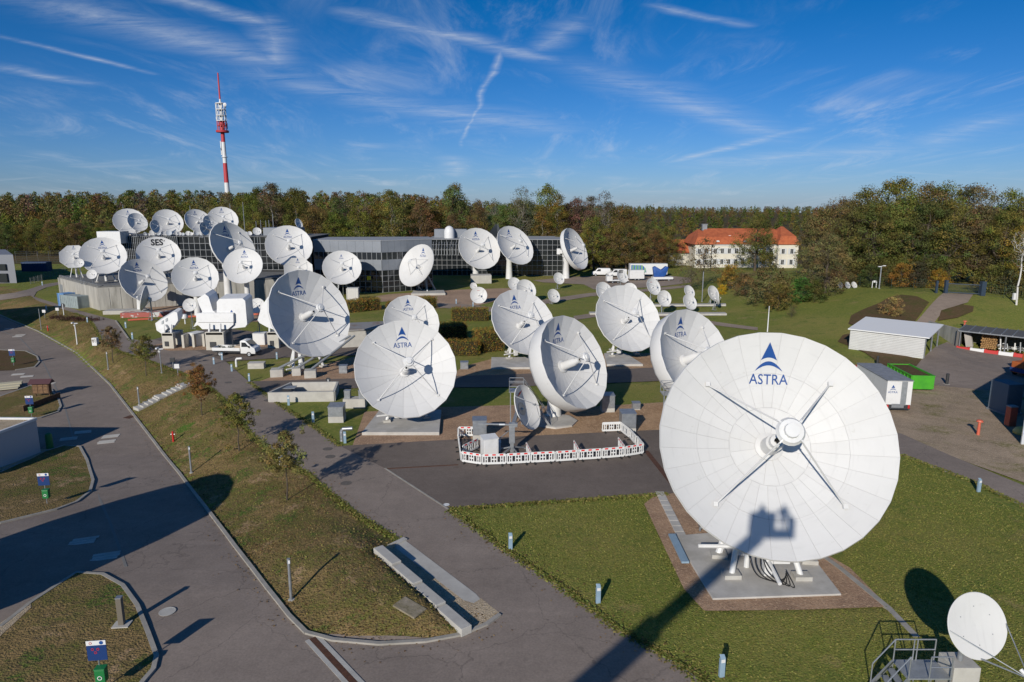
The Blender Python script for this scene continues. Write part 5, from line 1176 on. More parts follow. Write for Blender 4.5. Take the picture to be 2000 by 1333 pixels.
def poleobj(name, px, py, h, r, label, cat, m_=galv, head=None, group=None, taper=.9):
    o = empty(name, G(px, py), 0, label, cat, group); mb = MB(); mb.tube((0, 0, -.1), (0, 0, h), r, r*taper, 12); mb.build('pole', m_, o, smooth=True)
    mb = MB(); mb.tube((0, 0, 0), (0, 0, .04), r*2, r*2, 12); mb.build('base_plate', concl, o)
    if head == 'lamp':
        mb = MB(); mb.tube((0, 0, h), (0, 0, h+.28), r*1.05, r*1.05, 12); mb.build('lamp_head', steel, o, smooth=True); mb = MB(); mb.box((r*.6, -r*.75, h+.12), (r*1.0, r*.7, .18)); mb.build('lamp_window', whitep, o)
    if head == 'camera':
        mb = MB(); mb.box((-.1, -.35, h+.02), (.2, .55, .18)); mb.box((.3, -.2, h-.1), (.5, .2, .14), .5); mb.tube((0, 0, h-.35), (.05, -.25, h-.45), .12, .14, 8); mb.build('camera_head', whitep, o)
    if head == 'double':
        mb = MB(); mb.bar((-.5, 0, h), (.5, 0, h+.15), .08); mb.box((-.45, -.15, h+.03), (.5, .35, .14)); mb.box((.45, -.15, h+.2), (.5, .35, .14)); mb.build('lamp_head', whitep, o)
    return o
for px, py, h, lb in [(569, 1172, 2.15, 'grey lamp post on the grass nearest the camera'), (374, 924, 2.1, 'grey lamp post on the bank beside the red hydrant'), (273, 797, 2.2, 'grey lamp post at the foot of the steps'), (212, 722, 2.2, 'grey lamp post beside the farthest young tree')]:
    poleobj('lamp_post', px, py, h, .085, lb, 'lamp post', head='lamp', group='grey lamp posts along the road')
poleobj('camera_pole', 316, 729, 3.3, .07, 'camera pole beside the path above the steps', 'camera pole', head='camera')
poleobj('camera_pole', 151, 673, 3.6, .09, 'white camera pole on the bank farther up the road', 'camera pole', whitep, head='camera')
poleobj('thin_pole', 81, 645, 4.0, .06, 'thin grey pole beside the farthest hydrant', 'pole', steel)
poleobj('lawn_pole', 1371, 590, 6.5, .12, 'pale pole standing between the small lawn dishes', 'pole', galv)
poleobj('double_lamp', 1717, 564, 4.3, .13, 'white double headed lamp on the hill by the fence', 'lamp post', galv, head='double')
poleobj('dark_post', 1849, 751, 1.3, .17, 'dark cylindrical post at the edge of the side yard', 'post', dark, taper=1)
poleobj('dark_post', 1713, 715, 1.3, .15, 'dark post beside the clad shed', 'post', dark, taper=1)
def hydrant(px, py, label, m_=redm, h=1.0, mush=False):
    o = empty('hydrant', G(px, py), 0, label, 'hydrant'); mb = MB()
    if mush: mb.lathe([(.14, 0), (.12, h*.8), (.12, h*.85), (.30, h*.86), (.24, h*.96), (.05, h)], n=14); mb.build('body', m_, o, smooth=True)
    else:
        mb.lathe([(.10, 0), (.09, h*.68), (.12, h*.7), (.12, h*.8), (.09, h*.82), (.08, h*.92)], n=12); mb.build('body', m_, o, smooth=True)
        mb = MB(); mb.lathe([(.10, h*.92), (.09, h), (.03, h+.06)], n=12, caps=True); mb.build('cap', m_, o); mb = MB(); mb.tube((-.2, 0, h*.75), (.2, 0, h*.75), .05); mb.build('outlet', galv, o)
hydrant(339, 863, 'red hydrant on the bank beside a lamp post'); hydrant(94, 647, 'small red hydrant far up the bank'); hydrant(1910, 850, 'orange mushroom topped hydrant on the dirt yard', orange, 1.5, True); hydrant(1883, 642, 'orange mushroom vent on the grass above the canopy store', orange, 1.3, True)
def elbow(px, py, label, m_, h, r, l):
    o = empty('elbow_vent', G(px, py), 0, label, 'vent pipe'); mb = MB(); mb.tube((0, 0, 0), (0, 0, h*.8), r, r, 14); mb.tube((0, 0, h*.78), (r*.7, 0, h), r, r, 14); mb.tube((r*.6, 0, h), (l, 0, h*1.05), r, r, 14); mb.build('pipe', m_, o, smooth=True)
    mb = MB()
    for z in (.05, h*.35, h*.74): mb.lathe([(r*1.0, z), (r*1.1, z+.02), (r*1.0, z+.05)], n=14)
    mb.build('flange', galv, o)
elbow(668, 862, 'silver elbow pipe on the grass beside the front pad', galv, 1.15, .17, 1.0); elbow(462, 717, 'white elbow vent on the upper lawn', whitep, 1.1, .14, .8)
# manholes, covers, grates
def manhole(px, py, label, r=.42, m_=None):
    mb = MB(); mb.lathe([(r, 0), (r, .012), (r*.86, .014), (r*.84, .008), (.01, .010)], n=24); o = mb.build('manhole_cover', m_ or mat('manhole_iron', (.16, .14, .12), (.12, .105, .09), 6, .8)); o.location = G(px, py, .034); tag(o, label, 'manhole cover', 'round covers in the asphalt')
for px, py, lb in [(640, 878, 'round cover in the path beside the silver elbow pipe'), (645, 893, 'second round cover in the path below the elbow pipe'), (676, 945, 'round cover nearest on the path below the tree shadow'), (523, 783, 'round cover beside the concrete basin'), (446, 748, 'round cover at the path junction')]: manhole(px, py, lb)
manhole(327, 1196, 'pale round cover in the road at the lower left', .42, concl); manhole(872, 987, 'small pale disc at the corner of the barrier yard', .22, whitep)
def cover(px, py, label, rz, w=1.5, l=1.0, m_=None, n=3):
    p = G(px, py, .026); o = empty('slab_cover', p, rz, label, 'slab cover', 'slab covers in the road'); mb = MB(); mb.box((0, 0, .015), (w, l/n-.05, .03)); me_ = mb.mesh('slab', m_ or conc, bevel=.01)
    for i in range(n): inst('slab', me_, o, loc=(random.uniform(-.08, .08), (i-(n-1)/2)*l/n, 0))
for px, py, lb in [(163, 1058, 'left slab cover inside the big road shadow'), (207, 1088, 'right slab cover inside the big road shadow'), (208, 864, 'slab cover in the road right of the kiosk, lower'), (216, 853, 'slab cover in the road right of the kiosk, upper'), (135, 858, 'slab cover in the dark shadow beside the green drum'), (162, 845, 'second slab cover in the dark kiosk shadow'), (35, 732, 'slab cover on the side road, left'), (53, 736, 'slab cover on the side road, middle'), (70, 746, 'slab cover on the side road, right'), (95, 750, 'slab cover near the insect hotel'), (135, 928, 'bright slab cover in the grass island'), (122, 888, 'slab pile in the shaded grass island'), (35, 658, 'slab cover far up the road, left'), (40, 655, 'slab cover far up the road, right'), (19, 643, 'slab cover farthest up the road')]:
    cover(px, py, lb, .35)
def strip(name, a, b, wd, label, m_, dz=.045, cat='drain'):
    p, q = G(*a, dz), G(*b, dz); mb = MB(); mb.bar(p, q, wd, .02); return tag(mb.build(name, m_), label, cat)
rust = mat('rusty_iron', (.13, .055, .03), (.08, .035, .02), 6, .85)
gr_ = empty('drain_grate', G(610, 1250, .03), 0, 'rusty drain grate crossing the road mouth at the bottom', 'drain'); p, q = G(610, 1248, .05), G(700, 1345, .05); d_ = (q-p).normalized(); l_ = (q-p).length; sd_ = Vector((-d_.y, d_.x, 0))
mb = MB(); mb.bar(p+sd_*.27, q+sd_*.27, .22, .02); mb.bar(p-sd_*.27, q-sd_*.27, .22, .02); mb.build('drain_edge', concl, gr_, gr_.location)
mb = MB(); mb.box((0, 0, 0), (.47, .28, .025)); me_ = mb.mesh('grate', rust)
for i in range(int(l_/.5)): c = p+d_*(.25+.5*i)-gr_.location; inst('grate', me_, gr_, loc=(c.x, c.y, c.z), rz=math.atan2(d_.y, d_.x))
strip('drain_channel', (752, 917), (895, 909), .16, 'thin rusty drain line left of the barriers', rust)
strip('drain_channel', (1262, 882), (1330, 968), .42, 'rusty drain strip right of the barriers', rust)
strip('road_joint', (752, 916), (876, 996), .14, 'pale kerb joint between path and barrier yard', kerbm, .05, 'joint')
strip('iron_cover', (246, 818), (260, 813), .9, 'rusty iron cover in the road below the steps', rust, .032, 'cover')
JP = [(-40, 630), (40, 662), (85, 710), (110, 760), (128, 800), (140, 845), (160, 900), (185, 955), (215, 1020), (240, 1090), (246, 1108)]
kerb('road_joint', JP, wd=.16, h=.028, m=mat('joint_stone', (.22, .21, .19)))
# path edging kerbs
kerb('path_edge', [(486, 747), (540, 787), (620, 840), (664, 873)], wd=.08, h=.035, m=mat('path_edging', (.27, .25, .22))); kerb('path_edge', [(876, 997), (1000, 1085), (1100, 1152), (1200, 1226), (1330, 1304), (1400, 1350)], wd=.08, h=.035, m=mat('path_edging', (.27, .25, .22)))
kerb('path_edge', [(226, 627), (253, 665)], wd=.2, h=.12); kerb('path_edge', [(1760, 889), (1900, 941), (2030, 1005)], wd=.08, h=.035, m=mat('path_edging', (.27, .25, .22)))
kerb('lawn_edge_stones', [(1605, 1085), (1640, 1110), (1735, 1188), (1790, 1245)], wd=.32, h=.05)
for i in range(9):
    a_, b_ = G(1290, 966), G(1330, 1046); l_s = (b_-a_).length/8-.04; q = a_.lerp(b_, i/8); mb = MB(); mb.box((0, 0, .03), (l_s, .62, .08)); o = mb.build('stepping_slab', conc, bevel=.015); o.location = q; o.rotation_euler.z = math.atan2(b_.y-a_.y, b_.x-a_.x); tag(o, 'square concrete slab in the stepping path left of the largest dish', 'slab', 'stepping slabs left of the largest dish')
a_, b_ = G(1318, 1050), G(1345, 1105); mb = MB(); mb.bar(a_+Vector((-.2, 0, .2)), b_+Vector((-.2, 0, .2)), .45, .12); tag(mb.build('cable_cover', bluem), 'blue grey cable duct cover along the big pad edge', 'cable duct')
# crowd barriers
mb = MB(); L2, Hh = 1.9, 1.0
for z0, z1 in ((.12, .30), (.78, 1.02)): mb.box((0, 0, (z0+z1)/2), (L2-.12, .045, z1-z0))
for s in (-1, 1): mb.box((s*(L2/2-.06), 0, .57), (.09, .045, .80))
for x in (-.70, -.52, -.22, 0, .22, .52, .70): mb.box((x, 0, .54), (.085, .04, .50))
mb.box((0, 0, .54), (.34, .038, .10)); mb.box((-.61, 0, .54), (.1, .038, .06)); mb.box((.61, 0, .54), (.1, .038, .06))
mb.box((-L2/2+.02, 0, .9), (.06, .08, .12)); mb.box((L2/2-.02, 0, .3), (.06, .08, .12))
bfr = mb.mesh('barrier_frame', mat('plastic_white', (.80, .80, .78), (.70, .69, .66), 3, .5, lo=.55, hi=.8), bevel=.012)
mb = MB(); mb.box((0, -.026, 0), (.27, .012, .12)); rfl = mb.mesh('reflector_strip', mat('reflector_red', (.72, .02, .02), rough=.35)); wfl = mb.mesh('reflector_strip', mat('reflector_white', (.74, .76, .78), rough=.3))
mb = MB(); mb.box((0, 0, .05), (.12, .62, .08)); mb.box((0, 0, .1), (.08, .1, .12)); fme = mb.mesh('foot', black, bevel=.02)
def barrier(a, b, label, red=(0, 2)):
    a, b = G(*a), G(*b); d = b-a; o = empty('crowd_barrier', ((a.x+b.x)/2, (a.y+b.y)/2, .03), math.atan2(d.y, d.x)+random.gauss(0, .02), label, 'barrier', 'red and white plastic barriers'); k = math.hypot(d.x, d.y)/1.92
    o.scale = (k, 1, 1); inst('barrier_frame', bfr, o)
    for i in range(5): inst('reflector_strip', rfl if i % 2 == 0 else wfl, o, loc=(-.58+i*.29, 0, .93))
    for s in (-.62, .62): inst('foot', fme, o, loc=(s, 0, 0))
BP = [(901, 905), (941, 911), (989, 910), (1036, 907), (1084, 905), (1129, 902), (1175, 899), (1220, 895), (1257, 889)]
ordn = ['first', 'second', 'third', 'fourth', 'fifth', 'sixth', 'seventh', 'eighth']
for i in range(8): barrier(BP[i], BP[i+1], f'{ordn[i]} barrier from the left in the front row')
for i, (a_, b_) in enumerate([((1257, 889), (1243, 873)), ((1243, 873), (1228, 858)), ((1228, 858), (1212, 845))]): barrier(a_, b_, ['front', 'middle', 'rear'][i]+' barrier on the right side of the enclosure')
barrier((1213, 845), (1175, 846), 'barrier at the rear right corner before the grey cabinet')
barrier((900, 904), (897, 880), 'front barrier on the left side of the enclosure'); barrier((897, 880), (894, 857), 'rear barrier on the left side of the enclosure')
barrier((895, 855), (937, 855), 'barrier at the rear left corner before the white cabinet'); barrier((904, 893), (934, 878), 'barrier slanting inside the left end of the enclosure')
for i, (a_, b_) in enumerate([((1028, 886), (1037, 905)), ((1121, 882), (1130, 900)), ((1207, 876), (1219, 893))]): barrier(a_, b_, ['left', 'middle', 'right'][i]+' barrier standing edge on behind the front row')
# cabinets
def cabinet(px, py, w, dth, h, label, m_=galv, base=.45, lid=.08, rz=.05, cat='cabinet', bm=None):
    o = empty('cabinet', G(px, py), rz, label, cat); 
    if base: mb = MB(); mb.box((0, 0, base/2-.1), (w*1.02, dth*1.02, base+.2)); mb.build('plinth', bm or concl, o, bevel=.02)
    mb = MB(); mb.box((0, 0, base+h/2), (w, dth, h)); mb.build('body', m_, o, bevel=.015)
    mb = MB(); mb.prism([(-w/2-.04, -dth/2-.04, base+h), (w/2+.04, -dth/2-.04, base+h), (w/2+.04, dth/2+.04, base+h+lid), (-w/2-.04, dth/2+.04, base+h+lid)], (0, 0, .05)); mb.build('lid', m_, o)
    mb = MB(); mb.box((0, -dth/2-.012, base+h/2), (w*.88, .02, h*.86)); mb.box((w*.35, -dth/2-.03, base+h*.55), (.04, .03, .16)); mb.build('door', m_, o); return o
cabinet(937, 856, 1.25, 1.1, 1.35, 'grey steel cabinet on a plinth left of the mobile dish'); cabinet(1225, 842, 1.35, 1.3, 1.4, 'grey steel cabinet behind the right barriers'); cabinet(1186, 803, 1.3, 1.2, 1.3, 'shaded steel cabinet under the deep rimmed dish')
cabinet(659, 822, 1.45, 1.4, .95, 'large grey vent box on a concrete plinth beside the front pad', base=.62); cabinet(1164, 715, 1, .8, 1.0, 'white cabinet behind the pad dish', whitep, base=.1); cabinet(1242, 800, .8, .6, .6, 'small grey box behind the steel cabinet', galv, .1)
tb_ = empty('twin_vent', G(694, 795), .02, 'concrete block carrying two grey vents left of the front dish', 'vent'); mb = MB(); mb.box((0, 0, .5), (2.3, 1.2, 1.0)); mb.build('plinth', concl, tb_, bevel=.02)
for s in (-.75, .75): mb = MB(); mb.box((s, 0, 1.4), (.6, .6, .8)); mb.box((s, 0, 1.82), (.68, .68, .06)); mb.build('vent_head', galv, tb_)
cabinet(907, 721, 1.0, .6, .55, 'small grey box on a steel foot on the gravel behind the front dish', galv, .35, bm=galv); cabinet(671, 729, 1.0, .6, .6, 'small grey box on a steel foot on the gravel left of the cross path', galv, .35, bm=galv)
cabinet(502, 719, 2.0, 1.1, .35, 'low concrete cover box on the upper lawn', conc, .35, .02, .1, 'cover box')
# open concrete basin
p0, p1 = G(526, 786), G(653, 784); bs = empty('concrete_basin', p0, 0, 'open concrete basin beside the service path', 'basin'); dd = p1-p0; dd.z = 0; l_ = dd.length; dd.normalize(); bv = Vector((-dd.y, dd.x, 0)); rz_ = math.atan2(dd.y, dd.x)
for a_, b_ in ((p0, p1), (p1, p1+bv*4.2+dd*-.4), (p1+bv*4.2-dd*.4, p0+bv*4.2+dd*1.3), (p0+bv*4.2+dd*1.3, p0)):
    mb = MB(); mb.bar(a_+Vector((0, 0, .5)), b_+Vector((0, 0, .5)), .24, 1.2); mb.build('wall', concl, bs, p0)
mb = MB(); q = p0+dd*3.6+bv*2.1; mb.box((q.x, q.y, .1), (6, 3.6, .1), rz_); mb.build('floor', conc, bs, p0)
mb = MB(); q = p0+dd*1.6+bv*2.6; mb.box((q.x, q.y, .95), (1.3, 1.2, .06), rz_); mb.build('hatch', galv, bs, p0)
# concrete footings of the large half shaded dish
for px, py, s_, lb in [(542, 735, 1.5, 'left'), (580, 733, 1.05, 'middle'), (607, 737, 1.4, 'right')]:
    o = inst_box('footing_block', lb+' concrete footing block under the large half shaded dish', 'footing', G(px, py), (s_, s_, .95), concl, .2, .04)
    mb = MB(); g = G(px, py); t_ = Vector((-25.3+4.2, 85.0+2.6, 4.6))
    mb.tube(g+Vector((0, 0, .9)), Vector((t_.x+(px-580)*.02, t_.y, 4.2)), .16, .14, 10); lgd = mb.build('steel_leg', steel, o, (g.x, g.y, g.z)); lgd.parent = o; lgd.matrix_local = Matrix.Rotation(-.2, 4, 'Z')
# stairs and platform beside pedestals
def access(px, py, h, label):
    b = G(px, py); o = empty('access_stair', b, 0, label, 'stair'); mb = MB(); L_ = 2.6
    for s in (-.4, .4): mb.bar((0, s, 0), (-L_, s, h), .08, .2)
    mb.build('stringer', galv, o)
    for k in range(11): mb = MB(); mb.box((-L_*(k+.5)/11, 0, h*(k+.5)/11), (.26, .78, .04)); mb.build('tread', galv, o)
    mb = MB(); mb.box((-L_-.7, 0, h), (1.5, 1.4, .08)); mb.build('platform', galv, o)
    mb = MB()
    for s in (-.45, .45):
        mb.path([(0, s, 1), (-L_, s, h+1)], .03)
        for k in range(4): x = -L_*k/3; mb.tube((x, s, h*k/3), (x, s, h*k/3+1), .025)
    for x, y in ((-L_-1.4, -.65), (-L_-1.4, .65), (-L_-.05, -.65), (-L_-.05, .65)): mb.tube((x, y, h), (x, y, h+1.05), .03)
    for z in (.55, 1.05): mb.path([(-L_-.05, -.65, h+z), (-L_-1.4, -.65, h+z), (-L_-1.4, .65, h+z), (-L_-.05, .65, h+z)], .03)
    mb.build('railing', galv, o)
    mb = MB()
    for x, y in ((-L_-1.3, -.5), (-L_-.2, .5)): mb.bar((x, y, 0), (x, y, h), .1)
    mb.build('support', galv, o); return o
a_ = access(1076, 833, 3.6, 'galvanised access stair and platform at the deep rimmed dish pedestal'); a_ = access(1372, 840, 3.6, 'galvanised access stair beside the half hidden deep rimmed dish')
mb = MB(); q = G(1096, 832); mb.lathe([(2.3, -.1), (2.3, .18), (2.1, .22)], c=(0, 0, 0), n=8, caps=True); o = mb.build('pedestal_foundation', conc); o.location = (q.x-.6, q.y+1.2, 0); tag(o, 'octagonal concrete foundation under the deep rimmed dish', 'foundation')
# mobile dish inside the barriers
mdp = G(1000, 884); md = dish((1.46, 60.34, 2.75), 4.26, 63.4, 23.3, 'grey mobile dish with a red mark inside the barrier enclosure', name='mobile_dish', n=30, lg=None, mount=None, bz=.03, fd=.36, tube=(.03, .06), horn=True, strut=.010, sr=.97, foot=(mdp.x, mdp.y))
o0 = Vector(md.location); mb = MB(); mb.box((0, 0, .5), (.32, .32, 1.0)); mb.box((0, 0, 1.6), (.5, .42, 1.5)); mb.box((.1, .05, 2.45), (.75, .5, .3)); mb.build('mount_post', galv, md, bevel=.02)
hub = Vector((1.46, 60.34, 2.75))-frame(R(63.4), R(23.3))[0]*1.1-o0
mb = MB(); mb.bar((.1, .05, 2.45), hub, .28, .34); mb.tube(hub, hub+frame(R(63.4), R(23.3))[0]*.45, .55, .62, 18); mb.build('yoke', galv, md)
mb = MB(); mb.bar((.1, .05, 2.45), (-2.9, .2, 2.5), .12); mb.tube((-.6, .1, 2.45), (-1.1, .1, 2.45), .12); mb.build('counter_arm', galv, md)
mb = MB()
for x, y in ((-1.4, .4), (1.2, .9), (.6, -1.1), (-.9, -1.0)): mb.bar((0, 0, .5), (x, y, .06), .10); mb.box((x, y, .03), (.3, .3, .06))
mb.tube((-.3, 0, 1.9), (-1.3, .5, .9), .04); mb.build('outrigger', galv, md)
mb = MB(); mb.prism([(-.12, 0, 0), (.05, 0, .08), (.04, 0, .13), (.42, 0, .2), (.2, 0, .09), (.22, 0, .05), (-.05, 0, -.02)], (0, .008, 0))
me_ = mb.mesh('red_mark', redm); rf = [c for c in md.children if c.name.startswith('reflector')][0]
o = inst('red_mark', me_, rf, Matrix.Translation((-.1, 1.25, .31)) @ Matrix.Rotation(R(-65), 4, 'X') @ Matrix.Scale(1.9, 4))
cabinet(956, 889, 1.3, 1.0, 1.5, 'white cabinet beside the mobile dish', whitep, .05, .12, .35)
cabinet(972, 883, .5, .5, .7, 'little white connection box beside the mobile dish cabinet', whitep, .2)
# bottom right offset dish with stair platform
def offset_dish():
    c = Vector(at(1910, 1223, 28.5)); a, r, u = frame(R(7), R(22)); g = Vector((c.x, c.y+.6, 0)); o = empty('offset_dish', g, 0, 'round offset dish on a concrete plinth in the bottom right corner', 'satellite dish'); Mw = Matrix.Translation(c-g) @ Matrix((r, u, a)).transposed().to_4x4(); R_ = 1.33
    mb = MB(); mb.lathe([(.01, -.14), (.4*R_, -.11), (.75*R_, -.05), (R_, .0), (R_*1.015, -.02), (R_*1.0, -.07), (.6*R_, -.14), (.01, -.2)], n=64); inst('reflector', mb.mesh('reflector', white, smooth=True), o, Mw)
    bolt = MB()
    for k in range(6): an = k*1.047+.52; bolt.box((.58*R_*math.cos(an), .58*R_*math.sin(an), -.075), (.035, .035, .03))
    inst('bolt', bolt.mesh('bolt', steel), o, Mw)
    mb = MB(); e = Vector((.75, -1.75, 1.35)); mb.tube((-.1, -1.28, -.05), e, .035, .03, 8); mb.build('feed_arm', galv, None); fa = bpy.data.objects['feed_arm']; fa.parent = o; fa.matrix_local = Mw
    mb = MB(); mb.tube((-1.3, -.1, 0), e, .022); mb.tube((1.3, .0, 0), e, .022); s_ = mb.build('stay_rod', galv, o); s_.matrix_local = Mw
    mb = MB(); mb.tube(e, e+Vector((-.12, .3, -.22)), .06, .085, 12); f_ = mb.build('feed_horn', whitep, o, smooth=True); f_.matrix_local = Mw
    mb = MB(); mb.box((0, .15, .75), (1.15, 1.1, 1.7)); mb.build('plinth', concl, o, bevel=.03)
    mb = MB(); mb.tube((0, .15, 1.6), (0, .15, c.z-.1), .11, .11, 12); mb.box((0, 0, c.z-.1), (.4, .5, .6)); mb.build('mount_post', galv, o)
    return o
od = offset_dish(); g = Vector(od.location)
sp_ = empty('stair_platform', G(1830, 1290), 0, 'grey steel stair platform left of the bottom right dish', 'stair platform'); o = Vector(sp_.location)
ps = Vector((g.x-1.55, g.y+.25, 0))-o; ps.z = 0; zt = 1.05
mb = MB(); mb.box((ps.x, ps.y, zt), (1.9, 1.25, .06)); mb.build('deck', steel, sp_)
for k in range(3):
    mb = MB(); mb.box((ps.x-1.15-.3*k, ps.y-.12-.1*k, zt-.27*(k+1)), (.30, 1.1, .05), -.12); mb.build('tread', steel, sp_)
mb = MB()
for s in (-.6, .6): mb.bar((ps.x-.9, ps.y+s, zt-.05), (ps.x-2.05, ps.y+s-.35, .05), .05, .2)
mb.build('stringer', galv, sp_)
mb = MB(); h_ = 1.05
for x, y in ((-.9, .6), (-.05, .6), (.1, .6), (.9, .6), (-.9, -.6), (.9, -.6), (-.02, -.6)): mb.tube((ps.x+x, ps.y+y, .0), (ps.x+x, ps.y+y, zt+h_), .03)
for z in (.55, 1.05):
    mb.path([(ps.x-.9, ps.y+.6, zt+z), (ps.x+.9, ps.y+.6, zt+z)], .03); mb.path([(ps.x-.02, ps.y-.6, zt+z), (ps.x+.9, ps.y-.6, zt+z)], .03)
for s in (-.6, .6):
    mb.path([(ps.x-.9, ps.y+s, zt+1.05), (ps.x-2.0, ps.y+s-.33, 1.15)], .03); mb.tube((ps.x-2.0, ps.y+s-.33, 0), (ps.x-2.0, ps.y+s-.33, 1.15), .03)
mb.build('railing', galv, sp_)
q = o+ps+Vector((-2.3, -.5, .02)); inst_box('step_slab', 'concrete slab at the foot of the steel stair', 'slab', (q.x, q.y, -.02), (1.0, 1.6, .08), conc, .3, .02)
# boxy horn antennas behind the truck (outlines set on their own plane, real thickness)
def horn(name, outline, zc, depth, label, m_=whitep, base=None, extra=(), dz=0.0):
    P = [at(px, py, zc) for px, py in outline]; cx_ = sum(p.x for p in P)/len(P); y0 = sum(p.y for p in P)/len(P); gz = 0
    o = empty(name, (cx_, y0, gz), 0, label, 'horn antenna'); mb = MB(); mb.prism([(p.x, y0+(p.z-P[0].z)*.10, p.z) for p in P], (dz, depth, .4)); mb.build('horn_body', m_, o, o.location, bevel=.035)
    for nm, rect, m2, th in extra:
        Q = [at(px, py, zc) for px, py in rect]; mb = MB(); mb.prism([(p.x, y0+(p.z-P[0].z)*.10-.03, p.z) for p in Q], (0, -th, 0)); mb.build(nm, m2, o, o.location)
    return o
bright = mat('access_hatch', (.84, .84, .82), rough=.4)
hb = horn('horn_antenna', [(395, 609), (390, 597), (386, 584), (402, 574), (409, 580), (416, 607), (423, 612), (424, 600), (424, 590), (429, 584), (475, 583), (480, 588), (482, 634), (478, 640), (460, 642), (451, 643), (445, 643), (396, 643), (385, 636), (376, 640)], 101, 2.8, 'large white boxy horn antenna with two bright hatches behind the truck', extra=[('access_hatch', [(409, 616), (418, 616), (418, 625), (409, 625)], bright, .05), ('access_hatch', [(424, 616), (433, 616), (433, 625), (424, 625)], bright, .05), ('front_box', [(386, 611), (458, 611), (458, 629), (386, 629)], whitep, .5), ('logo_arrow', [(450, 610), (455, 610), (452.5, 605.5)], logo, .02), ('lower_box', [(388, 630), (457, 630), (457, 634), (446, 643), (396, 643), (388, 634)], whitep, .35)])
hs_ = horn('horn_antenna', [(303, 632), (341, 609), (347, 611), (348, 626), (337, 643), (319, 656), (305, 646)], 101.5, 1.6, 'tilted white boxy horn antenna left of the large one', extra=[('grille', [(316, 628), (320, 626), (320, 632), (316, 634)], steel, .04), ('grille', [(324, 623), (328, 621), (328, 627), (324, 629)], steel, .04), ('front_box', [(312, 644), (326, 634), (330, 641), (318, 652)], whitep, .5)])
horn('horn_antenna', [(502, 626), (512, 597), (524, 580), (536, 585), (540, 648), (520, 640), (506, 632)], 101, 1.7, 'white boxy horn antenna half hidden by the large half shaded dish')
crm = mat('cream_concrete', (.60, .57, .49), (.52, .49, .42), 1, .8)
def tower_base(x0, x1, y0, y1, zc, dep, label, legs=0):
    a_, b_ = at(x0, y1, zc), at(x1, y0, zc); o = empty('antenna_base', ((a_.x+b_.x)/2, a_.y, 0), 0, label, 'antenna base'); w = b_.x-a_.x; h = b_.z
    mb = MB(); mb.box((0, .35, h/2), (w, .7, h)); mb.build('front_wall', crm, o, bevel=.03); mb = MB(); mb.box((0, dep, h/2), (w, .5, h*.95)); mb.build('rear_wall', crm, o, bevel=.03)
    mb = MB(); mb.box((0, dep/2, h-.25), (w*.9, dep, .3)); mb.build('beam', steel, o); mb = MB(); mb.box((-w*.1, -.05, h*.32), (w*.33, .12, h*.3)); mb.build('grille', dark, o)
    for s in (-.3, .3): mb = MB(); mb.tube((s*w, .3, h), (s*w, .5, h+1.2), .16, .14, 10); mb.build('bearing_arm', whitep, o, smooth=True)
    for k in range(legs): mb = MB(); mb.box((w*.5+1.2+1.3*k, dep*.4+.5*k, h*.42), (.35, 1.6, h*.84)); mb.build('pier', crm, o, bevel=.02)
    return o
tower_base(403, 439, 648, 685, 100.2, 3.0, 'cream concrete base under the large boxy horn antenna'); tower_base(318, 340, 650, 681, 101.3, 3, 'cream concrete base of the tilted horn antenna with piers', 4); tower_base(523, 545, 648, 680, 101.6, 3, 'cream concrete base behind the large half shaded dish')
cabinet(385, 675, 1.7, 1.5, 1.9, 'white cabinet between the two cream antenna bases', whitep, .05, .08, -.5); cabinet(509, 673, 1.8, 1.3, 1.7, 'white cabinet right of the truck cab', whitep, .05, .08, .0)
for px, py, zc, D, az, el, lb in [(370, 596, 116, 2.3, 5, 20, 'white round dish left of the large horn antenna'), (412, 596, 117, 2.4, 15, 25, 'white round dish inside the notch of the large horn antenna'), (501, 597, 112, 2.6, 0, 30, 'grey round dish tucked beside the hidden horn antenna')]: small(px, py, zc, D, az, el, lb, None)
o = small(280, 583, 125, 4.7, -74, 14, 'tall flat oval antenna edge on before the half shaded dish', None, n=30)
mb = MB(); mb.lathe([(.1, .9), (.5, 1.0), (.55, 1.4), (.4, 1.7), (.05, 1.8)], n=14); mb.tube((0, 0, 0), (0, 0, 1.0), .12); o = mb.build('radome', whitep, smooth=True); o.location = G(362, 633); tag(o, 'small white radome left of the large horn antenna', 'radome')
inst_box('striped_trailer_deck', 'low red and white striped platform before the bunker', 'platform', G(300, 618), (11, 2.2, .9), mat('stripe', (.4, .1, .08), (.6, .6, .58), .9, .6, lo=.48, hi=.52), .15)
inst_box('white_beam_stack', 'pale flat slab platform before the bunker corner', 'platform', G(248, 612), (7.5, 3.2, .7), concl, .1)
for i, (a_, b_) in enumerate([((250, 628), (300, 625)), ((350, 622), (480, 617)), ((480, 617), (520, 616))]):
    p, q = G(*a_), G(*b_); mb = MB(); mb.bar(p+Vector((0, 0, .25)), q+Vector((0, 0, .25)), .15, .3); tag(mb.build('orange_rail', orange), ['left', 'middle', 'right'][i]+' stretch of low orange rail before the bunker', 'rail')
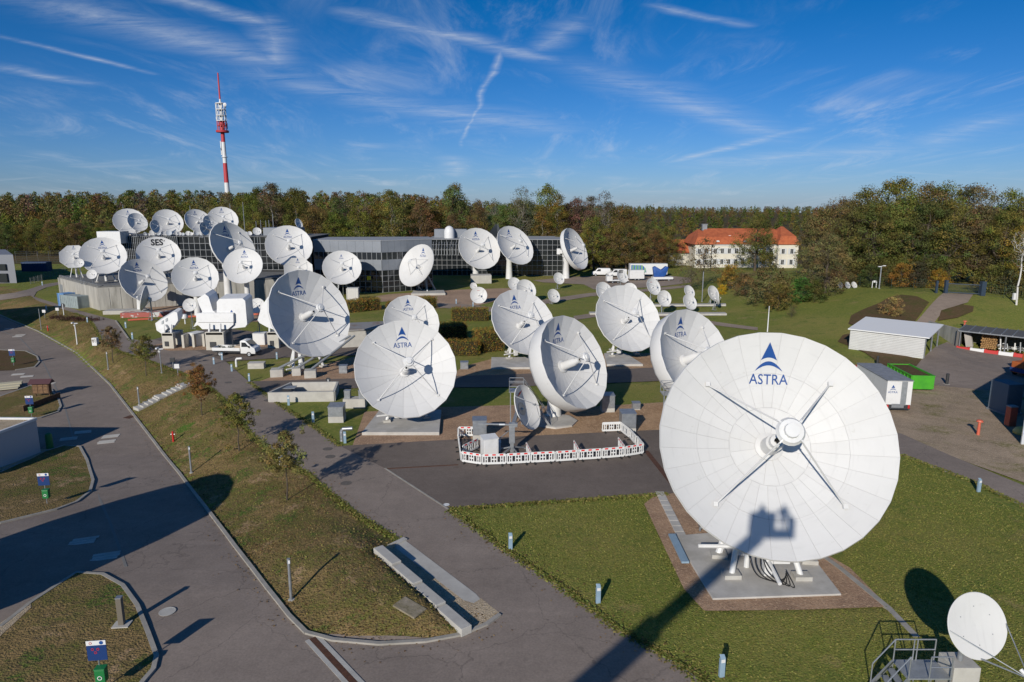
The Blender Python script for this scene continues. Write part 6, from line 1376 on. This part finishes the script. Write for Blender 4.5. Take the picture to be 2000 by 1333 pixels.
# shipping containers
def container(px, py, l, w, h, rz, m_, label, ribs=10):
    o = empty('container', G(px, py), rz, label, 'container'); mb = MB(); mb.box((0, 0, h/2), (l, w, h)); mb.build('body', m_, o)
    mb = MB(); mb.box((0, 0, 0), (.08, w+.08, h-.2)); me_ = mb.mesh('rib', m_)
    for k in range(ribs): inst('rib', me_, o, loc=(-l/2+.2+(l-.4)*k/(ribs-1), 0, h/2))
    mb = MB()
    for x in (-l/2, l/2):
        for y in (-w/2, w/2): mb.box((x, y, h/2), (.14, .14, h+.04))
    mb.build('corner_post', m_, o); mb = MB(); mb.box((-l/2-.05, 0, h/2), (.04, w*.9, h*.92)); mb.build('door', m_, o); return o
container(148, 600, 6.1, 2.4, 2.5, R(-28), mat('container_green', (.34, .40, .40), (.27, .32, .33), 1, .6), 'grey green container against the bunker wall'); container(132, 597, 2.2, 2.3, 2.7, R(-28), mat('container_blue', (.16, .32, .58)), 'light blue container end at the bunker wall', 4)
container(73, 530, 8, 2.5, 3.0, 0, mat('container_navy', (.03, .06, .13)), 'dark blue container near the far left fence'); container(690, 588, 2.4, 2.2, 2.9, .1, mat('container_cream', (.66, .65, .60)), 'cream container beside the large half shaded dish', 6)
# fence at the far left and along the wood
def fence(pts, h, label, sp=3.0, m_=None, mesh=True):
    P = [G(*p) for p in pts]; o = empty('mesh_fence', P[0], 0, label, 'fence'); mm = m_ or mat('fence_green', (.03, .05, .035), rough=.6); mb = MB(); mb.box((0, 0, h/2), (.07, .07, h)); pm = mb.mesh('post', mm); wr = MB()
    for a_, b_ in zip(P[:-1], P[1:]):
        k = max(1, int((b_-a_).length/sp))
        for i in range(k+1): q = a_.lerp(b_, i/k); q.z = Hs(q.x, q.y); inst('post', pm, o, loc=q-P[0])
        for z in np.linspace(.1, h-.05, 6 if mesh else 3): 
            for i in range(k):
                u_, v_ = a_.lerp(b_, i/k), a_.lerp(b_, (i+1)/k); wr.bar(Vector((u_.x, u_.y, Hs(u_.x, u_.y)+z)), Vector((v_.x, v_.y, Hs(v_.x, v_.y)+z)), .025)
        for i in range(k*8): q = a_.lerp(b_, i/(k*8)); z = Hs(q.x, q.y); wr.bar((q.x, q.y, z+.1), (q.x, q.y, z+h-.05), .014)
    wr.build('wire_mesh', mm, o, P[0]); return o
fence([(1585, 562), (1650, 560), (1740, 565), (1828, 571)], 2.2, 'dark green mesh fence along the wood on the right'); fence([(1918, 577), (1960, 582), (2040, 590)], 2.2, 'dark mesh fence right of the gate')
fence([(32, 514), (118, 512)], 4.2, 'tall mesh fence in front of the left plantation', m_=mat('fence_grey', (.14, .15, .15)))
fence([(60, 556), (82, 549), (105, 540), (128, 532)], 1.8, 'low wire fence beside the far left track', m_=mat('fence_grey', (.14, .15, .15)), mesh=False)
ga, gb_ = G(1828, 573), G(1920, 578); gt = empty('sliding_gate', ga, 0, 'dark blue grey sliding gate at the top of the ramp', 'gate'); navy = mat('gate_navy', (.035, .055, .085), rough=.5); d_ = gb_-ga
for f_, w_, h_ in ((0, .35, 2.3), (.2, .5, 2.5), (.97, .8, 2.6)):
    q = d_*f_; mb = MB(); mb.box((q.x, q.y, h_/2+d_.z*f_), (w_, w_, h_)); mb.build('gate_post', navy, gt)
mb = MB()
for z in (.3, 1.9): mb.bar(d_*.2+Vector((0, 0, z)), d_*.97+Vector((0, 0, z)), .1, .14)
mb.build('gate_rail', navy, gt)
for k in range(30): q = d_*(.2+.77*k/29); mb = MB(); mb.bar(q+Vector((0, 0, .3)), q+Vector((0, 0, 1.9)), .035); mb.build('gate_bar', navy, gt)
inst_box('meter_box', 'small white box on the grass by the birch', 'box', G(1981, 586), (.6, .4, 1.2), whitep)
q = G(1707, 563); o = empty('goal_frame', q, 0, 'small white post frame beside the double lamp', 'post frame'); mb = MB(); mb.tube((-.4, 0, 0), (-.4, 0, 1.4), .07); mb.tube((.4, 0, 0), (.4, 0, 1.4), .07); mb.build('post', whitep, o); mb = MB(); mb.box((0, 0, 1.3), (.5, .2, .4)); mb.build('plate', whitep, o)
# strip platforms for the small dishes
for (a_, b_, lb) in [((1235, 617), (1420, 616), 'front white strip platform under the small lawn dishes'), ((1275, 599), (1420, 598), 'rear white strip platform under the small lawn dishes'), ((1152, 615), (1172, 615), 'small white platform left of the unmarked dish')]:
    p, q = G(*a_), G(*b_); mb = MB(); mb.bar(p+Vector((0, .8, .15)), q+Vector((0, .8, .15)), 1.8, .35); tag(mb.build('strip_platform', concl), lb, 'platform')
# flatbed truck
def wheels(root, xs_, w, r=.36, wd=.24):
    mb = MB(); mb.lathe([(r*.62, -wd/2), (r*.96, -wd/2), (r, -wd*.3), (r, wd*.3), (r*.96, wd/2), (r*.62, wd/2)], n=20, M=Matrix.Rotation(R(90), 3, 'X')); ty = mb.mesh('tyre', black, smooth=True)
    mb = MB(); mb.lathe([(.01, wd*.30), (r*.3, wd*.36), (r*.62, wd*.42)], n=16, M=Matrix.Rotation(R(90), 3, 'X')); mb.lathe([(.01, -wd*.30), (r*.3, -wd*.36), (r*.62, -wd*.42)], n=16, M=Matrix.Rotation(R(90), 3, 'X')); rm = mb.mesh('rim', galv, smooth=True)
    for x in xs_:
        for s in (-1, 1): o = inst('wheel', ty, root, loc=(x, s*w, r)); inst('rim', rm, o)
carw = mat('van_white', (.80, .80, .79), rough=.25, coat=.4)
def cabvan(root, prof, w, m_=carw, x_off=0):
    mb = MB(); mb.prism([(x+x_off, -w/2, z) for x, z in prof], (0, w, 0)); return mb.build('body', m_, root, bevel=.06, smooth=True)
tp = G(461, 694); tr = empty('flatbed_truck', tp, R(-4), 'white flatbed truck parked beside the horn antennas', 'truck')
cabvan(tr, [(1.15, .45), (1.15, 2.2), (1.35, 2.32), (2.0, 2.25), (2.75, 1.45), (3.2, 1.22), (3.3, .75), (3.25, .42)], 1.9)
for s in (-1, 1):
    mb = MB(); mb.prism([(1.35, s*.965, 1.4), (1.4, s*.965, 2.05), (1.95, s*.965, 2.02), (2.45, s*.965, 1.42)], (0, s*.012, 0)); mb.build('side_window', glass2, tr)
    mb = MB(); mb.box((3.2, s*.72, .95), (.1, .3, .2)); mb.build('headlight', mat('lamp_glass', (.5, .52, .55), rough=.1), tr); mb = MB(); mb.box((2.45, s*1.08, 1.45), (.12, .2, .25)); mb.build('mirror', black, tr)
mb = MB(); mb.prism([(2.08, -.82, 2.19), (2.08, .82, 2.19), (2.74, .86, 1.50), (2.74, -.86, 1.50)], (.03, 0, .03)); mb.build('windscreen', glass2, tr)
mb = MB(); mb.box((-.9, 0, .82), (4.0, 2.0, .1)); mb.build('load_bed', steel, tr)
for s in (-1, 1): mb = MB(); mb.box((-.9, s*1.0, 1.05), (4.0, .05, .42)); mb.build('drop_side', whitep, tr)
mb = MB(); mb.box((-2.9, 0, 1.05), (.05, 2.0, .42)); mb.build('tailboard', whitep, tr); mb = MB(); mb.box((-.6, .4, .55), (4.9, .12, .2)); mb.box((-.6, -.4, .55), (4.9, .12, .2)); mb.box((3.3, 0, .5), (.15, 1.85, .3)); mb.build('chassis', dark, tr)
wheels(tr, (-1.9, 2.35), .85)
c = leaf_mesh('clippings', rng.uniform([-2.4, -.8, .95], [.4, .8, 1.25], (24, 3)), .25, 14, .14, 9); lo_ = inst('load', c, tr); lo_.color = (.05, .07, .02, 1); mb = MB(); mb.box((.5, .2, 1.15), (.9, 1.2, .5)); mb.build('crate', mat('crate_beige', (.45, .36, .26)), tr)
def van(px, py, rz, label, sc=1):
    o = empty('white_van', G(px, py), rz, label, 'van', 'white vans by the parking'); o.scale = (sc, sc, sc)
    cabvan(o, [(-2.1, .35), (-2.15, 1.75), (-1.9, 1.85), (.6, 1.85), (.95, 1.78), (1.5, 1.15), (2.1, 1.0), (2.2, .6), (2.15, .32)], 1.75)
    for s in (-1, 1): mb = MB(); mb.prism([(.15, s*.885, 1.15), (.15, s*.885, 1.65), (.75, s*.885, 1.66), (1.25, s*.885, 1.15)], (0, s*.012, 0)); mb.build('side_window', glass2, o)
    mb = MB(); mb.prism([(1.0, -.72, 1.77), (1.0, .72, 1.77), (1.5, .75, 1.2), (1.5, -.75, 1.2)], (.03, 0, .03)); mb.build('windscreen', glass2, o)
    for s in (-.45, .45): mb = MB(); mb.box((-2.17, s, 1.35), (.03, .6, .45)); mb.build('rear_window', glass2, o)
    wheels(o, (-1.3, 1.35), .8, .31, .2)
van(1174, 539, R(176), 'white van at the left end of the parking', 1.25); van(1205, 541, R(186), 'white van half hidden behind the lettered trailer dish', 1.25)
bt_ = empty('box_trailer', G(1242, 548), .1, 'white box trailer in front of the lorry with the colourful print', 'trailer'); mb = MB(); mb.box((0, 0, 1.75), (4.2, 2.1, 2.4)); mb.build('body', whitep, bt_, bevel=.05); mb = MB(); mb.box((2.0, -1.06, 2.1), (.1, .02, .8)); mb.box((2.12, 0, 1.9), (.03, 1.4, .9)); mb.build('rear_window', glass2, bt_); wheels(bt_, (-.5, .5), .9, .33)
tt = empty('dish_trailer', G(1205, 553), .1, 'low white trailer carrying the lettered small dish', 'trailer'); mb = MB(); mb.box((0, 0, .75), (6, 1.9, .25)); mb.build('deck', whitep, tt); mb = MB(); mb.box((-2.2, 0, 1.4), (1.6, 1.6, 1.1)); mb.build('equipment_box', whitep, tt, bevel=.04); wheels(tt, (-1.5, 0, 1.5), .9, .33)
lr = empty('lorry_trailer', G(1265, 541), .02, 'white lorry trailer with a colourful print and a small blue mark', 'lorry'); mb = MB(); mb.box((0, 0, 2.35), (11, 2.5, 3.1)); mb.build('body', whitep, lr, bevel=.06)
pr_ = bpy.data.materials.new('lorry_print'); pr_.use_nodes = True; n_ = pr_.node_tree.nodes; l_ = pr_.node_tree.links; wv = n_.new('ShaderNodeTexWave'); wv.inputs['Scale'].default_value = .38; wv.inputs['Distortion'].default_value = 3; rp = n_.new('ShaderNodeValToRGB'); tcn = n_.new('ShaderNodeTexCoord'); l_.new(tcn.outputs['Object'], wv.inputs[0]); l_.new(wv.outputs[0], rp.inputs[0]); l_.new(rp.outputs[0], n_['Principled BSDF'].inputs[0])
rp.color_ramp.elements[0].color = (.01, .05, .35, 1); rp.color_ramp.elements[1].color = (.05, .35, .2, 1)
for t_, c_ in ((.3, (.05, .3, .6, 1)), (.5, (.6, .65, .6, 1)), (.62, (.7, .5, .03, 1)), (.75, (.1, .35, .1, 1))): e_ = rp.color_ramp.elements.new(t_); e_.color = c_
mb = MB(); mb.prism([(-5.3, -1.27, 1.4), (-.7, -1.27, 1.4), (-1.0, -1.27, 2.6), (-1.9, -1.27, 3.5), (-5.3, -1.27, 3.6)], (0, -.01, 0)); mb.build('colour_print', pr_, lr)
mb = MB(); mb.prism([(1.5, -1.27, 2.2), (2.1, -1.27, 2.2), (1.8, -1.27, 2.8)], (0, -.01, 0)); mb.build('logo_arrow', logo, lr); mb = MB(); mb.box((0, 0, .7), (11, 1.2, .3)); mb.build('chassis', dark, lr); wheels(lr, (-3.8, 1.5, 2.8), 1.05, .45)
fb = empty('platform_lorry', G(1293, 549), .05, 'flat white platform vehicle under the blue tarp', 'lorry'); mb = MB(); mb.box((0, 0, .85), (5.6, 2.3, .6)); mb.build('deck', whitep, fb, bevel=.04); wheels(fb, (-1.6, 1.6), .95, .38)
mb = MB(); P = [(-2.0, -.9, 0), (-2.4, -.9, 2.6), (-1.7, -.9, 2.9), (0, -.9, 1.9), (1.2, -.9, 2.9), (1.9, -.9, 2.7), (1.4, -.9, .7), (.6, -.9, 0)]; mb.prism(P, (.1, 1.8, 0)); o = mb.build('tarp_cover', blued, bevel=.2, smooth=True); o.location = G(1290, 549, 1.18); tag(o, 'bright blue tarp wrapped round a load on the platform vehicle', 'tarp')
# lettered trailer, green skip on the right
ep = G(1780, 806); dv = (G(1690, 770)-G(1745, 806)); rz_ = math.atan2(dv.y, dv.x)
et = empty('equipment_trailer', ep, rz_, 'white equipment trailer with blue arrow logo behind the largest dish', 'trailer'); mb = MB(); mb.box((3.9, 1.4, 2.0), (7.8, 2.5, 2.6)); mb.build('body', whitep, et, bevel=.05); mb = MB(); mb.box((3.9, 1.4, 3.33), (7.9, 2.6, .08)); mb.build('roof', mat('trailer_roof', (.33, .34, .36), (.25, .26, .27), 2, .6), et)
mb = MB(); mb.box((-.02, .95, 2.0), (.04, .55, 2.5)); mb.build('grey_door', steel, et); mb = MB(); mb.box((.1, 1.4, .55), (.25, 2.4, .5)); mb.build('bumper', dark, et)
for y in (.35, 2.45): mb = MB(); mb.box((-.05, y, .6), (.05, .18, .35)); mb.build('tail_light', redm, et)
mb = MB(); mb.box((-.05, 1.45, .68), (.04, 1.2, .4)); mb.build('rear_plate', galv, et); mb = MB(); mb.box((4.2, 1.4, .55), (7, 1.0, .25)); mb.build('chassis', dark, et)
wheels(et, (2.2, 3.4), .95, .42); 
for w_ in [x for x in et.children if x.name.startswith('wheel')]: w_.location.y += 1.4
for s_, ox in (('rear', 0), ('side', 1)):
    for nm, v, f, m_ in logo_parts('ASTRA'):
        q = v*1.0; me = bpy.data.meshes.new(nm)
        if ox == 0: vs = [(-.012, 1.95-x*0.95-.2+.3, 2.0+y*.85) for x, y in q]
        else: vs = [(3.4+x*1.2, .135, 2.0+y*1.0) for x, y in q]
        me.from_pydata(vs, [], [tuple(x) for x in f]); me.materials.append(logo); inst(nm, me, et)
sk_ = empty('green_skip', G(1800, 764), rz_, 'bright green skip full of soil behind the equipment trailer', 'skip'); 
mb = MB(); mb.prism([(0, -1.1, .25), (0, -1.25, 1.75), (6.2, -1.25, 1.75), (6.2, -1.1, .25)], (0, .08, 0)); mb.prism([(0, 1.1, .25), (0, 1.25, 1.75), (6.2, 1.25, 1.75), (6.2, 1.1, .25)], (0, -.08, 0)); mb.box((0, 0, 1.0), (.1, 2.4, 1.5)); mb.box((6.2, 0, 1.0), (.1, 2.4, 1.5)); mb.box((3.1, 0, .25), (6.2, 2.2, .1)); mb.build('body', green, sk_)
for k in range(8):
    for s in (-1, 1): mb = MB(); mb.box((.1+6*k/7, s*1.24, .95), (.1, .12, 1.4)); mb.build('rib', green, sk_)
mb = MB()
for s in (-1, 1): mb.bar((0, s*1.25, 1.75), (6.2, s*1.25, 1.75), .14)
mb.bar((0, -1.25, 1.75), (0, 1.25, 1.75), .14); mb.build('rim', green, sk_)
mb = MB(); mb.box((0, 0, 0), (5.9, 2.2, .3)); o = mb.build('soil_load', soil, sk_, bevel=.1); o.location = (3.1, 0, 1.55)
inst_box('red_box', 'red plastic box on the grass behind the trailer roof', 'box', G(1680, 722), (1.5, 1.2, .5), redm, .4)
gc = empty('louvred_unit', G(1960, 805), .12, 'dark louvred ventilation unit in the building shadow', 'ventilation unit'); mb = MB(); mb.box((0, 0, 1.7), (1.7, 2.2, 3.0)); mb.build('body', mat('unit_grey', (.16, .20, .24)), gc)
mb = MB(); mb.box((0, 0, 0), (.05, .06, 2.7)); me_ = mb.mesh('louvre', mat('unit_grey2', (.2, .25, .29)))
for k in range(12): inst('louvre', me_, gc, loc=(-.75+1.5*k/11, -1.12, 1.7))
mb = MB(); mb.box((0, 0, .1), (1.9, 2.4, .2)); mb.build('plinth', steel, gc)
inst_box('orange_cabinet', 'salmon orange cabinet at the corner of the white building', 'cabinet', G(1972, 832), (.75, .6, 1.9), orange, .1); o = inst_box('stone_slab', 'grey slab lying on the salmon cabinet', 'slab', G(1972, 832, 1.905), (.8, .65, .12), steel, .1)
mb = MB(); mb.lathe([(.75, .0), (.8, .2), (.6, .5), (.2, .68), (.02, .7)], n=18); o = mb.build('yellow_cover', mat('yellow_plastic', (.78, .58, .16), rough=.5), smooth=True); o.location = G(1997, 848, .02); tag(o, 'rounded yellow cover at the right edge beside the white building', 'cover')
fl = empty('orange_vehicle', G(1998, 735), .3, 'orange and blue vehicle parked in the shadow at the right edge', 'vehicle'); mb = MB(); mb.box((.6, 0, 1.1), (3, 2, 1.4)); mb.box((1.4, 0, 2.2), (1.4, 1.9, 1.0)); mb.build('body', mat('machine_orange', (.45, .12, .03)), fl, bevel=.1); mb = MB(); mb.box((-.6, 0, .8), (.8, 2.1, .5)); mb.build('bumper', mat('machine_blue', (.02, .06, .2)), fl); mb = MB(); mb.box((.75, 0, 2.25), (.06, 1.6, .7)); mb.build('windscreen', glass2, fl); wheels(fl, (-.2, 1.7), .9, .45)
# lightning rod on the largest dish is fixed at its rim
rt = [o for o in bpy.data.objects if o.get('label', '').startswith('largest white dish')][0]
a, r, u = frame(R(-7.2), R(29.7)); tp_ = Vector((14.97, 36.65, 7.93))+u*6.5-Vector(rt.location); mb = MB(); mb.tube(tp_-r*.2, tp_-r*.2+Vector((0, 0, 1.55)), .035, .02, 8); mb.build('lightning_rod', whitep, rt)
o0 = Vector(rt.location); hx = Vector((13.9, 37.8, 0))
eqx = [((1428, 1130), (1442, 1062), .17), ((1565, 1133), (1548, 1092), .17)]
for (b_, t_, r_) in eqx:
    p = G(*b_, .12); q = at(t_[0], t_[1]-15, 39.2); mb = MB(); mb.tube(p-o0, q-o0, r_, r_, 12); mb.build('leg', whitep, rt, smooth=True); mb = MB(); mb.box(p-o0+Vector((0, 0, .12)), (.95, .7, .24)); mb.build('foot_block', concl, rt)
mb = MB(); p = G(1497, 1125, .12)-o0; mb.box(p+Vector((0, 0, .5)), (.45, .45, 1.0)); mb.tube(p+Vector((0, 0, .9)), p+Vector((0, -1.9, .5)), .11, .11, 10); mb.box(p+Vector((.8, .3, .9)), (.95, .7, .5)); mb.tube(p+Vector((-.9, .8, 0)), p+Vector((-.9, .8, 2.3)), .16, .14, 10); mb.build('drive_unit', whitep, rt)
for k in range(5):
    pts = [p+Vector((-1.0+.15*k+.5*math.sin(k), .8-.2*k, 1.9)), p+Vector((-.9+.2*k, .3-.3*k, .7)), p+Vector((-.6+.3*k, -.3-.15*k, .06)), p+Vector((.2+.2*k, -.9-.15*k, .05)), p+Vector((.9, -.5, .05+.1*k))]; mb = MB(); mb.path(smooth_path(pts), .03, 6); mb.build('cable', black, rt)
mb = MB(); q = G(1375, 1045, .12)-o0; mb.box(q+Vector((.6, .3, .75)), (1.7, .5, .9))
for x in (-.2, 1.3): mb.bar(q+Vector((x, .3, 0)), q+Vector((x, .3, .5)), .1)
mb.build('control_rack', galv, rt)
# signs with green bins on the left, posts and oddments
def sign(px, py, label, h=2.3, bin_=True):
    o = empty('info_sign', G(px, py, .1), .12, label, 'sign', 'blue information signs'); mb = MB(); mb.tube((0, .05, 0), (0, .05, h), .035); mb.build('pole', galv, o)
    mb = MB(); mb.box((0, 0, h-.35), (.80, .03, .95)); pl = mb.build('sign_plate', mat('sign_blue', (.012, .045, .17), rough=.4), o); mb = MB(); mb.box((0, -.018, h+.02), (.80, .006, .22)); mb.build('sign_header', whitep, pl)
    mb = MB(); mb.lathe([(.06, 0), (.04, 0), (.04, .006), (.06, .006)], c=(0, 0, 0), n=16, M=Matrix.Rotation(R(90), 3, 'X')); m1 = mb.mesh('sign_symbol', redm); 
    for x, z in ((-.22, h+.02), (-.16, h-.28), (.06, h-.28), (-.05, h-.44)): inst('sign_symbol', m1, pl, loc=(x, -.024, z))
    mb = MB(); mb.tube((.22, -.02, h+.02), (.22, -.028, h+.02), .085, .085, 14); mb.build('sign_symbol', logo, pl)
    if bin_:
        mb = MB(); mb.box((.12, -.12, h-1.45), (.42, .34, .62)); mb.box((.12, -.12, h-1.11), (.46, .38, .06)); b_ = mb.build('waste_bin', greend, o, bevel=.04); mb = MB(); mb.lathe([(.1, 0), (.07, 0), (.07, .006), (.1, .006)], c=(.12, -.305, h-1.5), n=14, M=Matrix.Rotation(R(90), 3, 'X')); mb.build('bin_symbol', whitep, b_)
    return o
sign(92, 987, 'blue information sign with a green bin on the middle island'); sign(200, 1352, 'blue information sign with a green bin nearest the camera'); sign(62, 817, 'blue information sign on the island with the insect hotel'); sign(27, 716, 'blue information sign with a green bin on the brown island')
mb = MB(); mb.lathe([(.35, 0), (.35, .15), (.30, .16), (.30, 1.25), (.27, 1.45), (.1, 1.55)], n=18, caps=True); o = mb.build('green_drum', greend, smooth=True); o.location = G(98, 877, .05); tag(o, 'tall green collection drum beside the kiosk corner', 'drum')
po = empty('steel_pillar', G(239, 1224, .1), .1, 'square steel pillar on the lower left island', 'pillar'); mb = MB(); mb.box((0, 0, .75), (.26, .26, 1.5)); mb.build('post', mat('pillar_bronze', (.16, .14, .11)), po, bevel=.01); mb = MB(); mb.box((0, 0, 1.53), (.28, .28, .06)); mb.build('cap', galv, po); mb = MB(); mb.box((0, 0, .02), (.8, .6, .06)); mb.build('base_slab', concl, po)
ih = empty('insect_hotel', G(84, 775, .1), .1, 'small timber insect hotel with a brown pitched roof', 'insect hotel'); mb = MB(); mb.box((0, 0, 1.0), (1.9, .6, 1.3)); mb.build('case', woodd, ih)
for i in range(3):
    for k in range(3): mb = MB(); mb.box((-.6+.6*i, -.31, .6+.42*k), (.52, .05, .36)); mb.build('compartment', mat('hotel_wood', (.24, .14, .07), (.14, .08, .045), 6, .9), ih)
mb = MB(); mb.prism([(-1.25, -.65, 1.62), (-1.25, .65, 1.62), (-1.25, .1, 2.1)], (2.5, 0, 0)); mb.build('roof', mat('hotel_roof', (.10, .045, .05)), ih)
for s in (-.8, .8): mb = MB(); mb.box((s, 0, .2), (.12, .12, .6)); mb.build('leg', woodd, ih)
p, q = G(46, 806, .1), G(118, 778, .1); mb = MB()
rb_ = empty('timber_edge', p, 0, 'rusty timber wall round the insect hotel island', 'low wall'); dd = q-p
for k in range(8):
    a_, b_ = dd*(k/8), dd*((k+.96)/8); mb = MB(); mb.bar(a_+Vector((0, 0, .3)), b_+Vector((0, 0, .3)), .1, .65); mb.build('plank', woodd, rb_)
for k in range(3):
    o = empty('plank_stack', G(14+4*k, 762-3*k, .1), .5, ['front', 'middle', 'rear'][k]+' pale plank stack beside the insect hotel', 'planks', 'pale plank stacks')
    for j in range(3): mb = MB(); mb.box((0, j*.4-.4, .12+.1*k), (2.4, .3, .12+.1*k)); mb.build('plank', mat('pale_wood', (.55, .5, .36)), o)
wd_ = empty('white_drum', G(553, 912), .2, 'white meter box behind the nearest young tree', 'meter box'); mb = MB(); mb.box((0, 0, .6), (.55, .45, 1.15)); mb.build('body', whitep, wd_, bevel=.05); mb = MB(); mb.box((0, -.23, .7), (.4, .02, .6)); mb.build('door', steel, wd_)
o = inst_box('white_box', 'white utility box on the bank up the road', 'box', G(187, 675), (.75, .6, 1.2), whitep)
for px, py, lb in [(348, 735, 'white small sign box on a post beside the path'), (339, 722, 'dark small box on a post beside the path'), (88, 621, 'white box on a post far up the bank, left'), (114, 617, 'white box on a post far up the bank, right')]:
    o = empty('post_box', G(px, py), .1, lb, 'post box'); mb = MB(); mb.tube((0, 0, 0), (0, 0, 1.1), .06); mb.build('post', galv, o); mb = MB(); mb.box((0, -.08, 1.3), (.6, .2, .55)); mb.build('box', whitep if 'white' in lb else dark, o, bevel=.02)
sg = empty('round_sign', G(642, 763), 0, 'round traffic sign seen from behind at the cross path', 'sign'); mb = MB(); mb.tube((0, 0, 0), (0, 0, 1.3), .07); mb.build('pole', whitep, sg); mb = MB(); mb.tube((0, .04, 1.2), (0, .07, 1.2), .32, .32, 20); mb.build('sign_plate', dark, sg)
sg = empty('round_sign', G(125, 616), 0, 'round traffic sign beside the bunker containers', 'sign'); mb = MB(); mb.tube((0, 0, 0), (0, 0, 2.2), .08); mb.build('pole', whitep, sg); mb = MB(); mb.tube((0, .04, 1.9), (0, .07, 1.9), .42, .42, 20); mb.build('sign_plate', dark, sg)
c = leaf_mesh('foliage', rng.uniform([-6, -1.2, .1], [6, 1.2, .7], (160, 3)), .35, 20, .16, 12); o = empty('shrub_strip', G(147, 627), R(-18), 'low dark reddish shrub strip on the upper bank', 'shrub'); l0 = inst('foliage', c, o); l0.color = (.10, .05, .04, 1)
# concrete block under the leftmost pedestal dish
inst_box('pedestal_block', 'concrete block under the leftmost of the three pedestal dishes', 'block', (-8.5, 186.5, 0), (5.5, 4.5, 2.2), concl, .1, .05)
slab('concrete_pad', [(803, 578), (870, 577), (867, 571), (808, 571)], .5, 'flat concrete pad under the dish turned left', concl)
# lower concrete building behind the front dishes
p, q = G(668, 680), G(780, 674); lb_ = empty('low_store', p, 0, 'low concrete store with a flat rusty roof behind the large half shaded dish', 'building'); dd = q-p; dd.z = 0; ln = dd.length; dd.normalize(); rz_ = math.atan2(dd.y, dd.x); bv = Vector((-dd.y, dd.x, 0))
mb = MB(); m_ = (p+q)/2+bv*3; mb.box((m_.x, m_.y, 1.2), (ln, 6, 2.6), rz_); mb.build('wall', concl, lb_, p); mb = MB(); mb.box((m_.x, m_.y, 2.62), (ln+.4, 6.4, .2), rz_); mb.build('roof', mat('rusty_roof', (.30, .29, .28), (.24, .16, .11), .6, .8, lo=.5, hi=.7), lb_, p)
# aerial work platform behind the viewpoint: throws the boom and basket shadow
K0 = Vector((0, 0, CAMH))+SUN*2.6; ap = empty('aerial_platform', (-21.5, -4, 0), 0, 'aerial work platform on a telescopic boom whose shadow falls on the largest dish', 'aerial platform'); ao = Vector(ap.location)
bt = K0+Vector((-.75, .1, -1.75)); tr_ = Vector((-21.5, -4, 2.2)); yv = (Vector((0, 0, 1)))
for f0, f1, w_ in ((0, .45, .95), (.42, .75, .75), (.72, 1.0, .5)):
    a_, b_ = tr_.lerp(bt, f0), tr_.lerp(bt, f1); mb = MB(); mb.bar(a_-ao, b_-ao, w_, w_*1.2); mb.build('boom', whitep, ap)
bc = K0+Vector((-.1, 0, -1.65)); mb = MB(); mb.box(bc-ao, (2.2, .9, .12)); mb.build('basket_floor', galv, ap); mb = MB()
for x in (-1.08, 1.08):
    mb.box(bc-ao+Vector((x, 0, .55)), (.05, .9, 1.0))
mb.box(bc-ao+Vector((-.35, .44, .55)), (1.45, .04, 1.0)); mb.box(bc-ao+Vector((0, -.44, .25)), (2.2, .04, .5)); mb.bar(bc-ao+Vector((-1.1, .44, 1.08)), bc-ao+Vector((1.1, .44, 1.08)), .06); mb.bar(bc-ao+Vector((-1.1, -.44, 1.08)), bc-ao+Vector((1.1, -.44, 1.08)), .06); mb.build('basket_side', galv, ap)
mb = MB(); mb.box((0, 0, 1.0), (2.5, 7.5, .7)); mb.box((0, 2.9, 1.7), (2.3, 1.7, 1.8)); mb.build('truck', whitep, ap, bevel=.08); wheels(ap, (-.9, .9), 2.4, .5)
def person(loc, label, arm, m_):
    V = [(0, 0, .92), (0, 0, 1.15), (0, 0, 1.42), (0, 0, 1.52), (0, .02, 1.62), (0, .02, 1.74), (-.2, 0, 1.40), (-.27, .02, 1.12), (-.20, .22, 1.05+arm), (.2, 0, 1.40), (.27, .02, 1.12), (.20, .22, 1.05+arm), (-.1, 0, .88), (-.12, .03, .48), (-.12, -.02, .07), (-.12, .14, .04), (.1, 0, .88), (.12, .03, .48), (.12, -.02, .07), (.12, .14, .04)]
    E_ = [(0, 1), (1, 2), (2, 3), (3, 4), (4, 5), (2, 6), (6, 7), (7, 8), (2, 9), (9, 10), (10, 11), (0, 12), (12, 13), (13, 14), (14, 15), (0, 16), (16, 17), (17, 18), (18, 19)]
    Rr = [.15, .15, .15, .06, .1, .09, .07, .05, .04, .07, .05, .04, .09, .065, .045, .04, .09, .065, .045, .04]
    me = bpy.data.meshes.new('person'); me.from_pydata(V, E_, []); o = link(bpy.data.objects.new('person', me)); o.location = loc; md_ = o.modifiers.new('skin', 'SKIN'); o.modifiers.new('sub', 'SUBSURF').levels = 1
    for sv, r_ in zip(me.skin_vertices[0].data, Rr): sv.radius = (r_, r_*.85)
    me.skin_vertices[0].data[0].use_root = True; me.materials.append(m_); return tag(o, label, 'person')
person(bc+Vector((-.62, 0, .06)), 'person in dark jacket standing left in the lift basket', .1, mat('jacket', (.06, .07, .1))); person(bc+Vector((.62, .0, .06)), 'person in grey jacket standing right in the lift basket holding both hands up', .3, mat('jacket2', (.1, .1, .1)))

# render economy
try:
    S.cycles.max_bounces = 5; S.cycles.diffuse_bounces = 1; S.cycles.glossy_bounces = 2; S.cycles.transmission_bounces = 2; S.cycles.transparent_max_bounces = 4; S.cycles.caustics_reflective = False; S.cycles.caustics_refractive = False
except Exception: pass
